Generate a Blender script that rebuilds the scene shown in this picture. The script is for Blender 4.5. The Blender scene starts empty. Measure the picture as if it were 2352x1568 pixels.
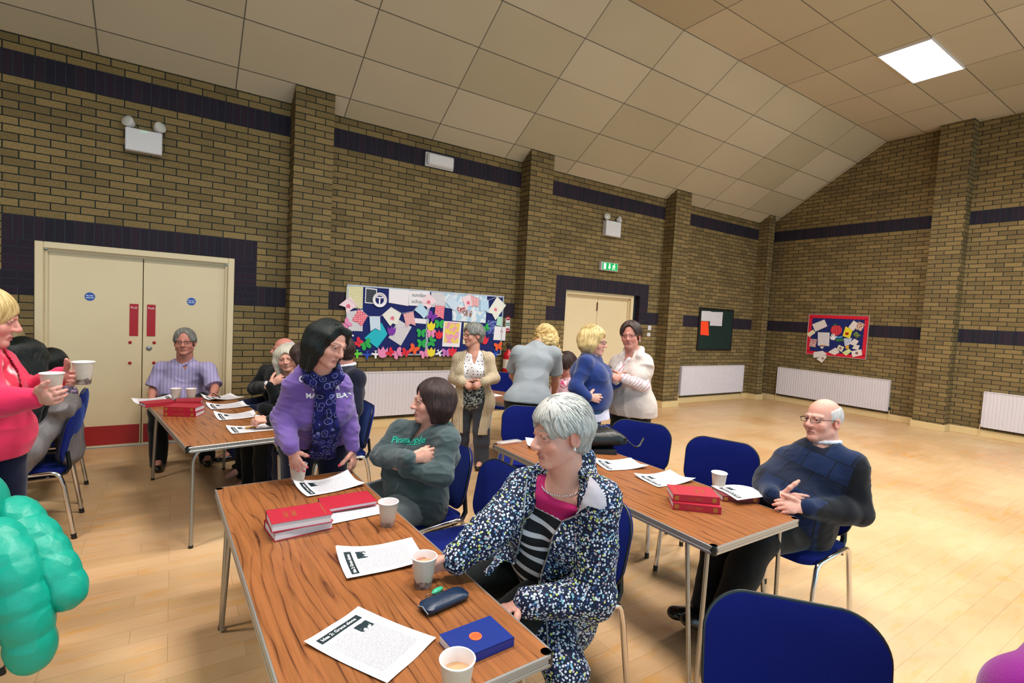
LAMP_W, WORLD_S, EXPO = 105., 2.0, 0.
import bpy, math, random
import numpy as np
from mathutils import Vector, Matrix
from mathutils.bvhtree import BVHTree
from math import sin, cos, pi, radians
random.seed(7); RNG = np.random.default_rng(7)
COL = bpy.context.scene.collection
# ------------------------------------------------------------------ helpers
def lin(h):
    if isinstance(h, (tuple, list)): return tuple(h[:3])
    h = h.lstrip('#'); c = [int(h[i:i+2], 16)/255 for i in (0, 2, 4)]
    return tuple(x/12.92 if x <= .04045 else ((x+.055)/1.055)**2.4 for x in c)
class NT:
    def __init__(s, name):
        s.m = bpy.data.materials.new(name); s.m.use_nodes = True
        s.t = s.m.node_tree; s.b = s.t.nodes['Principled BSDF']
    def n(s, typ, ins=None, **kw):
        x = s.t.nodes.new('ShaderNode'+typ)
        for k, v in kw.items(): setattr(x, k, v)
        for k, v in (ins or {}).items(): s.set(x.inputs[k], v)
        return x
    def set(s, sock, v):
        if hasattr(v, 'links') or isinstance(v, bpy.types.NodeSocket): s.t.links.new(v, sock)
        elif sock.type == 'RGBA' and len(v) == 3: sock.default_value = (*v, 1)
        else: sock.default_value = v
    def mix(s, f, a, b, bt='MIX'):
        x = s.n('Mix', data_type='RGBA', blend_type=bt); s.set(x.inputs[0], f); s.set(x.inputs[6], a); s.set(x.inputs[7], b); return x.outputs[2]
    def math(s, op, a, b=0., c=0.):
        x = s.n('Math', operation=op); s.set(x.inputs[0], a); s.set(x.inputs[1], b)
        if len(x.inputs) > 2: s.set(x.inputs[2], c)
        return x.outputs[0]
    def ramp(s, f, stops, interp='LINEAR'):
        x = s.n('ValToRGB'); s.set(x.inputs[0], f); r = x.color_ramp; r.interpolation = interp
        while len(r.elements) < len(stops): r.elements.new(.5)
        for e, (p, c) in zip(r.elements, stops): e.position = p; e.color = (*lin(c), 1)
        return x.outputs[0]
    def obj(s): return s.n('TexCoord').outputs['Object']
    def uv(s): return s.n('TexCoord').outputs['UV']
    def map(s, v, scale=(1, 1, 1), loc=(0, 0, 0), rot=(0, 0, 0)):
        return s.n('Mapping', {'Vector': v, 'Scale': scale, 'Location': loc, 'Rotation': rot}).outputs[0]
    def noise(s, v, scale, detail=3, rough=.55): return s.n('TexNoise', {'Vector': v, 'Scale': scale, 'Detail': detail, 'Roughness': rough}).outputs[0]
    def bump(s, h, dist=.002, strength=1.):
        s.set(s.b.inputs['Normal'], s.n('Bump', {'Height': h, 'Distance': dist, 'Strength': strength}).outputs[0])
    def done(s, col=None, rough=.6, metal=0., spec=None, **kw):
        if col is not None: s.set(s.b.inputs['Base Color'], lin(col) if isinstance(col, str) else col)
        s.set(s.b.inputs['Roughness'], rough); s.set(s.b.inputs['Metallic'], metal)
        if spec is not None: s.set(s.b.inputs['Specular IOR Level'], spec)
        for k, v in kw.items(): s.set(s.b.inputs[k], v)
        return s.m
MATS = {}
def mat(name, col, rough=.6, metal=0., var=0., vscale=8., bump=0., bscale=200., spec=None, **kw):
    if name in MATS: return MATS[name]
    t = NT(name); c = lin(col)
    if var:
        nz = t.noise(t.obj(), vscale); c = t.mix(nz, tuple(x*(1-var) for x in c), tuple(min(1, x*(1+var)) for x in c))
    if bump: t.bump(t.noise(t.obj(), bscale, 2), bump)
    MATS[name] = t.done(c, rough, metal, spec, **kw); return MATS[name]
class MB:
    """collects verts, faces, uvs and material slots and links them as one mesh object"""
    def __init__(s): s.v = []; s.f = []; s.m = []; s.uv = {}; s.sm = []
    def add(s, V, F, mi=0, M=None, smooth=False, uvs=None):
        b = len(s.v)
        for p in V: s.v.append(tuple(M @ Vector(p)) if M is not None else tuple(p))
        for k, f in enumerate(F):
            if uvs: s.uv[len(s.f)] = uvs[k]
            s.f.append(tuple(b+i for i in f)); s.m.append(mi); s.sm.append(smooth)
        return s
    def box(s, c, d, mi=0, rz=0., M=None, bev=0.):
        x, y, z = d[0]/2, d[1]/2, d[2]/2
        T = Matrix.Translation(c) @ Matrix.Rotation(rz, 4, 'Z')
        if M is not None: T = M @ T
        if bev <= 0:
            V = [(-x,-y,-z),(x,-y,-z),(x,y,-z),(-x,y,-z),(-x,-y,z),(x,-y,z),(x,y,z),(-x,y,z)]
            return s.add(V, [(3,2,1,0),(4,5,6,7),(0,1,5,4),(1,2,6,5),(2,3,7,6),(3,0,4,7)], mi, T)
        V = []; F = []
        for sx in (-1, 1):
            for sy in (-1, 1):
                for sz in (-1, 1):
                    V += [(sx*x, sy*(y-bev), sz*(z-bev)), (sx*(x-bev), sy*y, sz*(z-bev)), (sx*(x-bev), sy*(y-bev), sz*z)]
        def i(sx, sy, sz, k): return ((sx > 0)*4+(sy > 0)*2+(sz > 0))*3+k
        for a in (-1, 1):
            F.append([i(a, -1, -1, 0), i(a, 1, -1, 0), i(a, 1, 1, 0), i(a, -1, 1, 0)][::a])
            F.append([i(-1, a, -1, 1), i(-1, a, 1, 1), i(1, a, 1, 1), i(1, a, -1, 1)][::a])
            F.append([i(-1, -1, a, 2), i(1, -1, a, 2), i(1, 1, a, 2), i(-1, 1, a, 2)][::a])
            for b in (-1, 1):
                F.append([i(a, b, -1, 0), i(a, b, -1, 1), i(a, b, 1, 1), i(a, b, 1, 0)][::a*b])
                F.append([i(a, -1, b, 0), i(a, 1, b, 0), i(a, 1, b, 2), i(a, -1, b, 2)][::a*b])
                F.append([i(-1, a, b, 1), i(-1, a, b, 2), i(1, a, b, 2), i(1, a, b, 1)][::a*b])
                for c_ in (-1, 1): F.append([i(a, b, c_, 0), i(a, b, c_, 1), i(a, b, c_, 2)][::a*b*c_])
        return s.add(V, F, mi, T)
    def tube(s, pts, r, n=10, mi=0, M=None, cap=True, flat=None):
        """swept tube; r number or list; flat=(vector, factor) squashes the section"""
        P = [Vector(p) for p in pts]; R = r if isinstance(r, (list, tuple)) else [r]*len(P)
        V = []; F = []; up = None
        for k, p in enumerate(P):
            t = ((P[min(k+1, len(P)-1)]-p).normalized() + (p-P[max(k-1, 0)]).normalized())
            t = t.normalized() if t.length > 1e-9 else Vector((0, 0, 1))
            if up is None: up = Vector(flat[0]) if flat else (Vector((0, 0, 1)) if abs(t.z) < .9 else Vector((1, 0, 0)))
            a = (up-t*up.dot(t)).normalized(); b = t.cross(a); up = a
            for j in range(n):
                w = 2*pi*j/n; fa = flat[1] if flat else 1
                V.append(p+(a*cos(w)*fa+b*sin(w))*R[k])
        for k in range(len(P)-1):
            for j in range(n): F.append((k*n+j, k*n+(j+1) % n, (k+1)*n+(j+1) % n, (k+1)*n+j))
        if cap: F.append(tuple(range(n))[::-1]); F.append(tuple(range((len(P)-1)*n, len(P)*n)))
        return s.add(V, F, mi, M, True)
    def lathe(s, prof, n=24, mi=0, M=None, mis=None):
        V = [(r*cos(2*pi*j/n), r*sin(2*pi*j/n), z) for r, z in prof for j in range(n)]
        for k in range(len(prof)-1):
            F = [(k*n+j, k*n+(j+1) % n, (k+1)*n+(j+1) % n, (k+1)*n+j) for j in range(n)]
            if k == 0: b = len(s.v); s.add(V, F, mis[k] if mis else mi, M, True)
            else:
                for f in F: s.f.append(tuple(b+i for i in f)); s.m.append(mis[k] if mis else mi); s.sm.append(True)
        return s
    def ball(s, c, r, n=12, mi=0, M=None):
        rx, ry, rz = (r, r, r) if not isinstance(r, (tuple, list)) else r
        V = []; F = []; m = n//2
        for k in range(m+1):
            th = pi*k/m
            for j in range(n): V.append((c[0]+rx*sin(th)*cos(2*pi*j/n), c[1]+ry*sin(th)*sin(2*pi*j/n), c[2]+rz*cos(th)))
        for k in range(m):
            for j in range(n): F.append((k*n+j, (k+1)*n+j, (k+1)*n+(j+1) % n, k*n+(j+1) % n))
        return s.add(V, F, mi, M, True)
    def prism(s, poly, t, mi=0, M=None):
        """2-D outline (x, z) given thickness t along -y; M places it"""
        n = len(poly); V = [(x, 0, z) for x, z in poly]+[(x, -t, z) for x, z in poly]
        F = [tuple(range(n)), tuple(range(n, 2*n))[::-1]]+[(k, k+n, (k+1) % n+n, (k+1) % n) for k in range(n)]
        return s.add(V, F, mi, M)
    def obj(s, name, mats, parent=None, M=None):
        me = bpy.data.meshes.new(name); me.from_pydata(s.v, [], s.f); me.update()
        for m in (mats if isinstance(mats, (list, tuple)) else [mats]): me.materials.append(m)
        me.polygons.foreach_set('material_index', s.m); me.polygons.foreach_set('use_smooth', s.sm)
        if s.uv:
            l = me.uv_layers.new(name='UVMap')
            for fi, uv in s.uv.items():
                for k, li in enumerate(me.polygons[fi].loop_indices): l.data[li].uv = uv[k]
        if any(s.sm): me.set_sharp_from_angle(angle=radians(50))
        o = bpy.data.objects.new(name, me); COL.objects.link(o)
        if parent is not None: o.parent = parent
        if M is not None: o.matrix_local = M
        return o
def tag(o, label=None, cat=None, group=None, kind=None):
    for k, v in (('label', label), ('category', cat), ('group', group), ('kind', kind)):
        if v: o[k] = v
    return o
def thing(name, label, cat, loc=(0, 0, 0), rz=0., group=None):
    o = bpy.data.objects.new(name, None); COL.objects.link(o); o.empty_display_size = .1
    o.location = loc; o.rotation_euler = (0, 0, rz); return tag(o, label, cat, group)
def dup(root, loc=None, rz=None, label=None, group=None):
    def cp(o, par):
        c = o.copy(); COL.objects.link(c); c.parent = par
        for ch in list(o.children): cp(ch, c)
        return c
    r = cp(root, None)
    if loc is not None: r.location = loc
    if rz is not None: r.rotation_euler = (0, 0, rz)
    if label: r['label'] = label
    if group: r['group'] = group
    return r
_TXT = {}
def text_geo(s, size=1., bold=0., space=1.):
    """outline letters as flat triangles; returns verts (x, y), faces; centred"""
    k = (s, size, bold, space)
    if k in _TXT: return _TXT[k]
    cu = bpy.data.curves.new('t', 'FONT'); cu.body = s; cu.size = size; cu.align_x = 'CENTER'; cu.align_y = 'CENTER'; cu.offset = bold; cu.resolution_u = 3; cu.space_character = space
    o = bpy.data.objects.new('t', cu); COL.objects.link(o)
    dg = bpy.context.evaluated_depsgraph_get(); ev = o.evaluated_get(dg); me = ev.to_mesh()
    V = [(v.co.x, v.co.y) for v in me.vertices]; F = [tuple(p.vertices) for p in me.polygons]
    ev.to_mesh_clear(); bpy.data.objects.remove(o); bpy.data.curves.remove(cu)
    _TXT[k] = (V, F); return V, F
def add_text(mb, s, size, M, mi=0, bold=0., space=1., fn=None):
    """letters in the local x-y plane of M (fn(x, y) gives the height above it)"""
    V, F = text_geo(s, size, bold, space)
    mb.add([(x, y, fn(x, y) if fn else 0.) for x, y in V], F, mi, M); return mb
# ------------------------------------------------------------------ camera (solved from the brick courses)
FPX = 1170.943
CR = np.array([[.8325961, -.5512045, .0543809], [.0147500, -.0760818, -.9969925], [.5536842, .8308942, -.0552152]])
CP = np.array([0., -6.67566, 1.64912])
def P(px, py, d):
    q = np.array([(px-1176)/FPX*d, (py-784)/FPX*d, d]); return Vector(CR.T @ q+CP)
cam = bpy.data.cameras.new('camera'); cam.sensor_width = 36.; cam.lens = FPX/2352*36.; cam.clip_start = .05
co = bpy.data.objects.new('camera', cam); COL.objects.link(co)
m4 = Matrix.Identity(4)
for i in range(3):
    m4[i][0] = CR[0][i]; m4[i][1] = -CR[1][i]; m4[i][2] = -CR[2][i]; m4[i][3] = CP[i]
co.matrix_world = m4; bpy.context.scene.camera = co
# ------------------------------------------------------------------ room
def brick_mat(name, c1, c2, mortar, bw, rh, joint=.010, off=.5, rough=.85):
    t = NT(name); uv = t.uv()
    wob = t.n('VectorMath', {0: uv, 1: t.n('VectorMath', {0: t.n('TexNoise', {'Vector': uv, 'Scale': 9.}).outputs[1], 1: (.003, .003, 0)}, operation='MULTIPLY').outputs[0]}, operation='ADD').outputs[0]
    b = t.n('TexBrick', {'Vector': wob, 'Scale': 1., 'Mortar Size': joint/2, 'Mortar Smooth': .25, 'Bias': 0., 'Brick Width': bw, 'Row Height': rh, 'Color1': lin(c1), 'Color2': lin(c2), 'Mortar': lin(mortar)}, offset=off, offset_frequency=2)
    nz = t.noise(uv, 60., 4); big = t.noise(uv, 1.3, 2)
    c = t.mix(.5, b.outputs[0], t.ramp(nz, [(.3, '#5a5a5a'), (.7, '#a8a8a8')]), 'OVERLAY')
    c = t.mix(.25, c, t.ramp(big, [(.3, '#6a6a6a'), (.7, '#989898')]), 'OVERLAY')
    h = t.math('ADD', t.math('MULTIPLY', b.outputs[1], -1.), t.math('MULTIPLY', nz, .25))
    t.bump(h, .006); return t.done(c, rough, 0, .25)
M_BRICK = brick_mat('buff_brick', '#a68c5c', '#84704a', '#152a2e', .225, .075)
M_SOLD = brick_mat('dark_soldier_brick', '#3a2b3a', '#2a2836', '#3a464f', .075, .225, .008, 0.)
M_DSTR = brick_mat('dark_stretcher_brick', '#38293a', '#2b2735', '#353f49', .225, .075, .008, .5)
M_CREAM = mat('cream_gloss_paint', '#dcc9a4', .35, var=.05, vscale=3, spec=.4)
M_SKIRT = mat('cream_skirting_paint', '#d9bf8e', .35, var=.06, vscale=4)
def struct(o): o['kind'] = 'structure'; return o
EAVE, FLAT, FOLD, XE = 3.985, 5.35, -2.2, 11.42
D1, D2 = (-1.128, .579), (5.487, 7.275)
def wall_cell(x, z):
    for a, b in (D1, D2):
        if a < x < b and z < 2.1: return None
    if 3.6 < z < 3.825: return 1, 3.6
    for a, b in (D1, D2):
        if a-.225 < x < b+.225:
            if 2.1 < z < 2.325: return 1, 2.1
            if 1.575 < z < 2.1: return 2, 1.575
    if 1.575 < z < 1.8: return 1, 1.575
    return 0, 0.
mb = MB()
xs = sorted({-5., D1[0]-.225, D1[0], D1[1], D1[1]+.225, D2[0]-.225, D2[0], D2[1], D2[1]+.225, XE}); zs = [0, 1.575, 1.8, 2.1, 2.325, 3.6, 3.825, EAVE]
for i in range(len(xs)-1):
    for j in range(len(zs)-1):
        x0, x1, z0, z1 = xs[i], xs[i+1], zs[j], zs[j+1]; c = wall_cell((x0+x1)/2, (z0+z1)/2)
        if c is None: continue
        u0 = 1.13 if c[0] == 0 else (x0 if c[0] == 2 else 0)
        uv = [(x0-u0+9, z0-c[1]), (x1-u0+9, z0-c[1]), (x1-u0+9, z1-c[1]), (x0-u0+9, z1-c[1])]
        mb.add([(x0, 0, z0), (x1, 0, z0), (x1, 0, z1), (x0, 0, z1)], [(0, 1, 2, 3)], c[0], uvs=[uv])
for a, b in (D1, D2):      # brick reveals of the two doorways
    for x, sgn in ((a, 1), (b, -1)):
        mb.add([(x, 0, 0), (x, .16, 0), (x, .16, 2.1), (x, 0, 2.1)], [(0, 1, 2, 3)[::-sgn]], 2, uvs=[[(0, 0), (.16, 0), (.16, 2.1), (0, 2.1)]])
    mb.add([(a, 0, 2.1), (b, 0, 2.1), (b, .16, 2.1), (a, .16, 2.1)], [(0, 1, 2, 3)], 1, uvs=[[(0, 0), (b-a, 0), (b-a, .16), (0, .16)]])
struct(mb.obj('wall_left', [M_BRICK, M_SOLD, M_DSTR]))
# end wall with its gable
mb = MB(); YB = -9.6
def gz(y): return EAVE+(FLAT-EAVE)*min(1, y/FOLD) if y > FOLD else (FLAT if y > -7.4 else FLAT-(y+7.4)*-.62)
ys = [0, FOLD, -7.4, YB]
for z0, z1, mi, o in ((0, 1.575, 0, 0), (1.575, 1.8, 1, 1.575), (1.8, 3.6, 0, 0), (3.6, 3.825, 1, 3.6)):
    mb.add([(XE, 0, z0), (XE, YB, z0), (XE, YB, z1), (XE, 0, z1)], [(0, 1, 2, 3)], mi, uvs=[[(0.1, z0-o), (.1-YB, z0-o), (.1-YB, z1-o), (.1, z1-o)]])
tp = [(y, gz(y)) for y in ys]; pl = [(0, 3.825), (YB, 3.825)]+tp[::-1]
mb.add([(XE, y, z) for y, z in pl], [tuple(range(len(pl)))], 0, uvs=[[(.1-y, z) for y, z in pl]])
struct(mb.obj('wall_end', [M_BRICK, M_SOLD]))
mb = MB(); pl = [(y, gz(y)) for y in ys]+[(YB, 0), (0, 0)]
mb.add([(-5, y, z) for y, z in pl], [tuple(range(len(pl)))], 0, uvs=[[(.1-y, z) for y, z in pl]])
struct(mb.obj('wall_unseen_left', [M_BRICK]))  # unseen wall, added to keep the left of the hall darker
# brick piers
PD = .242
def pier(name, x0, x1, y0, y1, axis):
    """axis 'y': stands off the left wall; axis 'x': off the end wall"""
    mb = MB(); H = (lambda y: gz(y)-.002)
    def q(a, b, u0):
        L = math.hypot(b[0]-a[0], b[1]-a[1])
        mb.add([(*a, 0), (*b, 0), (*b, H(b[1])), (*a, H(a[1]))], [(0, 1, 2, 3)], 0, uvs=[[(u0, 0), (u0+L, 0), (u0+L, H(b[1])), (u0, H(a[1]))]])
    if axis == 'y':
        q((x0, y1), (x0, y0), .115); q((x0, y0), (x1, y0), 9.); q((x1, y0), (x1, y1), .115)
    else:
        q((x1, y1), (x0, y1), .115); q((x0, y1), (x0, y0), 9.); q((x0, y0), (x1, y0), .115)
    struct(mb.obj(name, [M_BRICK]))
for k, (a, b) in enumerate(((1.13, 1.57), (4.457, 4.897), (7.81, 8.25), (10.97, 11.195))): pier('pillar_%d' % (k+1), a, b, -PD, 0, 'y')
pier('pillar_5', XE-PD, XE, -3.56, -3.1, 'x')
# skirting boards
mb = MB()
def sk(x0, x1, y0, y1): mb.box(((x0+x1)/2, (y0+y1)/2, .06), (abs(x1-x0)+.001, abs(y1-y0)+.001, .12), bev=.004)
for a, b in ((-5, D1[0]-.02), (D1[1]+.02, 1.11), (1.59, 4.437), (4.917, D2[0]-.02), (D2[1]+.02, 7.79), (8.27, 10.95)): sk(a, b, -.02, 0)
for a, b in ((1.13, 1.57), (4.457, 4.897), (7.81, 8.25), (10.97, 11.195)):
    sk(a-.02, b+.02, -PD-.02, -PD); sk(a-.02, a, -PD, 0)
    if b < 11: sk(b, b+.02, -PD, 0)
struct(mb.obj('baseboard_left', M_SKIRT))
mb = MB(); sk(XE-.02, XE, -3.08, -.0); sk(XE-.02, XE, YB, -3.58); sk(XE-PD-.02, XE-PD, -3.58, -3.08); sk(XE-PD, XE, -3.1, -3.08); sk(XE-PD, XE, -3.58, -3.56)
struct(mb.obj('baseboard_end', M_SKIRT))
# ceiling: tiled, sloping from the eave to the flat middle
t = NT('ceiling_tile'); uv = t.uv()
b = t.n('TexBrick', {'Vector': uv, 'Scale': 1., 'Mortar Size': .007, 'Mortar Smooth': .6, 'Bias': 0., 'Brick Width': 1.2, 'Row Height': .6, 'Color1': lin('#dbd5c8'), 'Color2': lin('#d3ccbe'), 'Mortar': lin('#9a9488')}, offset=0.)
sp = t.ramp(t.noise(uv, 130., 2), [(.27, '#5a5a5a'), (.36, '#808080')])
c = t.mix(.8, b.outputs[0], sp, 'OVERLAY'); c = t.mix(.2, c, t.ramp(t.noise(uv, .9, 2), [(.3, '#6c6c6c'), (.7, '#949494')]), 'OVERLAY')
sx = t.n('SeparateXYZ', {0: uv}); sag = t.math('ABSOLUTE', t.math('SINE', t.math('MULTIPLY', sx.outputs[1], pi/.6)))
t.bump(t.math('SUBTRACT', t.math('MULTIPLY', sag, -.4), b.outputs[1]), .006)
M_CEIL = t.done(c, .9, 0, .2)
mb = MB(); SL = math.hypot(FOLD, FLAT-EAVE); k = .6/.578
def vv(y): return (24+(-y+FOLD)*1.) if y <= FOLD else 24-(1-y/FOLD)*SL*k
X0 = -5.; ux = lambda x: x+.655+12
for (ya, za), (yb, zb) in (((.0, EAVE), (FOLD, FLAT)), ((FOLD, FLAT), (-7.4, FLAT)), ((-7.4, FLAT), (YB, gz(YB)))):
    mb.add([(X0, ya, za), (XE, ya, za), (XE, yb, zb), (X0, yb, zb)], [(0, 1, 2, 3)], 0, uvs=[[(ux(X0), vv(ya)), (ux(XE), vv(ya)), (ux(XE), vv(yb)), (ux(X0), vv(yb))]])
mb.add([(X0, .0, EAVE+.2), (XE, .0, EAVE+.2), (XE, FOLD, FLAT+.2), (X0, FOLD, FLAT+.2), (X0, YB, FLAT+.2), (XE, YB, FLAT+.2)], [(0, 3, 2, 1), (3, 4, 5, 2)], 0)
struct(mb.obj('ceiling', M_CEIL))
# floor: worn block-pattern wood
t = NT('worn_wood_floor'); uv = t.n('TexCoord').outputs['Object']
b = t.n('TexBrick', {'Vector': uv, 'Scale': 1., 'Mortar Size': .0012, 'Mortar Smooth': .3, 'Bias': 0., 'Brick Width': .46, 'Row Height': .115, 'Color1': lin('#d3ae80'), 'Color2': lin('#c8a272'), 'Mortar': lin('#a98456')}, offset=.33, offset_frequency=3)
gr = t.noise(t.map(uv, (3, 45, 1)), 3., 4)
c = t.mix(.35, b.outputs[0], t.ramp(gr, [(.3, '#686868'), (.7, '#989898')]), 'OVERLAY')
st = t.ramp(t.noise(t.map(uv, (1.3, 5, 1)), 2.6, 4, .6), [(.54, '#000000'), (.66, '#ffffff')])
c = t.mix(t.math('MULTIPLY', st, .75), c, lin('#c88e48'))
big = t.ramp(t.noise(uv, .7, 3), [(.38, '#000000'), (.66, '#ffffff')])
c = t.mix(t.math('MULTIPLY', big, .5), c, lin('#dcc39a'))
rg = t.math('ADD', t.math('MULTIPLY', t.noise(t.map(uv, (2, 9, 1)), 3., 4), .3), .22)
t.bump(t.math('ADD', t.math('MULTIPLY', b.outputs[1], -.3), t.math('MULTIPLY', gr, .25)), .001)
M_FLOOR = t.done(c, rg, 0, .5)
mb = MB(); mb.add([(X0, YB, 0), (XE, YB, 0), (XE, .2, 0), (X0, .2, 0)], [(0, 1, 2, 3)]); struct(mb.obj('floor', M_FLOOR))
# ------------------------------------------------------------------ lights
M_DIFF = NT('lit_diffuser').done('#ffffff', .5, **{'Emission Color': (1, .97, .93, 1), 'Emission Strength': 14.})
M_WHITE_METAL = mat('white_metal', '#dcd8dc', .4)
LAMPS = [(8.39, -3.71), (4.79, -3.71), (8.39, -6.11), (4.79, -6.11), (1.19, -6.11), (1.19, -3.71), (-2.41, -3.71)]
def lamp(i, x, y):
    r = thing('ceiling_light', 'square white ceiling light panel glowing in the flat part of the tiled ceiling', 'light', (x, y, FLAT), 0, None)
    mb = MB()
    for sx, sy, w, d in ((0, .292, 1.2, .016), (0, -.292, 1.2, .016), (.592, 0, .016, .568), (-.592, 0, .016, .568)): mb.box((sx, sy, -.012), (w, d, .02))
    mb.obj('frame', M_WHITE_METAL, r)
    MB().box((0, 0, -.012), (1.168, .568, .014)).obj('diffuser', M_DIFF, r)
    return r
lamp(0, *LAMPS[0])
for i, (x, y) in enumerate(LAMPS):
    l = bpy.data.lights.new('panel_lamp', 'AREA'); l.shape = 'RECTANGLE'; l.size = 1.15; l.size_y = .55; l.energy = LAMP_W; l.color = (1., .965, .91); l.spread = radians(142)
    o = bpy.data.objects.new('panel_lamp', l); COL.objects.link(o); o.location = (x, y, FLAT-.03)
w = bpy.data.worlds.new('teal_fill'); bpy.context.scene.world = w; w.use_nodes = True
w.node_tree.nodes['Background'].inputs[0].default_value = (.55, .86, 1., 1); w.node_tree.nodes['Background'].inputs[1].default_value = WORLD_S  # teal fill light added through the open rear, tints the shadows
vs = bpy.context.scene.view_settings; vs.view_transform = 'Standard'; vs.look = 'None'; vs.exposure = EXPO; vs.gamma = 1.; vs.use_curve_mapping = False
bpy.context.scene.cycles.use_denoising = True
bpy.context.scene.cycles.max_bounces = 8; bpy.context.scene.cycles.diffuse_bounces = 4; bpy.context.scene.cycles.glossy_bounces = 3
bpy.context.scene.cycles.caustics_reflective = False; bpy.context.scene.cycles.caustics_refractive = False
# ------------------------------------------------------------------ doors
M_RED = mat('red_plate', '#a80f1c', .35, spec=.4); M_KICK = mat('red_kick_plate', '#9a1a1c', .4, var=.08); M_BLUESIGN = mat('blue_sign', '#1d4fa8', .4); M_INK_W = mat('white_lettering', '#f2eef2', .5)
M_CHROME = mat('chrome', '#d9d9dc', .14, 1.); M_STEEL = mat('brushed_steel', '#a9a7a2', .32, .9, var=.1, vscale=40); M_BLACKPL = mat('black_plastic', '#0c1416', .4)
M_GAP = mat('gap_shade', '#161616', .9)
def door(name, x0, x1, y, leaves, signs):
    r = struct(thing(name, None, None, ((x0+x1)/2, y, 0))); w = x1-x0; f = .065
    r['label'] = 'cream double door set in the brick wall'
    mb = MB()
    for sx in (-1, 1): mb.box((sx*(w/2-f/2), -.0, 1.05), (f, .10, 2.1), bev=.006); mb.box((sx*(w/2-f-.012), .022, 1.0), (.026, .05, 2.03))
    mb.box((0, -.0, 2.1-f/2), (w-2*f, .10, f), bev=.006); mb.box((0, .022, 2.1-f-.012), (w-2*f-.05, .05, .026))
    mb.obj('door_frame', M_CREAM, r)
    lw = (w-2*f-.006)/2
    for s in (-1, 1):
        l = MB().box((s*(lw/2+.002), .045, .005+(2.1-f)/2), (lw-.003, .042, 2.1-f-.014), bev=.003).obj('door_leaf', M_CREAM, r)
        MB().box((s*(lw/2+.002), .021, .135), (lw-.03, .006, .20)).obj('kick_plate', M_KICK, l)
        if signs:
            pm = MB().box((s*.075, .021, 1.36), (.075, .006, .34)); pm.obj('push_plate', M_RED, l)
            tm = MB(); add_text(tm, 'Push', .030, Matrix.Translation((s*.075, .0165, 1.49)) @ Matrix.Rotation(pi/2, 4, 'X')); tm.obj('push_lettering', M_INK_W, l)
            MB().lathe([(0, 0), (.042, 0), (.042, .004), (0, .004)], 24, M=Matrix.Translation((s*.44, .024, 1.585)) @ Matrix.Rotation(pi/2, 4, 'X')).obj('round_sign', M_BLUESIGN, l)
            tm = MB()
            for k, sx in enumerate(('Fire door', 'keep shut')): add_text(tm, sx, .0155, Matrix.Translation((s*.44, .0185, 1.594-k*.02)) @ Matrix.Rotation(pi/2, 4, 'X'), bold=.0006)
            tm.obj('sign_lettering', M_INK_W, l)
            for z in (1.12, .90): MB().ball((s*.105, .02, z), (.016, .012, .016)).obj('red_knob', M_RED, l)
            if s > 0: MB().lathe([(0, 0), (.026, 0), (.026, .008), (.012, .012), (0, .012)], 20, M=Matrix.Translation((s*.06, .024, 1.06)) @ Matrix.Rotation(pi/2, 4, 'X')).obj('lock_escutcheon', M_STEEL, l)
        elif s < 0: MB().box((lw*-.02, .018, 1.85), (.018, .02, .15)).obj('door_bolt', mat('brown_metal', '#5a2a22', .4), l)
    MB().box((0, .075, 1.02), (w-2*f, .004, 2.03)).obj('gap_shade_sheet', M_GAP, r)  # near-black sheet behind the leaves: shade of the gaps put in as colour
    return r
door('door_1', D1[0]+.003, D1[1]-.003, .05, 2, True); door('door_2', D2[0]+.003, 7.17, .10, 2, False)
MB().box(((7.17+D2[1])/2, .13, 1.05), (D2[1]-7.168, .05, 2.1)).obj('trim_1', M_DSTR)['kind'] = 'structure'
# ------------------------------------------------------------------ tables
t = NT('teak_laminate'); v = t.map(t.obj(), (9, .85, 1)); n = t.noise(t.map(t.obj(), (4.2, .75, 1)), 1.5, 2, .45); sxx = t.n('SeparateXYZ', {0: t.obj()}).outputs[0]; wk = t.noise(t.map(t.obj(), (30, 1.6, 1)), 1.5, 2)
rings = t.math('FRACT', t.math('ADD', t.math('MULTIPLY', t.math('ADD', n, t.math('MULTIPLY', t.noise(t.map(t.obj(), (60, 3, 1)), 2., 2), .035)), 6.), t.math('MULTIPLY', sxx, 30.)))
ln = t.ramp(rings, [(0, '#2a160e'), (.05, '#5e301a'), (.12, '#9c5f34'), (.8, '#a5683a'), (1, '#7e4826')])
fine = t.ramp(t.noise(t.map(t.obj(), (220, 6, 1)), 2., 3), [(.35, '#686868'), (.65, '#929292')])
c = t.mix(.6, ln, fine, 'OVERLAY'); c = t.mix(t.ramp(wk, [(.38, '#d0d0d0'), (.62, '#303030')]), c, lin('#9e6238')); M_TEAK = t.done(c, .32, 0, .4)
M_ALU = mat('ribbed_aluminium', '#b4b2b0', .35, .75, var=.06, vscale=30)
TH = .70
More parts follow.
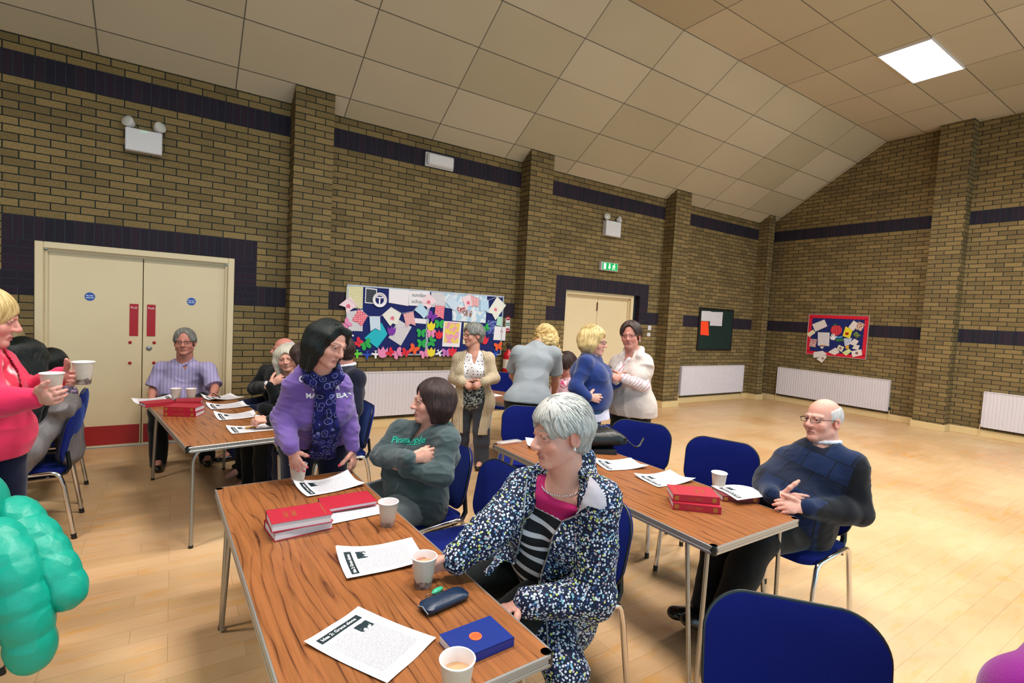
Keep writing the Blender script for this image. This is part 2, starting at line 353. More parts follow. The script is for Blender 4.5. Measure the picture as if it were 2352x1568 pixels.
def table(label, x, y, rz, W, L, style, group=None):
    r = thing('folding_table', label, 'table', (x, y, 0), rz, group)
    MB().box((0, 0, TH-.011), (W-.012, L-.012, .022)).obj('tabletop', M_TEAK, r)
    mb = MB()
    for sx in (-1, 1):
        for k, z in enumerate((TH-.006, TH-.018, TH-.030)): mb.box((sx*(W/2-.003), 0, z), (.008-.002*(k == 1), L-.03, .0118), bev=.0015)
        mb.box((sx*(W/2-.012), 0, TH-.030), (.012, L-.04, .022))
    for sy in (-1, 1):
        for k, z in enumerate((TH-.006, TH-.018, TH-.030)): mb.box((0, sy*(L/2-.003), z), (W-.03, .008-.002*(k == 1), .0118), bev=.0015)
        mb.box((0, sy*(L/2-.012), TH-.030), (W-.04, .012, .022))
    mb.obj('edge_trim', M_ALU, r)
    for sx in (-1, 1):
        for sy in (-1, 1):
            MB().lathe([(0, TH-.04), (.017, TH-.04), (.019, TH-.036), (.019, TH-.004), (.017, TH), (0, TH)], 16, M=Matrix.Translation((sx*(W/2-.018), sy*(L/2-.018), 0))).obj('corner_cap', M_BLACKPL, r)
            mb = MB()
            if style == 'pin':
                a, b = sx*(W/2-.055), sy*(L/2-.07)
                mb.tube([(a, b, TH-.03), (a+sx*.02, b+sy*.005, .02)], .0105, 8); mb.tube([(a-sx*.005, b-sy*.115, TH-.03), (a+sx*.02, b-sy*.03, .02)], .0105, 8)
                mb.tube([(a+sx*.02, b-sy*.035, .02), (a+sx*.02, b+sy*.012, .02)], .012, 8)
            else:
                a, b = sx*(W/2-.07), sy*(L/2-.16)
                pts = [(0, b, TH-.05), (a*.55, b, TH-.05)]+[(a-sx*.1+sx*.1*sin(q), b, TH-.15+.1*cos(q)) for q in (.3, .6, .9, 1.2, 1.5)]+[(a+sx*.012, b+sy*.05, .01)]
                mb.tube(pts, .0125, 10)
            lg = mb.obj('leg', M_STEEL, r)
            MB().tube([(a+sx*(.02 if style == 'pin' else .012), b+sy*(.0 if style == 'pin' else .05), .018), (a+sx*(.02 if style == 'pin' else .012), b+sy*(.0 if style == 'pin' else .05), 0)], .0145, 10).obj('leg_tip', M_BLACKPL, lg)
    return r
T1 = table('teak folding table in front, loaded with red books, handouts and cups of tea', .548, -4.708, radians(1.5), .68, 1.83, 'pin')
T2 = table('teak folding table beside the bald man in the dark jumper', 2.285, -4.50, radians(0), .70, 1.83, 'pin')
T3 = table('teak folding table in front of the man in the lilac shirt', .271, -2.0, radians(8.9), .68, 1.83, 'bow')
T4 = table('teak folding table behind the woman in the long cream cardigan', 3.22, -2.05, radians(28.6), .68, 1.5, 'pin')
# ------------------------------------------------------------------ chairs
t = NT('royal_blue_weave'); w_ = t.noise(t.obj(), 420., 2); c = t.mix(w_, lin('#040d4c'), lin('#08186e')); t.bump(w_, .0006); M_BLUE = t.done(c, .85, 0, .15, **{'Sheen Weight': .25, 'Sheen Roughness': .4, 'Sheen Tint': (.2, .35, 1, 1)})
def outline(w, h, r, n=10, topw=1.):
    pts = []
    for cx, cz, a0 in ((w/2-r, h/2-r, 0), (-w/2+r, h/2-r, 90), (-w/2+r, -h/2+r, 180), (w/2-r, -h/2+r, 270)):
        for k in range(n+1):
            a = radians(a0+90*k/n); x = cx+r*cos(a); z = cz+r*sin(a); pts.append((x*(1+(topw-1)*(z/h+.5)), z))
    return pts
def pad(out, t, bulge, fn, mi=0, rings=6):
    """upholstered cushion: closed shell over an outline; fn(x, z, d) -> point"""
    mb = MB(); n = len(out); V = []; S = []
    for side in (1, -1):
        for k in range(rings+1):
            s = k/rings; e = (1-s**2.4)
            S.append((side, k))
            for x, z in out: V.append(fn(x*s, z*s, side*(t/2*(1-.35*s**8)+bulge*e)))
    F = []; m = rings+1
    for h in (0, 1):
        o = h*m*n
        for k in range(rings):
            for j in range(n):
                q = (o+k*n+j, o+(k+1)*n+j, o+(k+1)*n+(j+1) % n, o+k*n+(j+1) % n); F.append(q if h == 0 else q[::-1])
    a, b = rings*n, (m+rings)*n
    for j in range(n): F.append((a+j, b+j, b+(j+1) % n, a+(j+1) % n))
    return mb.add(V, F, mi, None, True)
def make_chair(label, loc, rz, group='royal blue stacking chairs'):
    r = thing('stacking_chair', label, 'chair', (*loc, 0), rz, group)
    def fs(x, z, d): return (x, z+.0, .447+d-.16*max(0, z-.12)**2*6+.25*x*x*.3)
    pad(outline(.46, .43, .09), .045, .012, fs).obj('seat', M_BLUE, r)
    til = radians(11)
    def fb(x, z, d):
        y = -.215-(.42*x*x*-1)*-.9+d*-1; zz = z
        y = -.225+.75*x*x-d; return (x, y*1.-zz*math.sin(til)-.02, .665+zz*cos(til))
    bk = pad(outline(.47, .355, .11, topw=1.04), .038, .010, fb).obj('backrest', M_BLUE, r)
    o2 = outline(.474, .359, .112, topw=1.04); pts = [fb(x, z, -.004) for x, z in o2]
    MB().tube(pts+[pts[0]], .0055, 6, cap=False).obj('edge_piping', M_BLACKPL, bk)
    for s in (-1, 1):
        x = s*.235
        fl = (Vector((1, 0, 0)), .62)
        fr = MB().tube([(x+s*.012, .235, .004), (x, .205, .30), (x, .19, .415), (x, .175, .438), (x, .15, .447), (x, 0, .452)], .0135, 10).obj('leg', M_CHROME, r)
        MB().tube([(x+s*.0122, .2352, .0), (x+s*.011, .232, .035)], .0155, 10).obj('leg_tip', M_BLACKPL, fr)
        rr = MB().tube([(x, 0, .452), (x, -.14, .455), (x, -.17, .448), (x, -.19, .425), (x, -.21, .36), (x+s*.012, -.265, .004)], .0135, 10).obj('leg', M_CHROME, r)
        MB().tube([(x+s*.0122, -.2652, .0), (x+s*.011, -.26, .035)], .0155, 10).obj('leg_tip', M_BLACKPL, rr)
        MB().tube([(s*.19, -.02, .415), (s*.19, -.16, .42), (s*.19, -.215, .435), (s*.19, -.235, .47), (s*.19, -.222, .58)], .012, 8, flat=((1, 0, 0), 1.4)).obj('back_support', M_BLACKPL if s < 0 else M_BLACKPL, r)
    mb = MB()
    for y in (.13, -.13): mb.tube([(-.235, y, .425), (.235, y, .425)], .009, 8)
    mb.obj('cross_bar', M_CHROME, r)
    return r
CH = [('blue chair under the woman in the flowered jacket', 1.39, -5.0, 184),
 ('blue chair under the woman in the grey zip hoodie', 1.19, -3.95, 187),
 ('empty blue chair between the grey hoodie woman and the flowered jacket woman', 1.24, -4.49, 181),
 ('blue chair under the man in the navy suit, behind the girl in purple', 1.10, -2.50, 180),
 ('empty blue chair at the far end of the table with the black handbag', 2.47, -3.29, 232),
 ('empty blue chair behind the black handbag', 2.89, -4.03, 204),
 ('empty blue chair behind the white cup, next to the bald man', 2.99, -4.66, 199),
 ('blue chair under the bald man in the dark jumper', 2.95, -5.21, 182),
 ('empty blue chair nearest the camera, its back cut off by the picture edge', 1.35, -6.10, 220),
 ('blue chair with a crumpled grey coat over it, behind the woman in pink', -.80, -2.12, 182),
 ('blue chair under the dark-haired person in a mauve top near the double doors', -.85, -1.42, 182),
 ('blue chair under the man in the lilac shirt', .11, -.36, 270),
 ('blue chair under the man with folded arms in black', 1.0, -.80, 205),
 ('empty blue chair on the far side of the table behind the cardigan woman', 3.68, -1.16, 241),
 ('blue chair half hidden between the blue jumper woman and the white gilet woman', 4.02, -2.84, 200),
 ('blue chair under the woman in the pink scarf, mostly hidden by the blue jumper', 3.97, -1.94, 208),
 ('blue chair under the platinum-haired woman, behind the girl in purple', 1.02, -1.58, 190),
 ('blue chair under the person reaching with a biscuit, behind the girl in purple', 1.02, -2.06, 190),
 ('blue chair under the tan-haired person at the far left', -1.27, -.42, 300),
 ('chair holding the turquoise padded coat, mostly out of the frame', -.86, -4.02, 178)]
ch0 = None
for lb, x, y, a in CH:
    if ch0 is None: ch0 = make_chair(lb, (x, y), radians(a-90))
    else: dup(ch0, (x, y, 0), radians(a-90), lb)
# ------------------------------------------------------------------ points on known planes, read off the photograph
def ray(px, py): return Vector(CR.T @ np.array([(px-1176)/FPX, (py-784)/FPX, 1.]))
C0 = Vector(CP)
def onz(px, py, z): d = ray(px, py); return C0+d*((z-C0.z)/d.z)
def ony(px, py, y): d = ray(px, py); return C0+d*((y-C0.y)/d.y)
def onx(px, py, x): d = ray(px, py); return C0+d*((x-C0.x)/d.x)
RX90 = Matrix.Rotation(pi/2, 4, 'X')
# ------------------------------------------------------------------ wall fittings
M_RAD = mat('white_radiator_enamel', '#d6d0d8', .35, var=.03); M_FIT = mat('white_fitting', '#d2d0d4', .4); M_LENS = mat('clear_lens', '#c4c4bc', .15, spec=.7)
def radiator(label, c, L, rz):
    r = thing('radiator', label, 'radiator', c, rz, 'wall radiators'); H = .60; n = int(L/.048)
    mb = MB(); prof = []
    for k in range(n):
        x = -L/2+.02+(L-.04)*k/n; w = (L-.04)/n
        prof += [(x, -.059), (x+w*.12, -.059), (x+w*.24, -.064), (x+w*.86, -.064), (x+w*.98, -.059)]
    prof.append((L/2-.02, -.059)); m = len(prof)
    V = [(x, y, .17) for x, y in prof]+[(x, y, .17+H) for x, y in prof]
    mb.add(V, [(j, j+1, m+j+1, m+j) for j in range(m-1)])
    mb.box((0, -.048, .17+H/2), (L-.01, .014, H-.01)); mb.obj('panel', M_RAD, r)
    mb = MB().box((0, -.04, .17+H-.006), (L, .06, .016), bev=.004); mb.obj('top_grille', M_RAD, r)
    for s in (-1, 1):
        MB().box((s*L/2, -.04, .17+H/2), (.012, .058, H), bev=.003).obj('side_panel', M_RAD, r)
        MB().tube([(s*(L/2+.02), -.03, .0), (s*(L/2+.02), -.03, .20), (s*(L/2-.005), -.03, .215)], .008, 8).obj('pipe', M_SKIRT, r)
    MB().lathe([(0, 0), (.017, 0), (.019, .045), (.013, .06), (0, .06)], 12, M=Matrix.Translation((L/2+.02, -.03, .20))).obj('valve', M_BLACKPL, r)
    for x in (-L*.3, L*.3): MB().box((x, -.012, .5), (.03, .024, .4)).obj('bracket', M_RAD, r)
    return r
radiator('long white radiator under the big noticeboard', (2.85, -.004, 0), 2.2, 0)
radiator('white radiator under the green-black noticeboard by the corner', (9.63, -.004, 0), 2.16, 0)
radiator('white radiator under the red-bordered noticeboard', (XE-.004, -1.565, 0), 2.16, -pi/2)
radiator('white radiator right of the end wall pier, cut by the picture edge', (XE-.004, -5.08, 0), 2.16, -pi/2)
def twin_spot(label, x, z, w, h, a1, a2):
    r = thing('emergency_light', label, 'emergency light', (x, -.045, z), 0, 'twin-head emergency lights')
    MB().box((0, 0, h/2), (w, .09, h), bev=.008).obj('battery_box', M_FIT, r)
    mb = MB()
    for k in (-.02, .0, .02): mb.box((k, -.046, h-.02), (.008, .004, .008))
    mb.obj('indicator', mat('green_led', '#6fe0a0', .3, **{'Emission Color': (.3, 1, .6, 1), 'Emission Strength': .6}), r)
    for s, a in ((-1, a1), (1, a2)):
        M = Matrix.Translation((s*(w/2-.03), -.01, h+.055)) @ Matrix.Rotation(a, 4, 'Z') @ Matrix.Rotation(radians(72), 4, 'X')
        q = MB().lathe([(0, -.05), (.03, -.045), (.052, 0), (.058, .03), (.054, .036)], 14, M=M).obj('spot_head', M_FIT, r)
        MB().lathe([(.053, .034), (.03, .042), (0, .045)], 14, M=M).obj('lens', M_LENS, q)
        MB().tube([(s*(w/2-.03), -.01, h-.01), (s*(w/2-.03), -.01, h+.03)], .012, 8).obj('neck', M_FIT, q)
twin_spot('white twin-head emergency light above the big double doors', -.279, 3.092, .31, .225, -.7, .6)
twin_spot('white twin-head emergency light above the green exit sign', 6.40, 3.09, .36, .26, -.5, .7)
r = thing('bulkhead_light', 'white oblong bulkhead light on the dark band over the big noticeboard', 'light', (3.06, 0, 3.70))
MB().box((0, -.015, 0), (.43, .03, .19), bev=.008).obj('base_tray', M_FIT, r); MB().box((0, -.055, 0), (.40, .06, .165), bev=.022).obj('diffuser', mat('frosted_plastic', '#d8d4d8', .25), r)
# exit sign: door, arrow, running figure
r = thing('exit_sign', 'green lit exit sign with arrow and running figure above the far door', 'sign', (6.385, -.0, 2.49))
MB().box((0, -.035, .07), (.40, .07, .145), bev=.006).obj('housing', M_FIT, r)
M_EXIT = NT('exit_green').done('#0a9a50', .4, **{'Emission Color': (*lin('#0aa55a'), 1), 'Emission Strength': .55}); M_EXW = NT('exit_white').done('#f4ffe8', .4, **{'Emission Color': (.9, 1, .7, 1), 'Emission Strength': 1.})
MB().box((.0, -.072, .07), (.36, .004, .125)).obj('green_panel', M_EXIT, r)
mb = MB(); T = Matrix.Translation((0, -.0745, .07))
mb.prism([(-.15, -.05), (-.10, -.05), (-.10, .05), (-.15, .05)], .001, 0, T)
mb.prism([(-.05, -.005), (-.028, -.005), (-.028, .05), (-.002, .05), (-.002, -.005), (.02, -.005), (-.015, -.05)], .001, 0, T)
for pl in ([(.085, .01), (.105, .012), (.112, .03), (.092, .03)], [(.07, -.015), (.10, -.012), (.108, .02), (.082, .022)], [(.065, -.015), (.085, -.012), (.072, -.05), (.055, -.05)], [(.09, -.012), (.10, -.018), (.13, -.04), (.12, -.05)], [(.10, .02), (.13, .0), (.126, -.008), (.10, .008)], [(.082, .022), (.06, .005), (.052, .012), (.078, .03)]): mb.prism(pl, .001, 0, T)
mb.lathe([(0, 0), (.011, 0), (.011, .001), (0, .001)], 12, M=T @ Matrix.Translation((.108, 0, .043)) @ RX90); mb.obj('pictogram', M_EXW, r)
for (px, py), lb in (((1492, 753), 'white square wall switch beside the far door'), ((1490, 768), 'small white plate just under the wall switch')):
    p = ony(px, py, -.008); r = thing('wall_switch', lb, 'switch', (p.x, -.0, p.z)); MB().box((0, -.006, 0), (.09, .012, .09 if py < 760 else .07), bev=.003).obj('plate', M_FIT, r); MB().box((0, -.014, 0), (.02, .006, .03)).obj('rocker', M_FIT, r)
# fire extinguisher hanging in the corner of the second pier
r = thing('fire_extinguisher', 'red fire extinguisher on the wall beside the second brick pier', 'fire extinguisher', (4.32, -.11, .58))
MB().lathe([(0, 0), (.075, 0), (.08, .01), (.08, .40), (.07, .45), (.03, .49), (.022, .52), (0, .52)], 24).obj('cylinder', mat('red_enamel', '#b80d18', .25, spec=.5), r)
MB().lathe([(.0805, .22), (.0805, .36)], 24).obj('instruction_label', mat('paper_label', '#d9cfc0', .5), r)
mb = MB().lathe([(0, .515), (.024, .515), (.024, .56), (0, .56)], 12); mb.box((-.02, -.02, .575), (.03, .12, .018)); mb.box((-.02, -.03, .60), (.025, .11, .014)); mb.obj('valve_handle', M_BLACKPL, r)
MB().tube([(.02, 0, .54), (.07, -.02, .53), (.09, -.03, .40), (.085, -.03, .15), (.08, -.035, .1)], [.01, .01, .01, .01, .015], 8).obj('hose', M_BLACKPL, r)
MB().box((0, .09, .4), (.05, .05, .05)).obj('wall_bracket', M_STEEL, r)
# ------------------------------------------------------------------ noticeboards and what is pinned to them
M_NAVY = mat('navy_felt', '#0c1d63', .9, bump=.001, bscale=500); M_BFR = mat('silver_board_frame', '#b9b7bf', .35, .5); M_PAP = mat('white_paper', '#e9e4ea', .7); M_CRP = mat('cream_paper', '#e6dcae', .7)
def board(label, x0, x1, z0, z1, y, felt, frame, fw=.02, M=Matrix.Identity(4), split=None, name='noticeboard'):
    r = thing(name, label, 'noticeboard', (M @ Vector(((x0+x1)/2, y, (z0+z1)/2))), 0); r.rotation_euler = M.to_euler(); w, h = x1-x0, z1-z0
    for cx, cw in ([(0, w)] if split is None else [((x0+split)/2-(x0+x1)/2, split-x0), ((x1+split)/2-(x0+x1)/2, x1-split)]):
        MB().box((cx, 0, 0), (cw-.01, .014, h-.01)).obj('felt_panel', felt, r)
        mb = MB()
        for s in (-1, 1): mb.box((cx+s*(cw/2-fw/2), -.003, 0), (fw, .022, h), bev=.002); mb.box((cx, -.003, s*(h/2-fw/2)), (cw-2*fw, .022, fw), bev=.002)
        mb.obj('frame', frame, r)
    return r
board('big navy noticeboard in silver frames crowded with bunting and paper butterflies', 1.85, 4.24, .99, 1.905, -.013, M_NAVY, M_BFR, split=2.985)
b2 = board('small green-black noticeboard beside the third pier', 9.04, 10.23, 1.09, 1.985, -.013, mat('dark_green_felt', '#03231f', .9), mat('black_frame', '#14110f', .4), .035)
MX = Matrix.Translation((XE, 0, 0)) @ Matrix.Rotation(-pi/2, 4, 'Z')     # wall frame of the end wall: local x runs along -Y
board('navy noticeboard with a bright red border on the end wall', 1.03, 2.19, 1.113, 1.982, -.013, M_NAVY, mat('silver_thin_frame', '#b8a8a4', .4, .4), .014, MX)
mb = MB()      # scalloped red border paper
W_, H_ = 1.13, .84
for s in (-1, 1):
    for hor in (0, 1):
        L = W_ if hor else H_-.116; n = int(L/.035); o = (H_ if hor else W_)/2
        pl = [(-L/2, s*o), (L/2, s*o)]+[(L/2-L*k/n, s*(o-.06-.012*(k % 2))) for k in range(n+1)]
        if not hor: pl = [(b, a) for a, b in pl]
        mb.prism(pl, .002)
o = mb.obj('border_paper', mat('bright_red_paper', '#d0082e', .6), None); o.matrix_world = MX @ Matrix.Translation((1.61, -.0205, 1.5475))
tag(o, 'scalloped bright red border paper edging the end wall noticeboard', 'border')
def pattern(kind, c1, c2, sc):
    nm = kind+c1+c2
    if nm in MATS: return MATS[nm]
    t = NT(nm); v = t.obj(); a, b = lin(c1), lin(c2)
    if kind == 'dots': f = t.math('LESS_THAN', t.n('TexVoronoi', {'Vector': t.map(v, (1, 0, 1)), 'Scale': sc, 'Randomness': .15}).outputs[0], .28)
    elif kind == 'check': f = t.n('TexChecker', {'Vector': t.map(v, (1, 0, 1), rot=(0, .8, 0)), 'Scale': sc}).outputs[1]
    elif kind == 'stripe': f = t.math('GREATER_THAN', t.math('SINE', t.math('MULTIPLY', t.n('SeparateXYZ', {0: v}).outputs[0], sc)), .2)
    elif kind == 'lines':
        s = t.n('SeparateXYZ', {0: v}); f = t.math('MULTIPLY', t.math('GREATER_THAN', t.math('SINE', t.math('MULTIPLY', s.outputs[2], sc)), .2), t.math('GREATER_THAN', t.noise(t.map(v, (60, 0, 300)), 1., 1), .42))
    elif kind == 'rose':
        d = t.n('VectorMath', {0: t.map(v, (1, 0, 1), loc=(0, 0, 0))}, operation='LENGTH').outputs[1]
        f = t.math('MULTIPLY', t.math('LESS_THAN', t.math('ADD', d, t.math('MULTIPLY', t.noise(v, 60., 1), .03)), .043), t.math('GREATER_THAN', t.noise(v, 90., 2), .42))
    else: f = t.ramp(t.noise(v, sc, 1), [(.48, '#000000'), (.52, '#ffffff')])
    MATS[nm] = t.done(t.mix(f, a, b), .7); return MATS[nm]
PINS = 'pinned to the big noticeboard'
def pinned(name, poly, m, label, cat, d=.022, group=None, t=.0018, wall='L', text=None, inner=None):
    """poly in photograph pixels; built flat at its place on the wall"""
    pts = [(ony(x, y, -d) if wall == 'L' else onx(x, y, XE-d)) for x, y in poly]
    if wall == 'L': q = [(p.x, p.z) for p in pts]
    else: q = [(-p.y, p.z) for p in pts]
    cx = sum(a for a, b in q)/len(q); cz = sum(b for a, b in q)/len(q); ar = sum(q[i-1][0]*q[i][1]-q[i][0]*q[i-1][1] for i in range(len(q)))
    if ar < 0: q = q[::-1]
    o = MB().prism([(a-cx, b-cz) for a, b in q], t).obj(name, m)
    o.matrix_world = (Matrix.Identity(4) if wall == 'L' else MX) @ Matrix.Translation((cx, -d, cz)); tag(o, label, cat, group)
    if inner:
        for ki, (nm, sc, (ox, oz), mm) in enumerate(inner): MB().prism([((a-cx)*sc+ox, (b-cz)*sc+oz) for a, b in q], .0008).obj(nm, mm, o, Matrix.Translation((0, -t-.0002-.001*ki, 0)))
    if text:
        mb = MB()
        for s, sz, ox, oz in text: add_text(mb, s, sz, Matrix.Translation((ox, -t-.0006, oz)) @ RX90)
        mb.obj('lettering', M_INK, o)
    return o
M_INK = mat('black_ink', '#1a1c22', .6)
Z5 = lambda L: [(740+x/4.704, 620+y/4.704) for x, y in L]
LN = pattern('lines', '#e9e4ea', '#9a98a4', 420.); LNC = pattern('lines', '#e8e0b4', '#b5ac88', 420.)
def flagset():
    ros1 = pattern('rose', '#efd3dc', '#d8466a', 1); ros2 = pattern('rose', '#e6e4dc', '#d85a78', 1); dots = pattern('dots', '#e0506c', '#f6e6ea', 42.); ging = pattern('check', '#f0dcdc', '#d0485c', 95.); bl = pattern('stripe', '#b9cfe8', '#dbe6f2', 420.); bd = pattern('dots', '#a9cdea', '#dcecf6', 60.)
    F = [(ros1, [(180, 378), (300, 285), (382, 385), (318, 425), (262, 475), (252, 400)], 'pink rose bunting flag at the left edge of the big board'),
     (dots, [(390, 420), (495, 490), (425, 612), (385, 565), (318, 545)], 'pink spotted bunting flag near the left end of the big board'),
     (bl, [(510, 500), (625, 503), (630, 657), (572, 628), (522, 662)], 'pale blue striped bunting flag above the turquoise paper'),
     (ros2, [(745, 400), (855, 468), (805, 592), (762, 575), (735, 605), (648, 485)], 'rose bunting flag below the paper plate'),
     (ging, [(875, 475), (985, 448), (1010, 602), (955, 580), (910, 615)], 'red gingham bunting flag above the slanted white sheet'),
     (bd, [(1065, 355), (1150, 460), (1100, 527), (1060, 482), (998, 432)], 'pale blue bunting flag under the sunday school sheet'),
     (ros1, [(1060, 335), (1150, 248), (1242, 342), (1190, 372), (1160, 418), (1095, 378)], 'pink rose bunting flag overlapping the sunday school sheet'),
     (dots, [(1225, 375), (1322, 385), (1312, 532), (1265, 505), (1213, 522)], 'pink spotted bunting flag below the printed white sheet in the middle'),
     (bl, [(1335, 345), (1395, 258), (1478, 370), (1442, 440), (1395, 418)], 'pale blue striped bunting flag over the glossy world poster'),
     (ros1, [(1508, 300), (1600, 258), (1640, 392), (1585, 385), (1558, 437)], 'pink rose bunting flag over the middle of the glossy poster'),
     (ging, [(1605, 270), (1695, 305), (1692, 402), (1650, 383), (1622, 400)], 'red gingham bunting flag over the glossy poster'),
     (bd, [(1708, 320), (1797, 325), (1802, 462), (1752, 435), (1708, 452)], 'pale blue bunting flag at the right end of the glossy poster'),
     (ros2, [(1890, 288), (1987, 380), (1872, 542), (1835, 470), (1780, 458)], 'large white rose bunting flag at the right end of the board')]
    for k, (m, pl, lb) in enumerate(F): pinned('bunting_flag', Z5(pl), m, lb, 'bunting flag', .030+.002*(k % 3), 'bunting on the big noticeboard')
    s = [(285, 300), (380, 390), (500, 500), (630, 500), (745, 400), (860, 468), (985, 445), (1060, 340), (1225, 378), (1322, 385), (1395, 260), (1600, 262), (1710, 322), (1800, 325), (1890, 290), (1940, 300)]
    pts = [ony(*q, -.0365) for q in Z5(s)]; tag(MB().tube(pts, .002, 6).obj('bunting_string', M_PAP), 'thin white string carrying the bunting across the big noticeboard', 'string')
flagset()
PP = [('notice', [(265, 175), (443, 180), (436, 417), (252, 402)], LNC, 'cream typed notice at the top left of the big board', None),
 ('poster', [(468, 188), (593, 205), (586, 368), (461, 356)], M_PAP, 'small black poster with a white border beside the paper plate', [('picture', .86, (0, 0), pattern('lines', '#10131c', '#5a6474', 260.))]),
 ('paper', [(722, 195), (942, 218), (930, 388), (718, 352)], M_PAP, 'blank-looking white sheet at the top of the big board', None),
 ('paper', [(942, 222), (1160, 232), (1150, 392), (934, 382)], M_PAP, 'white sheet printed sunday school', None),
 ('paper', [(1178, 228), (1332, 245), (1325, 402), (1178, 398)], LN, 'white text sheet left of the glossy world poster', None),
 ('poster', [(1325, 245), (1782, 278), (1765, 572), (1405, 545), (1405, 420), (1330, 405)], pattern('blotch', '#dfe6ee', '#a9cbe4', 12.), 'glossy pale blue world poster on the right panel', [('photo', .22, (-.03, -.03), pattern('blotch', '#d8d0d4', '#b03848', 40.)), ('photo', .24, (.075, -.075), pattern('blotch', '#8a6a5a', '#c8c4d8', 30.))]),
 ('map', [(1312, 550), (1506, 562), (1482, 832), (1296, 824)], M_PAP, 'map sheet in pink and yellow behind the cardigan woman', [('map_print', .82, (0, .02), pattern('blotch', '#e8d05c', '#e59ab8', 13.))]),
 ('paper', [(1530, 565), (1640, 575), (1628, 800), (1518, 798)], LNC, 'pale sheet mostly hidden by the cardigan woman', None),
 ('leaflet', [(1790, 540), (1882, 552), (1866, 692), (1778, 682)], pattern('blotch', '#1a2a78', '#6a7cc0', 30.), 'dark blue photo leaflet near the right end of the board', None),
 ('card', [(1865, 605), (1987, 616), (1976, 762), (1848, 754)], M_PAP, 'white greeting card with little flowers at the right edge of the board', [('picture', .2, (.03, .03), pattern('blotch', '#efe6ea', '#a0402c', 70.))]),
 ('paper', [(1895, 500), (1950, 505), (1936, 606), (1880, 596)], mat('mint_paper', '#a8d8c4', .7), 'small mint green slip above the greeting card', None),
 ('notice', [(268, 450), (440, 428), (436, 662), (285, 655)], LN, 'white typed list under the pink rose flag', None),
 ('paper', [(992, 518), (1126, 530), (1122, 582), (998, 572)], M_PAP, 'narrow white strip in the middle of the left panel', None),
 ('paper', [(455, 735), (640, 568), (706, 690), (595, 842)], mat('turquoise_paper', '#10b4c8', .5), 'big turquoise folded paper on the left panel', None),
 ('paper', [(715, 730), (825, 535), (967, 615), (850, 817)], LN, 'white printed sheet pinned at a slant beside the purple tulip', None)]
for k, (nm, pl, m, lb, inn) in enumerate(PP):
    pinned(nm, Z5(pl), m, lb, 'paper' if nm in ('paper', 'notice') else nm, .0225+.0012*(k % 4), None, text=[('sunday', .075, -.005, .045), ('school', .075, -.012, -.045)] if 'sunday' in lb else None, inner=inn)
# paper plate with a letter T
p = ony(740+620/4.704, 620+322/4.704, -.03); r = thing('paper_plate', 'white paper plate with a T shape on a navy centre', 'plate', p)
MB().lathe([(.058, .004), (.066, .002), (.07, .008), (.095, .016), (.098, .012), (.07, .002), (.058, 0), (.058, .004)], 32, M=RX90).obj('rim', M_PAP, r)
MB().lathe([(0, 0), (.06, 0), (.06, .002), (0, .002)], 32, M=RX90).obj('centre', M_NAVY, r)
mb = MB(); mb.box((0, -.004, .03), (.085, .003, .018)); mb.box((0, -.004, -.018), (.02, .003, .075)); mb.obj('letter', M_PAP, r)
def tulip(s): return [(x*s, z*s) for x, z in [(-.5, .5), (-.25, .2), (0, .6), (.25, .2), (.5, .5), (.52, -.05), (.35, -.45), (0, -.58), (-.35, -.45), (-.52, -.05)]]
def butterfly(s):
    h = [(0, .12), (.05, .3), (.3, .5), (.6, .5), (.62, .2), (.4, .0), (.5, -.25), (.42, -.5), (.2, -.5), (.06, -.25), (0, -.38)]
    return [(x*s, z*s) for x, z in h]+[(-x*s, z*s) for x, z in h[-2:0:-1]]
def plane_(s): return [(x*s, z*s) for x, z in [(-.25, .5), (-.08, .38), (-.08, .15), (-.55, .2), (-.6, .05), (-.15, -.15), (-.12, -.55), (.12, -.55), (.15, -.15), (.6, .05), (.55, .2), (.08, .15), (.08, .38), (.25, .5)]]
CC = dict(green='#1fa84a', pink='#e58ab8', yellow='#e8d62a', red='#dc2038', purple='#7a2aa8', orange='#ee5a26', lime='#5fd030', blue='#1c4ab4', white='#e8e6ec', mauve='#c070b8')
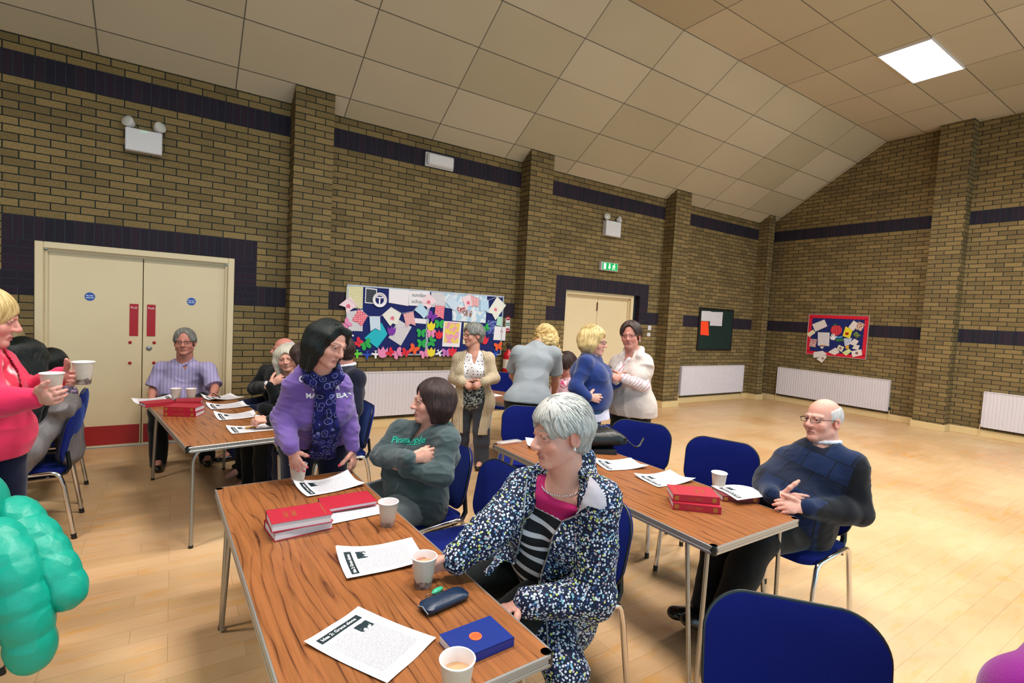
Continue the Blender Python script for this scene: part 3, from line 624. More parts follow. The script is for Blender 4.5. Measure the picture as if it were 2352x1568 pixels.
DEC = [('b', 1070, 680, 'green', 0, .115, 'upper of the two stacked green paper butterflies'), ('b', 1075, 792, 'green', 0, .115, 'lower of the two stacked green paper butterflies'), ('b', 1266, 583, 'green', 0, .115, 'green paper butterfly under the spotted pink flag'), ('b', 1185, 775, 'green', 1.3, .115, 'green paper butterfly lying sideways above the yellow tulip'),
 ('b', 1176, 685, 'pink', 0, .11, 'pink paper butterfly on the joint of the two panels'), ('t', 1178, 605, 'yellow', 0, .105, 'yellow paper tulip above the pink butterfly'), ('t', 1262, 698, 'red', 0, .10, 'red paper tulip left of the map sheet'), ('t', 750, 655, 'purple', 0, .10, 'purple paper tulip beside the slanted white sheet'), ('b', 1185, 500, 'purple', -.5, .115, 'purple paper butterfly left of the spotted pink flag'),
 ('t', 1758, 757, 'red', -.15, .10, 'red paper tulip right of the cardigan woman'), ('b', 1903, 825, 'orange', .2, .12, 'orange paper butterfly at the lower right corner of the board'), ('b', 392, 782, 'red', 1.0, .10, 'red paper butterfly beside the lowest left green one'), ('b', 470, 805, 'green', .4, .13, 'green paper butterfly under the turquoise paper'), ('b', 262, 590, 'pink', .9, .12, 'pink paper butterfly at the left edge by the girl'), ('p', 308, 695, 'white', 1.1, .08, 'white paper bird by the girl in purple'), ('b', 1770, 625, 'green', .6, .10, 'green paper butterfly beside the blue leaflet'),
 ('p', 378, 905, 'lime', 0, .105, 'lime green paper bird in the bottom row'), ('p', 485, 918, 'blue', 0, .10, 'blue paper bird in the bottom row'), ('p', 578, 910, 'white', 0, .10, 'white paper bird between the blue bird and the pink tulip'), ('t', 655, 888, 'pink', 0, .12, 'pink paper tulip in the bottom row'), ('b', 736, 888, 'red', .9, .095, 'red paper butterfly right of the pink tulip'), ('b', 812, 900, 'pink', .5, .13, 'pink paper butterfly in the middle of the bottom row'), ('b', 900, 890, 'red', -.4, .10, 'red paper butterfly left of the large orange one'), ('b', 990, 855, 'orange', -.5, .12, 'large orange paper butterfly in the bottom row'), ('b', 1106, 905, 'pink', .3, .115, 'pink paper butterfly left of the lower yellow tulip'), ('t', 1178, 885, 'yellow', 0, .105, 'yellow paper tulip in the bottom row'), ('p', 1262, 895, 'white', .5, .10, 'white paper bird right of the yellow tulip'), ('b', 1338, 892, 'mauve', 0, .115, 'mauve paper butterfly left of the cardigan woman'), ('t', 1408, 882, 'red', 0, .11, 'red paper tulip half behind the cardigan woman'), ('p', 1870, 900, 'blue', .4, .11, 'blue paper bird under the orange butterfly')]
for k, (ty, x, y, c, ro, s, lb) in enumerate(DEC):
    p = ony(*Z5([(x, y)])[0], -.032-.002*(k % 3)); nm = {'b': 'paper_butterfly', 't': 'paper_tulip', 'p': 'paper_bird'}[ty]
    o = MB().prism({'b': butterfly, 't': tulip, 'p': plane_}[ty](s*(1.12 if ty == 't' else 1.)), .002).obj(nm, mat(c+'_card', CC[c], .65), None, Matrix.Translation(p) @ Matrix.Rotation(-ro, 4, 'Y')); tag(o, lb, 'paper cut-out', 'paper cut-outs on the big noticeboard')
    if ty == 'b': MB().tube([(0, -.003, s*.12), (0, -.003, -s*.3)], s*.04, 6).obj('body', mat(c+'_dark_card', tuple(v*.55 for v in lin(CC[c])), .65), o)
# fire action sign beside the board, dark board's papers
r = pinned('fire_action_sign', Z5([(1985, 515), (2030, 520), (2026, 656), (1980, 650)]), M_PAP, 'narrow red and white fire action sign beside the big noticeboard', 'sign', .004)
for k, c in enumerate((M_RED, mat('sign_green', '#0f7a4a', .5), M_RED)):
    MB().box((0, -.0025, .095-.095*k), (.062, .0015, .06 if k != 1 else .045)).obj('panel', c, r)
    MB().box((.0, -.0038, .095-.095*k), (.04, .001, .012)).obj('panel_print', M_PAP, r)
Z2 = lambda L: [(1500+x/3.137, 430+y/3.137) for x, y in L]
pinned('paper', Z2([(350, 890), (418, 893), (413, 965), (346, 962)]), LN, 'white sheet at the top left of the green-black board', 'paper', .024)
pinned('paper', Z2([(415, 897), (503, 900), (495, 1000), (408, 996)]), LN, 'larger white sheet beside it on the green-black board', 'paper', .0265)
pinned('paper', Z2([(345, 965), (398, 966), (402, 1068), (340, 1062)]), mat('orange_paper', '#ff4a20', .6), 'orange sheet on the green-black board', 'paper', .026)
Z8 = lambda L: [(1820+x/11.2, 700+y/11.2) for x, y in L]
cw = mat('ivory_card', '#dcd2d0', .7)
for k, (pl, m, lb) in enumerate([([(510, 500), (825, 375), (900, 550), (590, 688)], cw, 'large ivory card at the top left of the red-bordered board'), ([(370, 740), (535, 635), (595, 715), (435, 832)], mat('cream_card', '#e0d6b8', .7), 'cream card overlapping the left red border'), ([(655, 700), (962, 712), (945, 1060), (655, 1045)], LN, 'tall white sheet with an orange footer on the red-bordered board'), ([(700, 1070), (820, 1075), (765, 1135)], cw, 'white corner of a card under the tall sheet'), ([(470, 865), (640, 890), (595, 1090), (430, 1060)], pattern('blotch', '#d8c8c8', '#a83a40', 60.), 'picture card at the left of the red-bordered board'), ([(1575, 400), (1705, 480), (1570, 672), (1440, 575)], cw, 'white card tilted beside the brown picture card'), ([(1700, 425), (1880, 490), (1765, 675), (1615, 620)], pattern('blotch', '#e0cfc0', '#9a5a4a', 50.), 'brown and white picture card at the upper right'), ([(1370, 552), (1550, 650), (1480, 860), (1290, 800)], mat('yellow_card', '#ecd268', .6), 'yellow card with a red square'), ([(1640, 680), (1765, 790), (1660, 865), (1560, 760)], pattern('blotch', '#2a3a22', '#8aa050', 60.), 'dark green photo on the red-bordered board'), ([(1320, 860), (1535, 850), (1500, 1010), (1350, 1060)], pattern('blotch', '#dcdce8', '#8aa0c8', 50.), 'pale blue picture card in the right half'), ([(1370, 990), (1455, 985), (1450, 1130), (1365, 1125)], pattern('stripe', '#e87a2a', '#d8d23a', 240.), 'small rainbow card in the right half'), ([(1590, 865), (1710, 930), (1620, 1060), (1465, 1000)], cw, 'white card above the lower white card at the right'), ([(1600, 1030), (1735, 1040), (1690, 1160), (1530, 1120)], cw, 'lower white card at the right of the board'), ([(915, 1215), (1110, 1095), (1215, 1215), (1090, 1290)], cw, 'pinkish white card on the bottom border'), ([(1195, 1025), (1335, 1085), (1270, 1215), (1140, 1130)], pattern('rose', '#d8d4c0', '#8a5a50', 1), 'small card with a brown motif near the bottom'), ([(1280, 1225), (1450, 1125), (1525, 1190), (1380, 1310)], mat('pale_lime_card', '#d4dc98', .6), 'pale lime card near the bottom'), ([(1515, 1190), (1775, 1140), (1795, 1290), (1545, 1345)], pattern('rose', '#e2d8d6', '#6a3020', 1), 'white card with a dark flower at the lower right'), ([(545, 1215), (780, 1180), (890, 1260), (770, 1340), (540, 1362)], cw, 'white card hanging over the bottom left border'), ([(615, 1385), (860, 1300), (885, 1330), (760, 1490)], pattern('rose', '#e2d8d6', '#8a5a40', 1), 'card hanging below the bottom edge of the board'), ([(1120, 820), (1290, 800), (1280, 850), (1130, 862)], mat('sky_blue_card', '#4a90d0', .6), 'small sky blue strip in the middle of the board'), ([(1115, 880), (1320, 870), (1315, 925), (1125, 940)], mat('leaf_green_card', '#2f7a3a', .6), 'small green strip in the middle of the board')]):
    o = pinned('card', Z8(pl), m, lb, 'card', .0245+.0016*(k % 5), 'cards on the red-bordered board', wall='E')
    if 'red square' in lb: MB().box((-.01, -.0025, -.02), (.06, .001, .05)).obj('red_square', M_RED, o)
    if 'footer' in lb: MB().box((.0, -.0025, -.13), (.12, .001, .014)).obj('footer', mat('orange_print', '#e88a30', .6), o)
def lobe(n, r, f): return [(r*f(2*pi*k/n)*cos(2*pi*k/n), r*f(2*pi*k/n)*sin(2*pi*k/n)) for k in range(n)]
p = onx(1820+1130/11.2, 700+650/11.2, XE-.026); r = thing('paper_apple', 'round red paper apple with a green leaf on the red-bordered board', 'paper cut-out', p); r.rotation_euler = (0, 0, -pi/2)
MB().prism(lobe(32, .108, lambda a: 1-.14*math.exp(-((a-pi/2)/.25)**2)), .003).obj('fruit', pattern('stripe', '#c01828', '#d8485a', 150.), r); MB().prism([(-.08, .11), (-.02, .13), (.0, .105), (-.05, .09)], .003).obj('leaf', mat('apple_leaf', '#16694a', .6), r); MB().box((.005, -.002, .11), (.01, .004, .05)).obj('stalk', mat('brown_card', '#4a3020', .7), r)
p = onx(1820+1050/11.2, 700+840/11.2, XE-.029); r = thing('paper_hand', 'small white paper handprint below the paper apple', 'paper cut-out', p); r.rotation_euler = (0, 0, -pi/2)
MB().prism([(-.035, -.05), (.03, -.05), (.045, -.01), (.075, .03), (.06, .04), (.03, .015), (.03, .075), (.015, .078), (.008, .02), (0, .085), (-.014, .085), (-.015, .02), (-.03, .07), (-.043, .065), (-.038, .0), (-.06, .02), (-.068, .01), (-.045, -.03)], .002).obj('handprint', M_PAP, r)
# ------------------------------------------------------------------ things on the tables
t = NT('handout_print'); s = t.n('SeparateXYZ', {0: t.uv()}); U, V_ = s.outputs[0], s.outputs[1]
def rect(u0, u1, v0, v1): return t.math('MULTIPLY', t.math('MULTIPLY', t.math('GREATER_THAN', U, u0), t.math('LESS_THAN', U, u1)), t.math('MULTIPLY', t.math('GREATER_THAN', V_, v0), t.math('LESS_THAN', V_, v1)))
tl = t.math('MULTIPLY', t.math('MULTIPLY', rect(.12, .86, .12, .66), t.math('GREATER_THAN', t.math('SINE', t.math('MULTIPLY', V_, 2*pi*52)), .1)), t.math('GREATER_THAN', t.noise(t.map(t.uv(), (70, 52, 1)), 1., 1), .40))
tl2 = t.math('MULTIPLY', t.math('MULTIPLY', rect(.12, .54, .66, .78), t.math('GREATER_THAN', t.math('SINE', t.math('MULTIPLY', V_, 2*pi*42)), .3)), t.math('GREATER_THAN', t.noise(t.map(t.uv(), (60, 40, 1)), 1., 1), .42))
c = t.mix(t.math('MULTIPLY', t.math('ADD', tl, tl2), .8), lin('#e9e4ea'), lin('#6a6872')); c = t.mix(rect(.10, .84, .835, .925), c, lin('#12262c'))
ph = t.ramp(t.noise(t.map(t.uv(), (9, 13, 1)), 1.1, 3), [(.56, '#10262e'), (.62, '#d8d8dc')]); c = t.mix(rect(.58, .82, .655, .785), c, ph); M_HAND = t.done(c, .6, 0, .3)
def handout(label, x, y, rz, tbl=None, z=TH, curl=(0, 0, 0, 0), bow=0., part=1., head='Idea 2: Grace alone', n_under=0):
    """A4 sheet: local x along its lines, y up the page; curl lifts the four corners (bl, br, tr, tl)"""
    r = thing('handout_sheet', label, 'paper', (x, y, z), radians(rz), 'printed handouts')
    W, H = .21, .297
    def hz(a, b, k=0):
        u, v = a/W+.5, b/H+.5; q = [max(0, 1-math.hypot((u-cu)*1.05, (v-cv)*1.25)/.75)**2 for cu, cv in ((0, 0), (1, 0), (1, 1), (0, 1))]
        return .0012+.0012*k+sum(i*j for i, j in zip(q, curl))+bow*(1-(2*v-1)**2)+.0012*sin(9*u+4*v)*(1 if max(curl) > 0 else .3)+(.0012 if max(curl) > 0 else .0004)
    for k in range(n_under+1):
        mb = MB(); nx, ny = 14, 20; dx, dy = .006*k, -.005*k
        V = [(W*(i/nx-.5)+dx, H*(j/ny-.5)+dy, hz(W*(i/nx-.5), H*(j/ny-.5), n_under-k)) for j in range(ny+1) for i in range(nx+1)]
        F = [(j*(nx+1)+i, j*(nx+1)+i+1, (j+1)*(nx+1)+i+1, (j+1)*(nx+1)+i) for j in range(ny) for i in range(nx)]
        mb.add(V, F, 0, None, True, [[((q % (nx+1))/nx, (q//(nx+1))/ny) for q in f] for f in F]); mb.obj('sheet', M_HAND if k == 0 else M_PAP, r)
    mb = MB(); add_text(mb, head, .0165, Matrix.Translation((-.01, H*.38, .0008)), 0, .0003, fn=lambda a, b: hz(a-.01, b+H*.38, n_under)); mb.obj('heading_lettering', M_INK_W, r)
    return r
handout('handout nearest the camera, lying flat beside the blue book', .479, -5.323, 29.6, curl=(.004, .004, .003, .01))
handout('handout half under the hand and cup of the flowered jacket woman', .665, -4.875, 86, curl=(.018, .01, .03, .008), bow=.004, n_under=1)
handout('handout at the far edge of the front table, right of the girl\'s cup', .686, -4.0, 99, curl=(.015, .03, .035, .006), n_under=1)
handout('handout under the flat red book on the front table', .675, -4.375, 95, curl=(.0, .006, .012, .004), n_under=1)
handout('handout on the right-hand table nearest the black handbag', 2.44, -4.36, 76, curl=(.022, .01, .03, .004))
handout('handout in the middle of the right-hand table', 2.48, -4.69, 84, curl=(.025, .012, .02, .004))
handout('handout with a lifted corner in front of the bald man', 2.665, -5.10, 74, z=TH+.034, curl=(.03, -.028, .0, -.005))
handout('handout beside the clear pencil case', 2.27, -3.73, 150, curl=(.01, .006, .02, .02))
handout('handout by the reading glasses in front of the lilac shirt man', .40, -1.22, 120, curl=(.01, .02, .05, .03))
handout('handout second from the far end on the lilac shirt man\'s table', .41, -1.63, 100, curl=(.01, .02, .03, .004))
handout('handout reached over by the hand with the biscuit', .44, -2.09, 99, curl=(.01, .02, .04, .004))
handout('handout with a biscuit lying on it', .49, -2.57, 97, curl=(.0, .01, .02, .004))
handout('handout at the far left corner of the lilac shirt man\'s table', -.13, -1.19, 285, curl=(.02, .0, .02, .03))
# cups
def cup_print(name, seed, strong):
    t = NT(name); v = t.obj(); s = t.n('SeparateXYZ', {0: v}); low = t.math('LESS_THAN', t.math('ADD', s.outputs[2], t.math('MULTIPLY', t.noise(t.map(v, (1, 1, 1), (seed, 0, 0)), 26., 2), .045)), .046)
    spots = t.ramp(t.noise(t.map(v, (1, 1, .6), (seed, 0, 0)), 60., 3), [(.42, '#4a3038'), (.60, '#b49a94')]); c = t.mix(t.math('MULTIPLY', low, strong), t.mix(t.noise(v, 18., 2), lin('#b9a796'), lin('#cdbfb4')), spots); return t.done(c, .45, 0, .4)
M_CUPS = [cup_print('paper_cup_print', 3., .85), cup_print('paper_cup_print_pale', 8., .6)]; M_CUPIN = mat('white_cup_inside', '#eee8ea', .4); M_TEA = mat('milky_tea', '#c69c74', .2, spec=.6)
def cup(label, x, y, z=TH, tea=.055, k=0, h=.105, rt=.042, rb=.029, name='paper_cup', tilt=None, lettering=False):
    r = thing(name, label, 'cup', (x, y, z), random.random()*6, 'paper cups')
    if tilt: r.rotation_euler = tilt
    R_ = lambda q: rb+(rt-rb)*q/h
    MB().lathe([(rb-.003, .004), (rb-.001, 0), (R_(.002), .002), (R_(h*.5), h*.5), (R_(h), h)], 32).obj('wall', M_CUPS[k], r)
    MB().lathe([(R_(h), h-.002), (rt+.0024, h-.001), (rt+.0028, h+.0012), (rt+.0012, h+.0028), (rt-.0012, h+.002), (rt-.002, h-.002), (R_(.01)-.0015, .01), (0, .008)], 32).obj('rolled_rim', M_CUPIN, r)
    if tea: MB().lathe([(0, tea), (R_(tea)-.0018, tea), (R_(tea)-.0015, tea-.002)], 28).obj('tea', M_TEA, r)
    if lettering:
        mb = MB()
        for s, sz, zz, a0 in (('The', .007, .062, -1.72), ('Classic drinks', .0125, .050, -1.55)):
            V, F = text_geo(s, sz); mb.add([(cos(a0+a/R_(zz))*(R_(zz+b)+.0004), sin(a0+a/R_(zz))*(R_(zz+b)+.0004), zz+b) for a, b in V], F)
        mb.obj('lettering', mat('brown_print', '#5a4048', .6), r); r.rotation_euler = (0, 0, 0)
    return r
cup('paper cup nearest the camera, half full of tea, by the blue book', .587, -5.632, k=0, tea=.072, lettering=True)
cup('paper cup held by the woman in the flowered jacket', .727, -5.117, k=0, tea=.078)
cup('pale paper cup near the knees of the grey hoodie woman', .789, -4.594, k=1, tea=.02)
cup('paper cup gripped by the girl in the purple hoodie', .553, -3.905, k=0, tea=.06)
cup('white paper cup in front of the bald man', 2.612, -4.965, k=1, tea=.03)
cup('left of the two paper cups by the lilac shirt man', .03, -1.20, k=1, tea=.05); cup('right of the two paper cups by the lilac shirt man', .145, -1.235, k=1, tea=.05)
# books
M_REDB = mat('red_book_cloth', '#a8122c', .45, var=.06, vscale=60, bump=.0008, bscale=900); M_MAR = mat('maroon_book_cloth', '#6e1420', .5, var=.05); M_PAGE = pattern('stripe', '#d6d0d4', '#c4bec6', 1.); M_PGS = None
t = NT('page_edges'); s = t.n('SeparateXYZ', {0: t.obj()}); n = t.math('SINE', t.math('MULTIPLY', s.outputs[2], 3000.)); M_PGS = t.done(t.mix(t.math('MULTIPLY', t.math('ADD', n, 1.), .5), lin('#cfc9d0'), lin('#e8e3e8')), .7)
M_GOLD = mat('gold_lettering', '#a8702e', .4, .3); M_NAVYB = mat('navy_book_cover', '#0e2a7c', .35, spec=.5)
def book(label, x, y, z, rz, w=.235, h=.155, t=.036, m=None, title=None, spine=None, lab='paper', group='red hymn books and bibles', hard=True):
    """lies flat: local x along the height of the page, spine at -y"""
    r = thing('book', label, 'book', (x, y, z), radians(rz), group); ct = .0028; o = .004 if hard else 0
    mb = MB(); mb.box((0, 0, ct/2), (w, h, ct), bev=.0008); mb.box((0, 0, t-ct/2), (w, h, ct), bev=.0008); mb.box((0, -h/2+ct/2, t/2), (w, ct, t), bev=.0008); mb.obj('cover', m or M_REDB, r)
    MB().box((0, -.001, t/2), (w-2*o-.001, h-o-.004, t-2*ct)).obj('pages', M_PGS, r)
    if title:
        mb = MB()
        for k, s in enumerate(title): add_text(mb, s, .024, Matrix.Translation((w*.22-k*.03, 0, t+.0005)) @ Matrix.Rotation(-pi/2, 4, 'Z'), bold=.0003)
        mb.box((-w*.40, 0, t+.0002), (.003, h*.8, .0006)); mb.obj('gold_lettering', M_GOLD, r)
    if spine:
        mb = MB(); add_text(mb, spine, .015, Matrix.Translation((-.01, -h/2-.0006, t/2)) @ RX90); mb.box((w*.38, -h/2-.0002, t/2), (.02, .001, t*.6)); mb.box((-w*.42, -h/2-.0002, t/2), (.022, .001, t*.55)); mb.obj('spine_lettering', M_GOLD, r)
    return r
book('lower red book of the pair on the front table', .452, -4.462, TH, 186, t=.036, title=None)
book('upper red book of the pair on the front table, gold lettering on its cover', .450, -4.470, TH+.0365, 180, t=.036, title=('HOLY', 'BIBLE'))
book('thin red book lying alone on a handout on the front table', .700, -4.30, TH+.011, 181, t=.018)
book('lower red book of the pair on the right-hand table', 2.265, -5.06, TH, -42, t=.036, spine='HOLY BIBLE')
book('upper red book of the pair on the right-hand table', 2.282, -5.035, TH+.0365, -38, t=.036, title=('Holy', 'Bible'), spine='HOLY BIBLE')
book('dark maroon book under the lifted handout by the bald man', 2.60, -5.08, TH, -33, w=.20, h=.14, t=.032, m=M_MAR, spine='HOLY BIBLE')
book('flat red book at the far left edge of the lilac shirt man\'s table', -.10, -1.40, TH, 20, t=.03)
book('red book beside the paper cups on the lilac shirt man\'s table', .125, -1.385, TH, -8, w=.20, t=.03)
book('lower red book of the pair on the lilac shirt man\'s table', .085, -1.90, TH, -25, t=.036, spine='HOLY BIBLE')
book('upper red book of the pair on the lilac shirt man\'s table', .085, -1.885, TH+.0365, -27, t=.036, spine='HOLY BIBLE')
r = book('navy paperback with an orange round sticker beside the near cup', .735, -5.475, TH, 3, w=.175, h=.125, t=.026, m=M_NAVYB, hard=False, group=None)
mb = MB().lathe([(0, 0), (.0185, 0), (.0185, .0008), (0, .0008)], 28, M=Matrix.Translation((-.005, .0, .0262))); st = mb.obj('round_sticker', mat('orange_sticker', '#e8622c', .5), r)
mb = MB()
for k in range(3): add_text(mb, ('NEW', 'TESTAMENT', 'psalms')[k], .0065, Matrix.Translation((-.005, .007-.007*k, .0272))); 
mb.obj('sticker_lettering', mat('dark_red_print', '#7a1a10', .6), st)
# glasses case, key fob
r = thing('glasses_case', 'navy leather glasses case lying on the front table', 'glasses case', (.742, -5.252, TH), radians(10))
def cs(x, z, d): return (x, z, .0165+d*(1-.25*(x/.08)**2))
pad(outline(.165, .068, .02), .016, .009, lambda x, z, d: (x, z, max(.0006, .0165+d))).obj('pouch', mat('navy_leather', '#0d2440', .3, spec=.5, bump=.0006, bscale=400), r)
mb = MB(); mb.tube([(-.083, -.03, .012), (-.085, 0, .024), (-.083, .03, .012)], .0018, 6); mb.obj('stitched_lip', mat('grey_stitching', '#7a8490', .6), r)
r = thing('key_fob', 'mint green key fob behind the glasses case', 'key fob', (.752, -5.178, TH), radians(20)); MB().ball((0, 0, .008), (.026, .012, .008)).obj('fob', mat('mint_plastic', '#3fb890', .35), r); MB().tube([(-.026+.012*cos(k*.4)-.01, .012*sin(k*.4), .003) for k in range(17)], .0012, 6).obj('ring', M_CHROME, r)
# handbag with straps, red folder, book under it
r = thing('handbag', 'slouchy black leather handbag on the far end of the right-hand table', 'bag', (2.585, -4.02, TH+.028), radians(-25))
M_BAG = mat('black_leather', '#080c0c', .42, spec=.5, bump=.006, bscale=22)
def bagf(x, z, d): return (x, z, .062+d+.008*sin(28*x)*sin(21*z))
pad(outline(.36, .21, .07), .075, .026, lambda x, z, d: (x, z+.01*sin(x*20), max(.001, .060+d*(1.15-1.9*abs(x)-.9*max(0, z))+.009*sin(26*x+9*z)*sin(17*z+2)))).obj('body', M_BAG, r)
MB().tube([(-.10, .05, .08), (-.04, .09, .13), (.04, .07, .14), (.10, .03, .11), (.16, -.02, .07)], [.006]*5, 8, flat=((0, 0, 1), .5)).obj('strap', M_BAG, r)
MB().tube([(.12, .02, .085), (.17, .0, .075), (.21, -.03, .035), (.25, -.04, .004), (.29, -.02, .012), (.325, .01, .045), (.335, .015, .06)], [.008]*7, 8, flat=((0, 0, 1), .4)).obj('loose_strap', M_BAG, r)
MB().tube([(-.05+.02*cos(k*.5), .09+.004*k*0, .13+.02*sin(k*.5)) for k in range(13)], .003, 6).obj('ring', M_CHROME, r); MB().box((.25, -.04, .006), (.022, .014, .012)).obj('buckle', M_CHROME, r)
book('dark book pushed under the black handbag', 2.54, -4.05, TH, -33, w=.23, h=.16, t=.028, m=mat('black_book_cover', '#15181a', .5), group=None)
r = book('red folder behind the black handbag', 2.47, -3.80, TH, -30, w=.24, h=.17, t=.05, m=M_REDB, group=None)
r = thing('pencil_case', 'clear pencil case full of coloured pens on the far corner of the table', 'pencil case', (2.065, -3.615, TH), radians(4))
pad(outline(.20, .07, .02), .012, .003, lambda x, z, d: (x, z, max(.001, .0085+d))).obj('clear_sleeve', mat('clear_vinyl', '#dfe6ea', .15, spec=.6, **{'Alpha': .28}), r)
for k, cl in enumerate(('#e05a3a', '#3a6ac8', '#e8c83a', '#4aa860', '#c04a90')): MB().tube([(-.08+.01*(k % 2), -.022+.011*k, .008), (.07+.008*(k % 3), -.024+.0115*k, .008)], .0036, 6).obj('pen', mat('pen_%d' % k, cl, .4), r)
r = thing('reading_glasses', 'folded reading glasses on the lilac shirt man\'s table', 'glasses', (.27, -1.13, TH), radians(15)); M_GLF = mat('dark_spectacle_frame', '#141416', .3)
for s in (-1, 1): MB().tube([(s*.032+.024*cos(k*pi/8), .0, .021+.017*sin(k*pi/8)) for k in range(17)], .0016, 6).obj('rim', M_GLF, r); MB().tube([(s*.058, .0, .025), (s*.05, .03, .02), (-s*.04, .05, .008)], .0016, 6).obj('temple_arm', M_GLF, r)
r = thing('pen', 'dark pen across the handout by the lilac shirt man', 'pen', (.355, -1.165, TH+.006), radians(-65)); MB().tube([(-.07, 0, .028), (.05, 0, .004), (.065, 0, .001)], [.0045, .0045, .001], 8).obj('barrel', M_BLACKPL, r)
M_BISC = mat('golden_biscuit', '#b9853e', .8, bump=.002, bscale=120)
r = thing('biscuit', 'golden oblong biscuit lying on a handout', 'biscuit', (.485, -2.56, TH+.006), radians(10)); pad(outline(.075, .032, .01), .008, .002, lambda x, z, d: (x, z, .006+d)).obj('biscuit_body', M_BISC, r)
# papers and books on the far table
book('red book on the far table left of the cardigan woman', 2.73, -1.62, TH, 20, group=None)
for q, rz, lb in (((3.17, -1.98), 40, 'white sheet on the far table between the cardigan woman and the grey T-shirt'), ((3.05, -1.75), 10, 'small white sheet at the middle of the far table'), ((3.37, -2.22), 60, 'sheet under the grey T-shirt woman\'s hands')):
    o = MB().box((0, 0, .001), (.21, .15, .0016)).obj('paper', M_PAP, None, Matrix.Translation((*q, TH)) @ Matrix.Rotation(radians(rz), 4, 'Z')); tag(o, lb, 'paper')
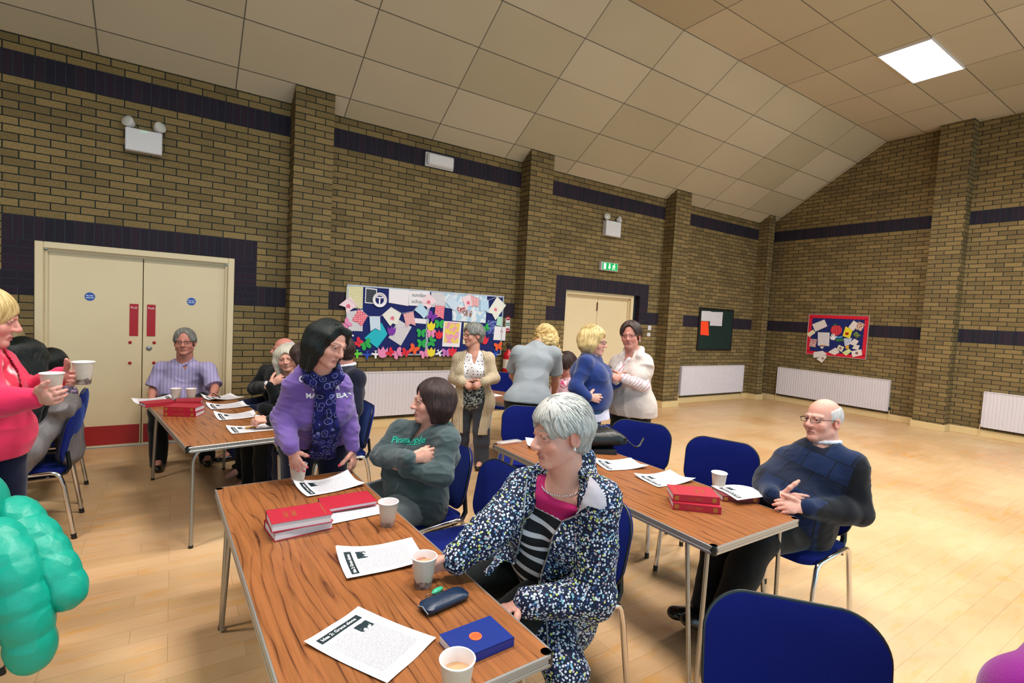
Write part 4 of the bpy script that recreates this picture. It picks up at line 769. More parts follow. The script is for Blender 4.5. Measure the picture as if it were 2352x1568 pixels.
# ------------------------------------------------------------------ sculpting: smooth unions of tapered limbs, meshed by surface nets
class Field:
    def __init__(s): s.ops = []
    def _op(s, fn, lo, hi, k, mode): s.ops.append((fn, np.asarray(lo), np.asarray(hi), k, mode)); return s
    def cone(s, a, b, ra, rb=None, k=.02, side=None, fl=1., mode='+', capa=False, capb=False):
        rb = ra if rb is None else rb; a = np.array(a, np.float32); b = np.array(b, np.float32); u = b-a
        if side is not None:
            sd = np.array(Vector(side).normalized(), np.float32); u = u+sd*(u @ sd)*(1/fl-1)
        L2 = float(u @ u)+1e-12; L = L2**.5
        def fn(X, Y, Z):
            x, y, z = X-a[0], Y-a[1], Z-a[2]
            if side is not None:
                q = (x*sd[0]+y*sd[1]+z*sd[2])*(1/fl-1); x = x+sd[0]*q; y = y+sd[1]*q; z = z+sd[2]*q
            t0 = (x*u[0]+y*u[1]+z*u[2])/L2; t = np.clip(t0, 0, 1)
            d = np.sqrt((x-t*u[0])**2+(y-t*u[1])**2+(z-t*u[2])**2)-(ra+(rb-ra)*t)
            d = d*min(1, fl)
            if capb: d = np.maximum(d, (t0-1)*L)
            if capa: d = np.maximum(d, -t0*L)
            return d
        R = max(ra, rb)*max(1, fl); return s._op(fn, np.minimum(a, b)-R, np.maximum(a, b)+R, k, mode)
    def path(s, pts, rs, **kw):
        for i in range(len(pts)-1): s.cone(pts[i], pts[i+1], rs[i], rs[i+1], **kw)
        return s
    def ell(s, c, r, ax=None, k=.02, mode='+'):
        c = np.array(c, np.float32); A = np.eye(3, dtype=np.float32) if ax is None else np.array([Vector(v).normalized() for v in ax], np.float32); r = np.array(r, np.float32)
        def fn(X, Y, Z):
            x, y, z = X-c[0], Y-c[1], Z-c[2]; q = [(A[i][0]*x+A[i][1]*y+A[i][2]*z)/r[i] for i in range(3)]
            k0 = np.sqrt(q[0]**2+q[1]**2+q[2]**2)+1e-9; k1 = np.sqrt((q[0]/r[0])**2+(q[1]/r[1])**2+(q[2]/r[2])**2)+1e-9
            return k0*(k0-1)/k1
        R = float(r.max()); return s._op(fn, c-R, c+R, k, mode)
    def plane(s, p, n, lo=None, hi=None, k=.006):
        """cuts away the side n points to, inside the box lo..hi"""
        p = np.array(p, np.float32); n = np.array(Vector(n).normalized(), np.float32)
        return s._op(lambda X, Y, Z: -((X-p[0])*n[0]+(Y-p[1])*n[1]+(Z-p[2])*n[2]), [-9]*3 if lo is None else lo, [99]*3 if hi is None else hi, k, '-')
    def pcut(s, poly, d0, d1, k=.004, lo=None, hi=None):
        """cuts an opening whose outline is read off the photograph, between two depths"""
        Q = np.array(poly, np.float32); n = len(Q)
        def fn(X, Y, Z):
            x, y, z = X-CP[0], Y-CP[1], Z-CP[2]; w = CR[2][0]*x+CR[2][1]*y+CR[2][2]*z; w = np.maximum(w, .05)
            u = 1176+FPX*(CR[0][0]*x+CR[0][1]*y+CR[0][2]*z)/w; v = 784+FPX*(CR[1][0]*x+CR[1][1]*y+CR[1][2]*z)/w
            best = np.full(u.shape, 1e9, np.float32); ins = np.zeros(u.shape, bool)
            for i in range(n):
                a, b = Q[i], Q[(i+1) % n]; ex, ey = b-a; t = np.clip(((u-a[0])*ex+(v-a[1])*ey)/(ex*ex+ey*ey+1e-9), 0, 1)
                best = np.minimum(best, (u-a[0]-t*ex)**2+(v-a[1]-t*ey)**2)
                if ey: ins ^= ((a[1] > v) != (b[1] > v)) & (u < ex*(v-a[1])/ey+a[0])
            d = np.sqrt(best)*np.where(ins, -1, 1)*w/FPX
            return np.maximum(np.maximum(d, w-d1), d0-w)
        c = [P(q[0], q[1], dd) for q in poly for dd in (d0, d1)]; return s._op(fn, np.min(c, 0), np.max(c, 0), k, '-')
    def eval(s, lo, h, n):
        g = [(lo[i]+h*np.arange(n[i])).astype(np.float32) for i in range(3)]
        D = np.full(n, .15, np.float32)
        for fn, a, b, k, mode in s.ops:
            pad = k+3*h; i0 = [max(0, int((a[i]-pad-lo[i])/h)) for i in range(3)]; i1 = [min(n[i], int((b[i]+pad-lo[i])/h)+2) for i in range(3)]
            if any(i1[i] <= i0[i] for i in range(3)): continue
            sl = tuple(slice(i0[i], i1[i]) for i in range(3))
            d = fn(g[0][sl[0]][:, None, None], g[1][sl[1]][None, :, None], g[2][sl[2]][None, None, :]); c = D[sl]
            if mode == '+': q = np.maximum(k-np.abs(c-d), 0)/max(k, 1e-6); D[sl] = np.minimum(c, d)-q*q*k*.25
            else: d = -d; q = np.maximum(k-np.abs(c-d), 0)/max(k, 1e-6); D[sl] = np.maximum(c, d)+q*q*k*.25
        return D
    def bounds(s):
        lo = np.min([o[1] for o in s.ops if o[4] == '+'], 0); hi = np.max([o[2] for o in s.ops if o[4] == '+'], 0); return lo, hi
def nets(D, lo, h):
    S = D < 0; c = np.zeros(tuple(m-1 for m in D.shape), np.uint8)
    for i in (0, 1):
        for j in (0, 1):
            for k in (0, 1): c += S[i:i+c.shape[0], j:j+c.shape[1], k:k+c.shape[2]]
    act = np.argwhere((c > 0) & (c < 8))
    if len(act) == 0: return np.zeros((0, 3)), np.zeros((0, 4), int)
    idx = np.full(c.shape, -1, np.int32); idx[act[:, 0], act[:, 1], act[:, 2]] = np.arange(len(act))
    acc = np.zeros((len(act), 3)); cnt = np.zeros(len(act))
    cv = {(i, j, k): D[act[:, 0]+i, act[:, 1]+j, act[:, 2]+k] for i in (0, 1) for j in (0, 1) for k in (0, 1)}
    for p in cv:
        for ax in range(3):
            if p[ax]: continue
            q = list(p); q[ax] = 1; a, b = cv[p], cv[tuple(q)]; m = (a < 0) != (b < 0); t = np.where(m, a/np.where(m, a-b, 1), 0)
            for d in range(3): acc[:, d] += np.where(m, p[d]+(t if d == ax else 0), 0)
            cnt += m
    V = lo+h*(act+acc/cnt[:, None])
    F = []
    for ax in range(3):
        u, v = (ax+1) % 3, (ax+2) % 3; n = D.shape
        sl0 = [slice(None)]*3; sl1 = [slice(None)]*3; sl0[ax] = slice(0, -1); sl1[ax] = slice(1, None)
        a, b = S[tuple(sl0)], S[tuple(sl1)]; E = np.argwhere(a != b); E = E[(E[:, u] > 0) & (E[:, v] > 0) & (E[:, u] < n[u]-1) & (E[:, v] < n[v]-1)]
        if not len(E): continue
        ins = a[E[:, 0], E[:, 1], E[:, 2]]
        def at(du, dv):
            q = E.copy(); q[:, u] -= du; q[:, v] -= dv; return idx[q[:, 0], q[:, 1], q[:, 2]]
        f = np.stack([at(1, 1), at(0, 1), at(0, 0), at(1, 0)], 1); f[~ins] = f[~ins][:, ::-1]; F.append(f[(f >= 0).all(1)])
    return V, np.concatenate(F)
def sculpt(F, boxes):
    """boxes: (voxel, lo, hi) - the same field meshed finer where it shows detail"""
    VV, FF, o = [], [], 0; flo, fhi = F.bounds()
    for h, lo, hi in boxes:
        lo = np.maximum(np.asarray(lo), flo-4*h) if lo is not None else flo-4*h; hi = np.minimum(np.asarray(hi), fhi+4*h) if hi is not None else fhi+4*h
        lo = np.floor(lo/h)*h
        n = tuple(int(math.ceil((hi[i]-lo[i])/h))+2 for i in range(3))
        if min(n) < 4: continue
        V, f = nets(F.eval(lo, h, n), lo, h); VV.append(V); FF.append(f+o); o += len(V)
    return np.concatenate(VV), np.concatenate(FF)
def vnormals(V, F):
    n = np.cross(V[F[:, 2]]-V[F[:, 0]], V[F[:, 3]]-V[F[:, 1]]); N = np.zeros_like(V)
    for k in range(4): np.add.at(N, F[:, k], n)
    return N/(np.linalg.norm(N, axis=1, keepdims=True)+1e-12)
def vnoise(Pn, seed=0):
    i = np.floor(Pn).astype(np.int64); f = Pn-i; f = f*f*(3-2*f); r = np.zeros(len(Pn))
    for a in (0, 1):
        for b in (0, 1):
            for c in (0, 1):
                q = ((i[:, 0]+a)*73856093) ^ ((i[:, 1]+b)*19349663) ^ ((i[:, 2]+c)*83492791) ^ (seed*2654435761); q = (q ^ (q >> 13))*1274126177 & 0x7fffffff; q = (q ^ (q >> 16)) & 0xffff
                r += (f[:, 0] if a else 1-f[:, 0])*(f[:, 1] if b else 1-f[:, 1])*(f[:, 2] if c else 1-f[:, 2])*q/65535.
    return r
def fold_disp(amp=.006, sc=11., dirv=(0, 0, 1), sq=2.2, seed=1):
    """cloth creases: ridged noise squeezed along dirv"""
    d = np.array(Vector(dirv).normalized())
    def f(V, N):
        Q = V+np.outer(V @ d, d)*(sq-1); w = np.stack([vnoise(V*7, seed+k) for k in range(3)], 1)*.09
        n = 1-np.abs(2*vnoise((Q+w)*sc, seed+5)-1); n2 = vnoise((Q+w)*sc*.45, seed+9)
        return amp*(n**2*1.1-.45+(n2-.5)*1.1)
    return f
def np_obj(name, V, F, mats, parent, base, cols=None, mi=None, attrs=None):
    V = V-np.array(base); me = bpy.data.meshes.new(name); me.vertices.add(len(V)); me.vertices.foreach_set('co', V.astype(np.float32).ravel())
    me.loops.add(4*len(F)); me.polygons.add(len(F)); me.loops.foreach_set('vertex_index', F.astype(np.int32).ravel()); me.polygons.foreach_set('loop_start', np.arange(0, 4*len(F), 4, dtype=np.int32))
    me.polygons.foreach_set('use_smooth', np.ones(len(F), bool))
    if mi is not None: me.polygons.foreach_set('material_index', mi.astype(np.int32))
    for m in (mats if isinstance(mats, (list, tuple)) else [mats]): me.materials.append(m)
    me.update(calc_edges=True); me.validate()
    if cols is not None: me.attributes.new('Col', 'FLOAT_COLOR', 'POINT').data.foreach_set('color', np.concatenate([cols, np.ones((len(V), 1))], 1).astype(np.float32).ravel())
    for k, v in (attrs or {}).items(): me.attributes.new(k, 'FLOAT_VECTOR', 'POINT').data.foreach_set('vector', v.astype(np.float32).ravel())
    o = bpy.data.objects.new(name, me); COL.objects.link(o); o.parent = parent; return o
# ------------------------------------------------------------------ materials of people
t = NT('skin'); c = t.n('Attribute', attribute_name='Col').outputs['Color']; nz = t.noise(t.obj(), 90., 3)
c = t.mix(.22, c, t.ramp(nz, [(.3, '#6a6462'), (.7, '#9a9694')]), 'OVERLAY'); t.bump(t.noise(t.obj(), 260., 2), .0006)
M_SKIN = t.done(c, .48, 0, .35, **{'Subsurface Weight': .12, 'Subsurface Radius': (.012, .005, .003), 'Subsurface Scale': .6})
def hair_mat(name, c0, c1, c2, rough=.42):
    if name in MATS: return MATS[name]
    t = NT(name); a = t.n('Attribute', attribute_name='flow').outputs['Vector']; n = t.noise(t.map(a, (1, 1, 1)), 1., 3, .6); n2 = t.noise(t.map(a, (.22, .22, .6)), 1., 2)
    c = t.ramp(t.math('ADD', t.math('MULTIPLY', n, .6), t.math('MULTIPLY', n2, .4)), [(.32, c0), (.5, c1), (.68, c2)]); t.bump(n, .004, .9); MATS[name] = t.done(c, rough, 0, .4); return MATS[name]
H_GREY = hair_mat('silver_grey_hair', '#5c6468', '#a5a5a4', '#e4e0da'); H_SALT = hair_mat('salt_and_pepper_hair', '#3a3f42', '#74746f', '#b8b4ac'); H_BLACK = hair_mat('black_hair', '#030807', '#07100f', '#16201e', .3)
H_DKBR = hair_mat('dark_brown_hair', '#140c0c', '#2b1a18', '#5a3a34'); H_BLON = hair_mat('blonde_hair', '#8a6a3a', '#d2b274', '#f2dfb0'); H_PLAT = hair_mat('platinum_hair', '#8f8a7a', '#cfc9b8', '#efe9dc'); H_WHITE = hair_mat('white_hair', '#a8a0a0', '#d2c8c6', '#efe8e8'); H_TAN = hair_mat('tan_hair', '#6a5838', '#94805a', '#b8a67c')
t = NT('eyeball'); s = t.n('SeparateXYZ', {0: t.obj()}); d = t.math('SQRT', t.math('ADD', t.math('POWER', s.outputs[0], 2.), t.math('POWER', s.outputs[2], 2.)))
M_EYE = t.done(t.ramp(t.math('MULTIPLY', d, 100.), [(.24, '#040404'), (.30, '#1c2426'), (.56, '#2c3634'), (.64, '#b0a6a2'), (1., '#c0b4b0')]), .12, 0, .6)
M_GLASS = mat('spectacle_lens', '#ffffff', .02, 0, spec=.5, **{'Transmission Weight': 1., 'IOR': 1.03, 'Alpha': .35})
R_, U_, T_ = Vector(CR[0]), -Vector(CR[1]), -Vector(CR[2])
def V3(a, b, c): return (R_*a+U_*b+T_*c).normalized()   # right, up, towards the camera
class Head:
    def __init__(s, pos, face, up=(0, 0, 1), sc=1.):
        s.o = Vector(pos); s.f = Vector(face).normalized(); u = Vector(up); s.u = (u-s.f*u.dot(s.f)).normalized(); s.s = s.u.cross(s.f)*-1; s.k = sc   # s: the person's own left
        s.s = s.u.cross(s.f)
    def p(s, a, b, c): return s.o+(s.s*a+s.f*b+s.u*c)*s.k
    def loc(s, V): Q = (V-np.array(s.o))/s.k; return Q @ np.array(s.s), Q @ np.array(s.f), Q @ np.array(s.u)
    def M(s): return Matrix(((s.s.x, s.f.x, s.u.x, s.o.x), (s.s.y, s.f.y, s.u.y, s.o.y), (s.s.z, s.f.z, s.u.z, s.o.z), (0, 0, 0, 1))) @ Matrix.Scale(s.k, 4)
def head_ops(F, H, jaw=1., nose=1., male=False, mouth=0., cheek=1., chin=1.):
    p, k, ax = H.p, H.k, (H.s, H.f, H.u)
    F.ell(p(0, -.016, .03), (.075*k, .096*k, .086*k), ax, .01); F.ell(p(0, .028, -.034), (.062*k*cheek, .062*k, .078*k), ax, .02)
    F.cone(p(-.046*jaw, .002, -.062), p(-.012, .062, -.098), .021*k*jaw, .018*k, .02); F.cone(p(.046*jaw, .002, -.062), p(.012, .062, -.098), .021*k*jaw, .018*k, .02); F.ell(p(0, .07*chin, -.099), (.022*k*jaw, .018*k, .016*k), ax, .016)
    for s in (-1, 1):
        F.ell(p(s*.042*cheek, .058, -.034), (.022*k, .018*k, .02*k), ax, .02)
        F.ell(p(s*.032, .094, .0), (.017*k, .013*k, .0105*k), ax, .012, '-')
        F.cone(p(s*.012, .088, .019), p(s*.048, .068, .017), .009*k, .008*k, .014)
        F.path([p(s*.046, .076, .001), p(s*.032, .0852, .0060), p(s*.017, .081, -.001)], [.0036*k, .0050*k, .0034*k], k=.003); F.path([p(s*.046, .076, -.003), p(s*.032, .0825, -.0095), p(s*.017, .081, -.003)], [.0026*k]*3, k=.004)
        F.ell(p(s*.0125*nose, .096, -.036), (.0085*k, .011*k, .0075*k), ax, .006)
        F.ell(p(s*.078, -.016, -.012), (.009*k, .02*k, .032*k), (H.s, H.f*.97+H.s*(s*.25), H.u), .006); F.ell(p(s*.085, -.012, -.008), (.006*k, .011*k, .019*k), ax, .006, '-')
    F.cone(p(0, .088, .008), p(0, .108*(.97+.03*nose), -.03), .0075*k, .0115*k*nose, .012); F.ell(p(0, .106*(.97+.03*nose), -.034), (.0125*k*nose, .012*k, .01*k), ax, .006)
    F.path([p(-.024, .077, -.067), p(-.008, .0888, -.0645), p(.008, .0888, -.0645), p(.024, .078, -.067)], [.004*k, .0055*k, .0055*k, .004*k], k=.006)
    F.path([p(-.021, .078, -.0745-mouth*.5), p(0, .0868, -.0765-mouth), p(.021, .078, -.0745-mouth*.5)], [.004*k, .0065*k, .004*k], k=.006)
    F.path([p(-.025, .085, -.0695), p(0, .0955, -.0705-mouth*.5), p(.025, .085, -.0695)], [.0016*k, .0022*k+mouth*.4, .0016*k], k=.004, mode='-')
    for s in (-1, 1): F.cone(p(s*.022, .092, -.044), p(s*.034, .076, -.068), .0022*k, .002*k, .008, mode='-')
def head_cols(H, V, base, lip, brow, blush=.35, stubble=0.):
    a, b, c = H.loc(V); C = np.tile(np.array(lin(base)), (len(V), 1)); g = lambda x, y, z, r: np.exp(-((np.abs(a)-x)**2+(b-y)**2+(c-z)**2)/r**2)
    inh = (np.abs(a) < .1) & (np.abs(c) < .14) & (np.abs(b) < .14)
    def mixc(w, col): w = np.clip(w*inh, 0, 1)[:, None]; C[:] = C*(1-w)+np.array(col)*w
    red = np.array(lin(base))*np.array([1.02, .62, .58]); mixc(g(.043, .06, -.04, .026)*blush*.75, red); mixc(g(0, .106, -.034, .014)*blush*.8, red); mixc(g(.08, -.015, -.012, .03)*blush, red)
    if stubble: mixc((c < -.045)*(b > .0)*stubble, np.array(lin(base))*.6)
    mixc(np.clip((.0245-np.abs(a)-.4*np.abs(c+.0705))/.003, 0, 1)*(b > .08)*np.clip((.0105-np.abs(c+.0715))/.0025, 0, 1)*.62, lin(lip))
    bl = .0215+.10*np.maximum(0, .03-np.abs(np.abs(a)-.03))-.05*np.maximum(0, np.abs(a)-.04)
    mixc(((np.abs(c-bl-.001) < .0032) & (np.abs(a) > .014) & (np.abs(a) < .052) & (b > .05))*.6, lin(brow))
    mixc(((np.abs(np.abs(a)-.032) < .016) & (b > .07) & (c > .001) & (c < .0085))*.45, np.array(lin(brow))*.7); mixc(((np.abs(np.abs(a)-.032) < .02) & (b > .06) & (c < -.012) & (c > -.022))*.22, np.array(lin(base))*.55)
    return C
def hand_ops(F, W, d, n, thumb, curl=(.5, .6, .7, .8), spread=.12, k=1., tc=.5, grip=None, tips=None, tdir=None):
    """W wrist, d towards the fingers, n out of the palm, thumb: a vector towards the thumb side"""
    d = Vector(d).normalized(); n = (Vector(n)-d*Vector(n).dot(d)).normalized(); s = n.cross(d); s = s if s.dot(Vector(thumb)) > 0 else -s; W = Vector(W)
    F.cone(W-d*.03*k, W+d*.02*k, .024*k, .024*k, .012, n, .78); F.cone(W+d*.012*k, W+d*.075*k, .026*k, .034*k, .012, n, .42)
    for i, (o, L) in enumerate(((.028, .068), (.010, .078), (-.009, .073), (-.027, .057))):
        b = W+(d*(.085-.004*abs(i-1.2))+s*o)*k; c = curl[i]; q = (d+s*(spread*(1.2-i)*.6)).normalized(); p = [b-q*.012*k]; a = 0; r = [.0095*k, .0092*k, .0082*k, .0066*k]
        for f_, cc in ((.46, .55), (.3, .9), (.24, .7)):
            a += c*cc; p.append(p[-1]+(q*cos(a)+n*sin(a))*L*f_*k*(1.15 if f_ > .4 else 1))
        F.path(p, r, k=.0045)
        if tips is not None: tips.append((p[-1], (q*cos(a)+n*sin(a)), n))
    td = (d*.62+s*.72+n*.3).normalized() if tdir is None else Vector(tdir).normalized(); p0 = W+(d*.022+s*.022)*k; p1 = p0+td*.042*k; t2 = (td*(1-tc*.6)+n*tc*.7+d*tc*.4).normalized(); p2 = p1+t2*.032*k; p3 = p2+(t2+n*tc*.5).normalized()*.024*k
    F.path([p0, p1, p2, p3], [.0135*k, .0115*k, .0105*k, .0078*k], k=.008)
    if tips is not None: tips.append((p3, t2, n))
def arm(F, sh, el, wr, r=(.047, .040, .027), off=0., k=.025, start=0.):
    sh, el, wr = Vector(sh), Vector(el), Vector(wr); F.cone(sh, el, r[0]+off, r[1]+off, k); m = el.lerp(wr, .3); F.cone(el, m, r[1]+off, r[1]*.98+off, k); F.cone(m, wr, r[1]*.98+off, r[2]+off, k)
class Pose:
    """joints of one person (world space); seated people get their legs from the chair's heading"""
    def __init__(s, neck, shR, shL, hips, fwd, **kw):
        s.nb = Vector(neck); s.sh = [Vector(shR), Vector(shL)]; s.hp = Vector(hips); s.fw = Vector(fwd).normalized(); s.up = (s.nb-s.hp).normalized(); s.sd = (s.sh[1]-s.sh[0]).normalized(); s.w = 1.; s.belly = 0.; s.bust = 0.; s.hipw = 1.
        s.el = s.wr = None; s.kn = s.an = None; s.hj = None
        for k, v in kw.items(): setattr(s, k, v)
        s.ff = s.sd.cross(s.up)*-1
        if s.ff.dot(s.fw) < 0: s.ff = -s.ff
        hs = s.hsd if hasattr(s, 'hsd') else Vector((s.fw.y, -s.fw.x, 0)).normalized(); hs = hs if hs.dot(s.sd) > 0 else -hs
        s.hs = hs
        if s.hj is None: s.hj = [s.hp-hs*.095*s.hipw, s.hp+hs*.095*s.hipw]
    def sit(s, spread=.06, L=.43, shin=.43, floor=.085, kz=0., out=(0, 0)):
        s.kn = []; s.an = []
        for i, q in enumerate((-1, 1)):
            kn = s.hj[i]+s.fw*L+s.hs*(q*spread)+Vector((0, 0, kz-.02)); s.kn.append(kn); s.an.append(Vector((kn.x, kn.y, floor))+s.fw*out[i]*.3)
        return s
    def stand(s, gap=.0, floor=.085):
        s.kn = []; s.an = []
        for i, q in enumerate((-1, 1)):
            s.an.append(Vector((s.hj[i].x, s.hj[i].y, floor))+s.hs*q*gap); s.kn.append((s.hj[i]+s.an[i])*.5+s.fw*.02)
        return s
    def torso(s, F, off=0., k=.05, low=True):
        w = s.w; ch = s.hp.lerp(s.nb, .68); wa = s.hp.lerp(s.nb, .34); sd = s.sd
        F.cone(s.hp, wa, .112*w*s.hipw+off, .100*w+off, k, s.hs, 1.36); F.cone(wa, ch-s.ff*.01, .100*w+off, .108*w+off, k, sd, 1.34); F.cone(ch-s.ff*.01, s.nb-s.up*.055, .106*w+off, .062*w+off, k, sd, 1.5)
        F.cone(s.sh[0], s.sh[1], .052+off, .052+off, k*.8); F.cone(s.nb-s.up*.05, s.nb+s.up*.01, .068+off*.6, .05+off*.3, k*.6)
        F.cone(s.hj[0], s.hj[1], .108*s.hipw+off, .108*s.hipw+off, k)
        if s.belly: F.ell(s.hp.lerp(s.nb, .26)+s.ff*(.045+.5*s.belly), (.13*w+off+s.belly*.3, .085+s.belly*.55+off, .14+off), (sd, s.ff, s.up), .06)
        if s.bust:
            for q in (-1, 1): F.ell(s.hp.lerp(s.nb, .60)+s.ff*.085*w+sd*(q*.075), ((.062+off)*s.bust, (.055+off)*s.bust, (.062+off)*s.bust), (sd, s.ff, s.up), .045)
    def legs(s, F, off=0., k=.03, r=(.085, .058, .036), end=.02):
        for i in (0, 1):
            F.cone(s.hj[i], s.kn[i], r[0]*s.hipw+off, r[1]+off, k); m = s.kn[i].lerp(s.an[i], .35); F.cone(s.kn[i], m, r[1]+off, r[1]*.95+off, k); F.cone(m, s.an[i]+Vector((0, 0, end)), r[1]*.95+off, r[2]+off, k)
class Person:
    def __init__(s, label, pose, H, base=None, cat='person'):
        s.J = pose; s.H = H; b = pose.an[0].lerp(pose.an[1], .5) if pose.an else pose.hp
        s.b = Vector((b.x, b.y, 0)) if base is None else Vector(base); s.r = thing('person', label, cat, s.b); s.hands = []; s.tips = []
    def skin(s, base='#c98a72', lip='#a04a4c', brow='#4a3a34', h=.004, head={}, hands=(), nails=None, blush=.35, stubble=0., nr=.054, lowres=.014, neckoff=(0, 0, 0)):
        J, H = s.J, s.H; F = Field(); J.torso(F, -.014); tips = []
        if J.an: J.legs(F, -.014, r=(.085, .058, .04), end=-.02); [F.cone(a, a+J.fw*.12-Vector((0, 0, .045)), .036, .026, .02) for a in J.an]
        for i in (0, 1):
            if J.el: arm(F, J.sh[i], J.el[i], J.wr[i], off=-.004)
        F.path([J.nb-J.up*.05, J.nb.lerp(H.p(0, -.02, -.05), .5)+Vector(neckoff)*.5, H.p(0, -.022, -.03)], [nr*1.12, nr, nr*.98], k=.03)
        head_ops(F, H, **head); boxes = [(lowres, None, None)]; lo = np.array(H.o)-.19*H.k; hi = np.array(H.o)+.19*H.k; lo[2] = min(lo[2], J.nb.z-.09)
        fine = [(lo, hi)]
        for hd in hands:
            w = Vector(hd['W']); hand_ops(F, tips=tips, **hd); fine.append((np.array(w)-.14, np.array(w)+.16))
        V, f = sculpt(F, boxes); cen = V[f].mean(1); keep = np.ones(len(f), bool)
        for a, b in fine: keep &= ~((cen > a+.012) & (cen < b-.012)).all(1)
        VV, FF, o = [V], [f[keep]], len(V)
        for q, (a, b) in enumerate(fine):
            hh = h if q == 0 else min(h, .0036); V2, f2 = sculpt(F, [(hh, a-4*hh, b+4*hh)]); c2 = V2[f2].mean(1); k2 = ((c2 > a) & (c2 < b)).all(1)
            for a3, b3 in fine[:q]: k2 &= ~((c2 > a3) & (c2 < b3)).all(1)
            VV.append(V2); FF.append(f2[k2]+o); o += len(V2)
        V, f = np.concatenate(VV), np.concatenate(FF); us = np.unique(f); mp = np.full(len(V), -1); mp[us] = np.arange(len(us)); V, f = V[us], mp[f]
        C = head_cols(H, V, base, lip, brow, blush, stubble)
        if hands:
            for q, (tp, td, tn) in enumerate(tips):
                d = np.linalg.norm(V-np.array(tp), axis=1); w = np.exp(-(d/.013)**2)[:, None]*.3; C = C*(1-w)+C*np.array([1.08, .7, .66])*w
                if nails: m = (d < .0105) & ((V-np.array(tp)) @ np.array(tn) < .0005); C[m] = lin(nails)
        np_obj('body', V, f, M_SKIN, s.r, s.b, C); s.tips = tips
        for q in (-1, 1):
            M = Matrix.Translation(-s.b) @ H.M() @ Matrix.Translation((q*.0315, .0735, -.0005)); MB().ball((0, 0, 0), .0118, 14).obj('eye', M_EYE, s.r, M)
        return s
    def cloth(s, name, m, F, h=.006, disp=None, boxes=None, keep=None, cols=None, post=None):
        V, f = sculpt(F, boxes or [(h, None, None)])
        if disp:
            N = vnormals(V, f); D = sum(d(V, N) for d in (disp if isinstance(disp, (list, tuple)) else [disp])); V = V+N*D[:, None]
        if post is not None: V = post(V)
        o = np_obj(name, V, f, m, s.r, s.b, attrs=cols); s.last = (V, f); s.bv = None; return o
    def bvh(s):
        if s.bv is None: s.bv = BVHTree.FromPolygons([Vector(v) for v in s.last[0]], [tuple(q) for q in s.last[1]])
        return s.bv
    def decal(s, name, geo, org, ux, uy, nrm, m, parent=None, off=.0015, reach=.3):
        """lay flat shapes onto the last garment along -nrm"""
        bv = s.bvh(); V, F = geo; n = Vector(nrm).normalized(); ux = Vector(ux).normalized(); uy = Vector(uy).normalized(); out = []; ok = []
        for x, y in V:
            p = Vector(org)+ux*x+uy*y; hit = bv.ray_cast(p+n*reach, -n, reach*2)
            ok.append(hit[0] is not None); out.append((hit[0] if hit[0] is not None else p)+n*off)
        F = [f for f in F if all(ok[i] for i in f)]
        mb = MB(); mb.add([v-s.b for v in out], F, 0, None, True); return mb.obj(name, m, parent or s.r)
    def patch(s, name, m, poly, d, step=.008, off=.004, parent=None, fold=0., thick=True):
        """a piece of cloth or print lying on the last garment; outline read off the photograph"""
        from mathutils.geometry import delaunay_2d_cdt
        cx = sum(q[0] for q in poly)/len(poly); cy = sum(q[1] for q in poly)/len(poly); f = d/FPX
        q = [Vector(((x-cx)*f, -(y-cy)*f)) for x, y in poly]; b = []
        for i in range(len(q)):
            e = q[(i+1) % len(q)]-q[i]; m_ = max(1, int(e.length/step)); b += [q[i]+e*j/m_ for j in range(m_)]
        lo = [min(v[i] for v in b) for i in (0, 1)]; hi = [max(v[i] for v in b) for i in (0, 1)]
        pts = b+[Vector((lo[0]+step*(i+.5*(j % 2)), lo[1]+step*.87*j)) for i in range(int((hi[0]-lo[0])/step)+1) for j in range(int((hi[1]-lo[1])/step/.87)+1)]
        r = delaunay_2d_cdt(pts, [], [list(range(len(b)))], 1, 1e-5); V = [(v.x, v.y) for v in r[0]]; F = [tuple(x) for x in r[2]]
        return s.decal(name, (V, F), P(cx, cy, d), R_, U_, (C0-P(cx, cy, d)), m, parent, off)
    def line(s, name, m, pts, r=.003, parent=None, off=0., dd=1.9):
        bv = s.bvh(); out = []
        for i in range(len(pts)-1):
            for j in range(4):
                x = pts[i][0]+(pts[i+1][0]-pts[i][0])*j/4; y = pts[i][1]+(pts[i+1][1]-pts[i][1])*j/4; v = ray(x, y).normalized(); h = bv.ray_cast(C0, v)
                if h[0] is not None: out.append(h[0]-v*off-s.b)
        if len(out) > 1: return MB().tube(out, r, 6).obj(name, m, parent or s.r)
    def shoes(s, m, L=.25, h=.09, r=.042, d=None, name='shoe'):
        for i in (0, 1):
            a = s.J.an[i]; dd = Vector(d[i] if d else s.J.fw).normalized(); F = Field(); heel = Vector((a.x, a.y, a.z-.052))-dd*.03; toe = heel+dd*(L-.07)
            F.cone(heel, heel+dd*.08, r*.82, r*.9, .02); F.cone(heel+dd*.06, toe, r*.95, r*.78, .03, (0, 0, 1), .72); F.cone(heel+Vector((0, 0, .0)), a+Vector((0, 0, h-.09)), r*.9, r*.85, .02)
            s.cloth(name, m, F, .006, post=lambda V: np.stack([V[:, 0], V[:, 1], np.maximum(V[:, 2], .002)], 1)); 
        return s
    def hair(s, m, ops, h=.004, amp=.0028, freq=26., seed=3, crown=(0, -.045, .11), mode='radial', name='hair', extra=None, kf=60.):
        H = s.H; F = Field(); ops(F, H); V, f = sculpt(F, [(h, None, None)]); N = vnormals(V, f); a, b, c = H.loc(V)
        q = np.stack([a-crown[0], b-crown[1], c-crown[2]], 1)
        if mode == 'radial': az = np.arctan2(q[:, 0], q[:, 1]); rad = np.hypot(q[:, 0], q[:, 1]); pol = np.arctan2(rad, q[:, 2]+.16)
        elif mode == 'curl': az = np.zeros(len(V)); pol = az
        w = (vnoise(q*16, seed)-.5)*.5
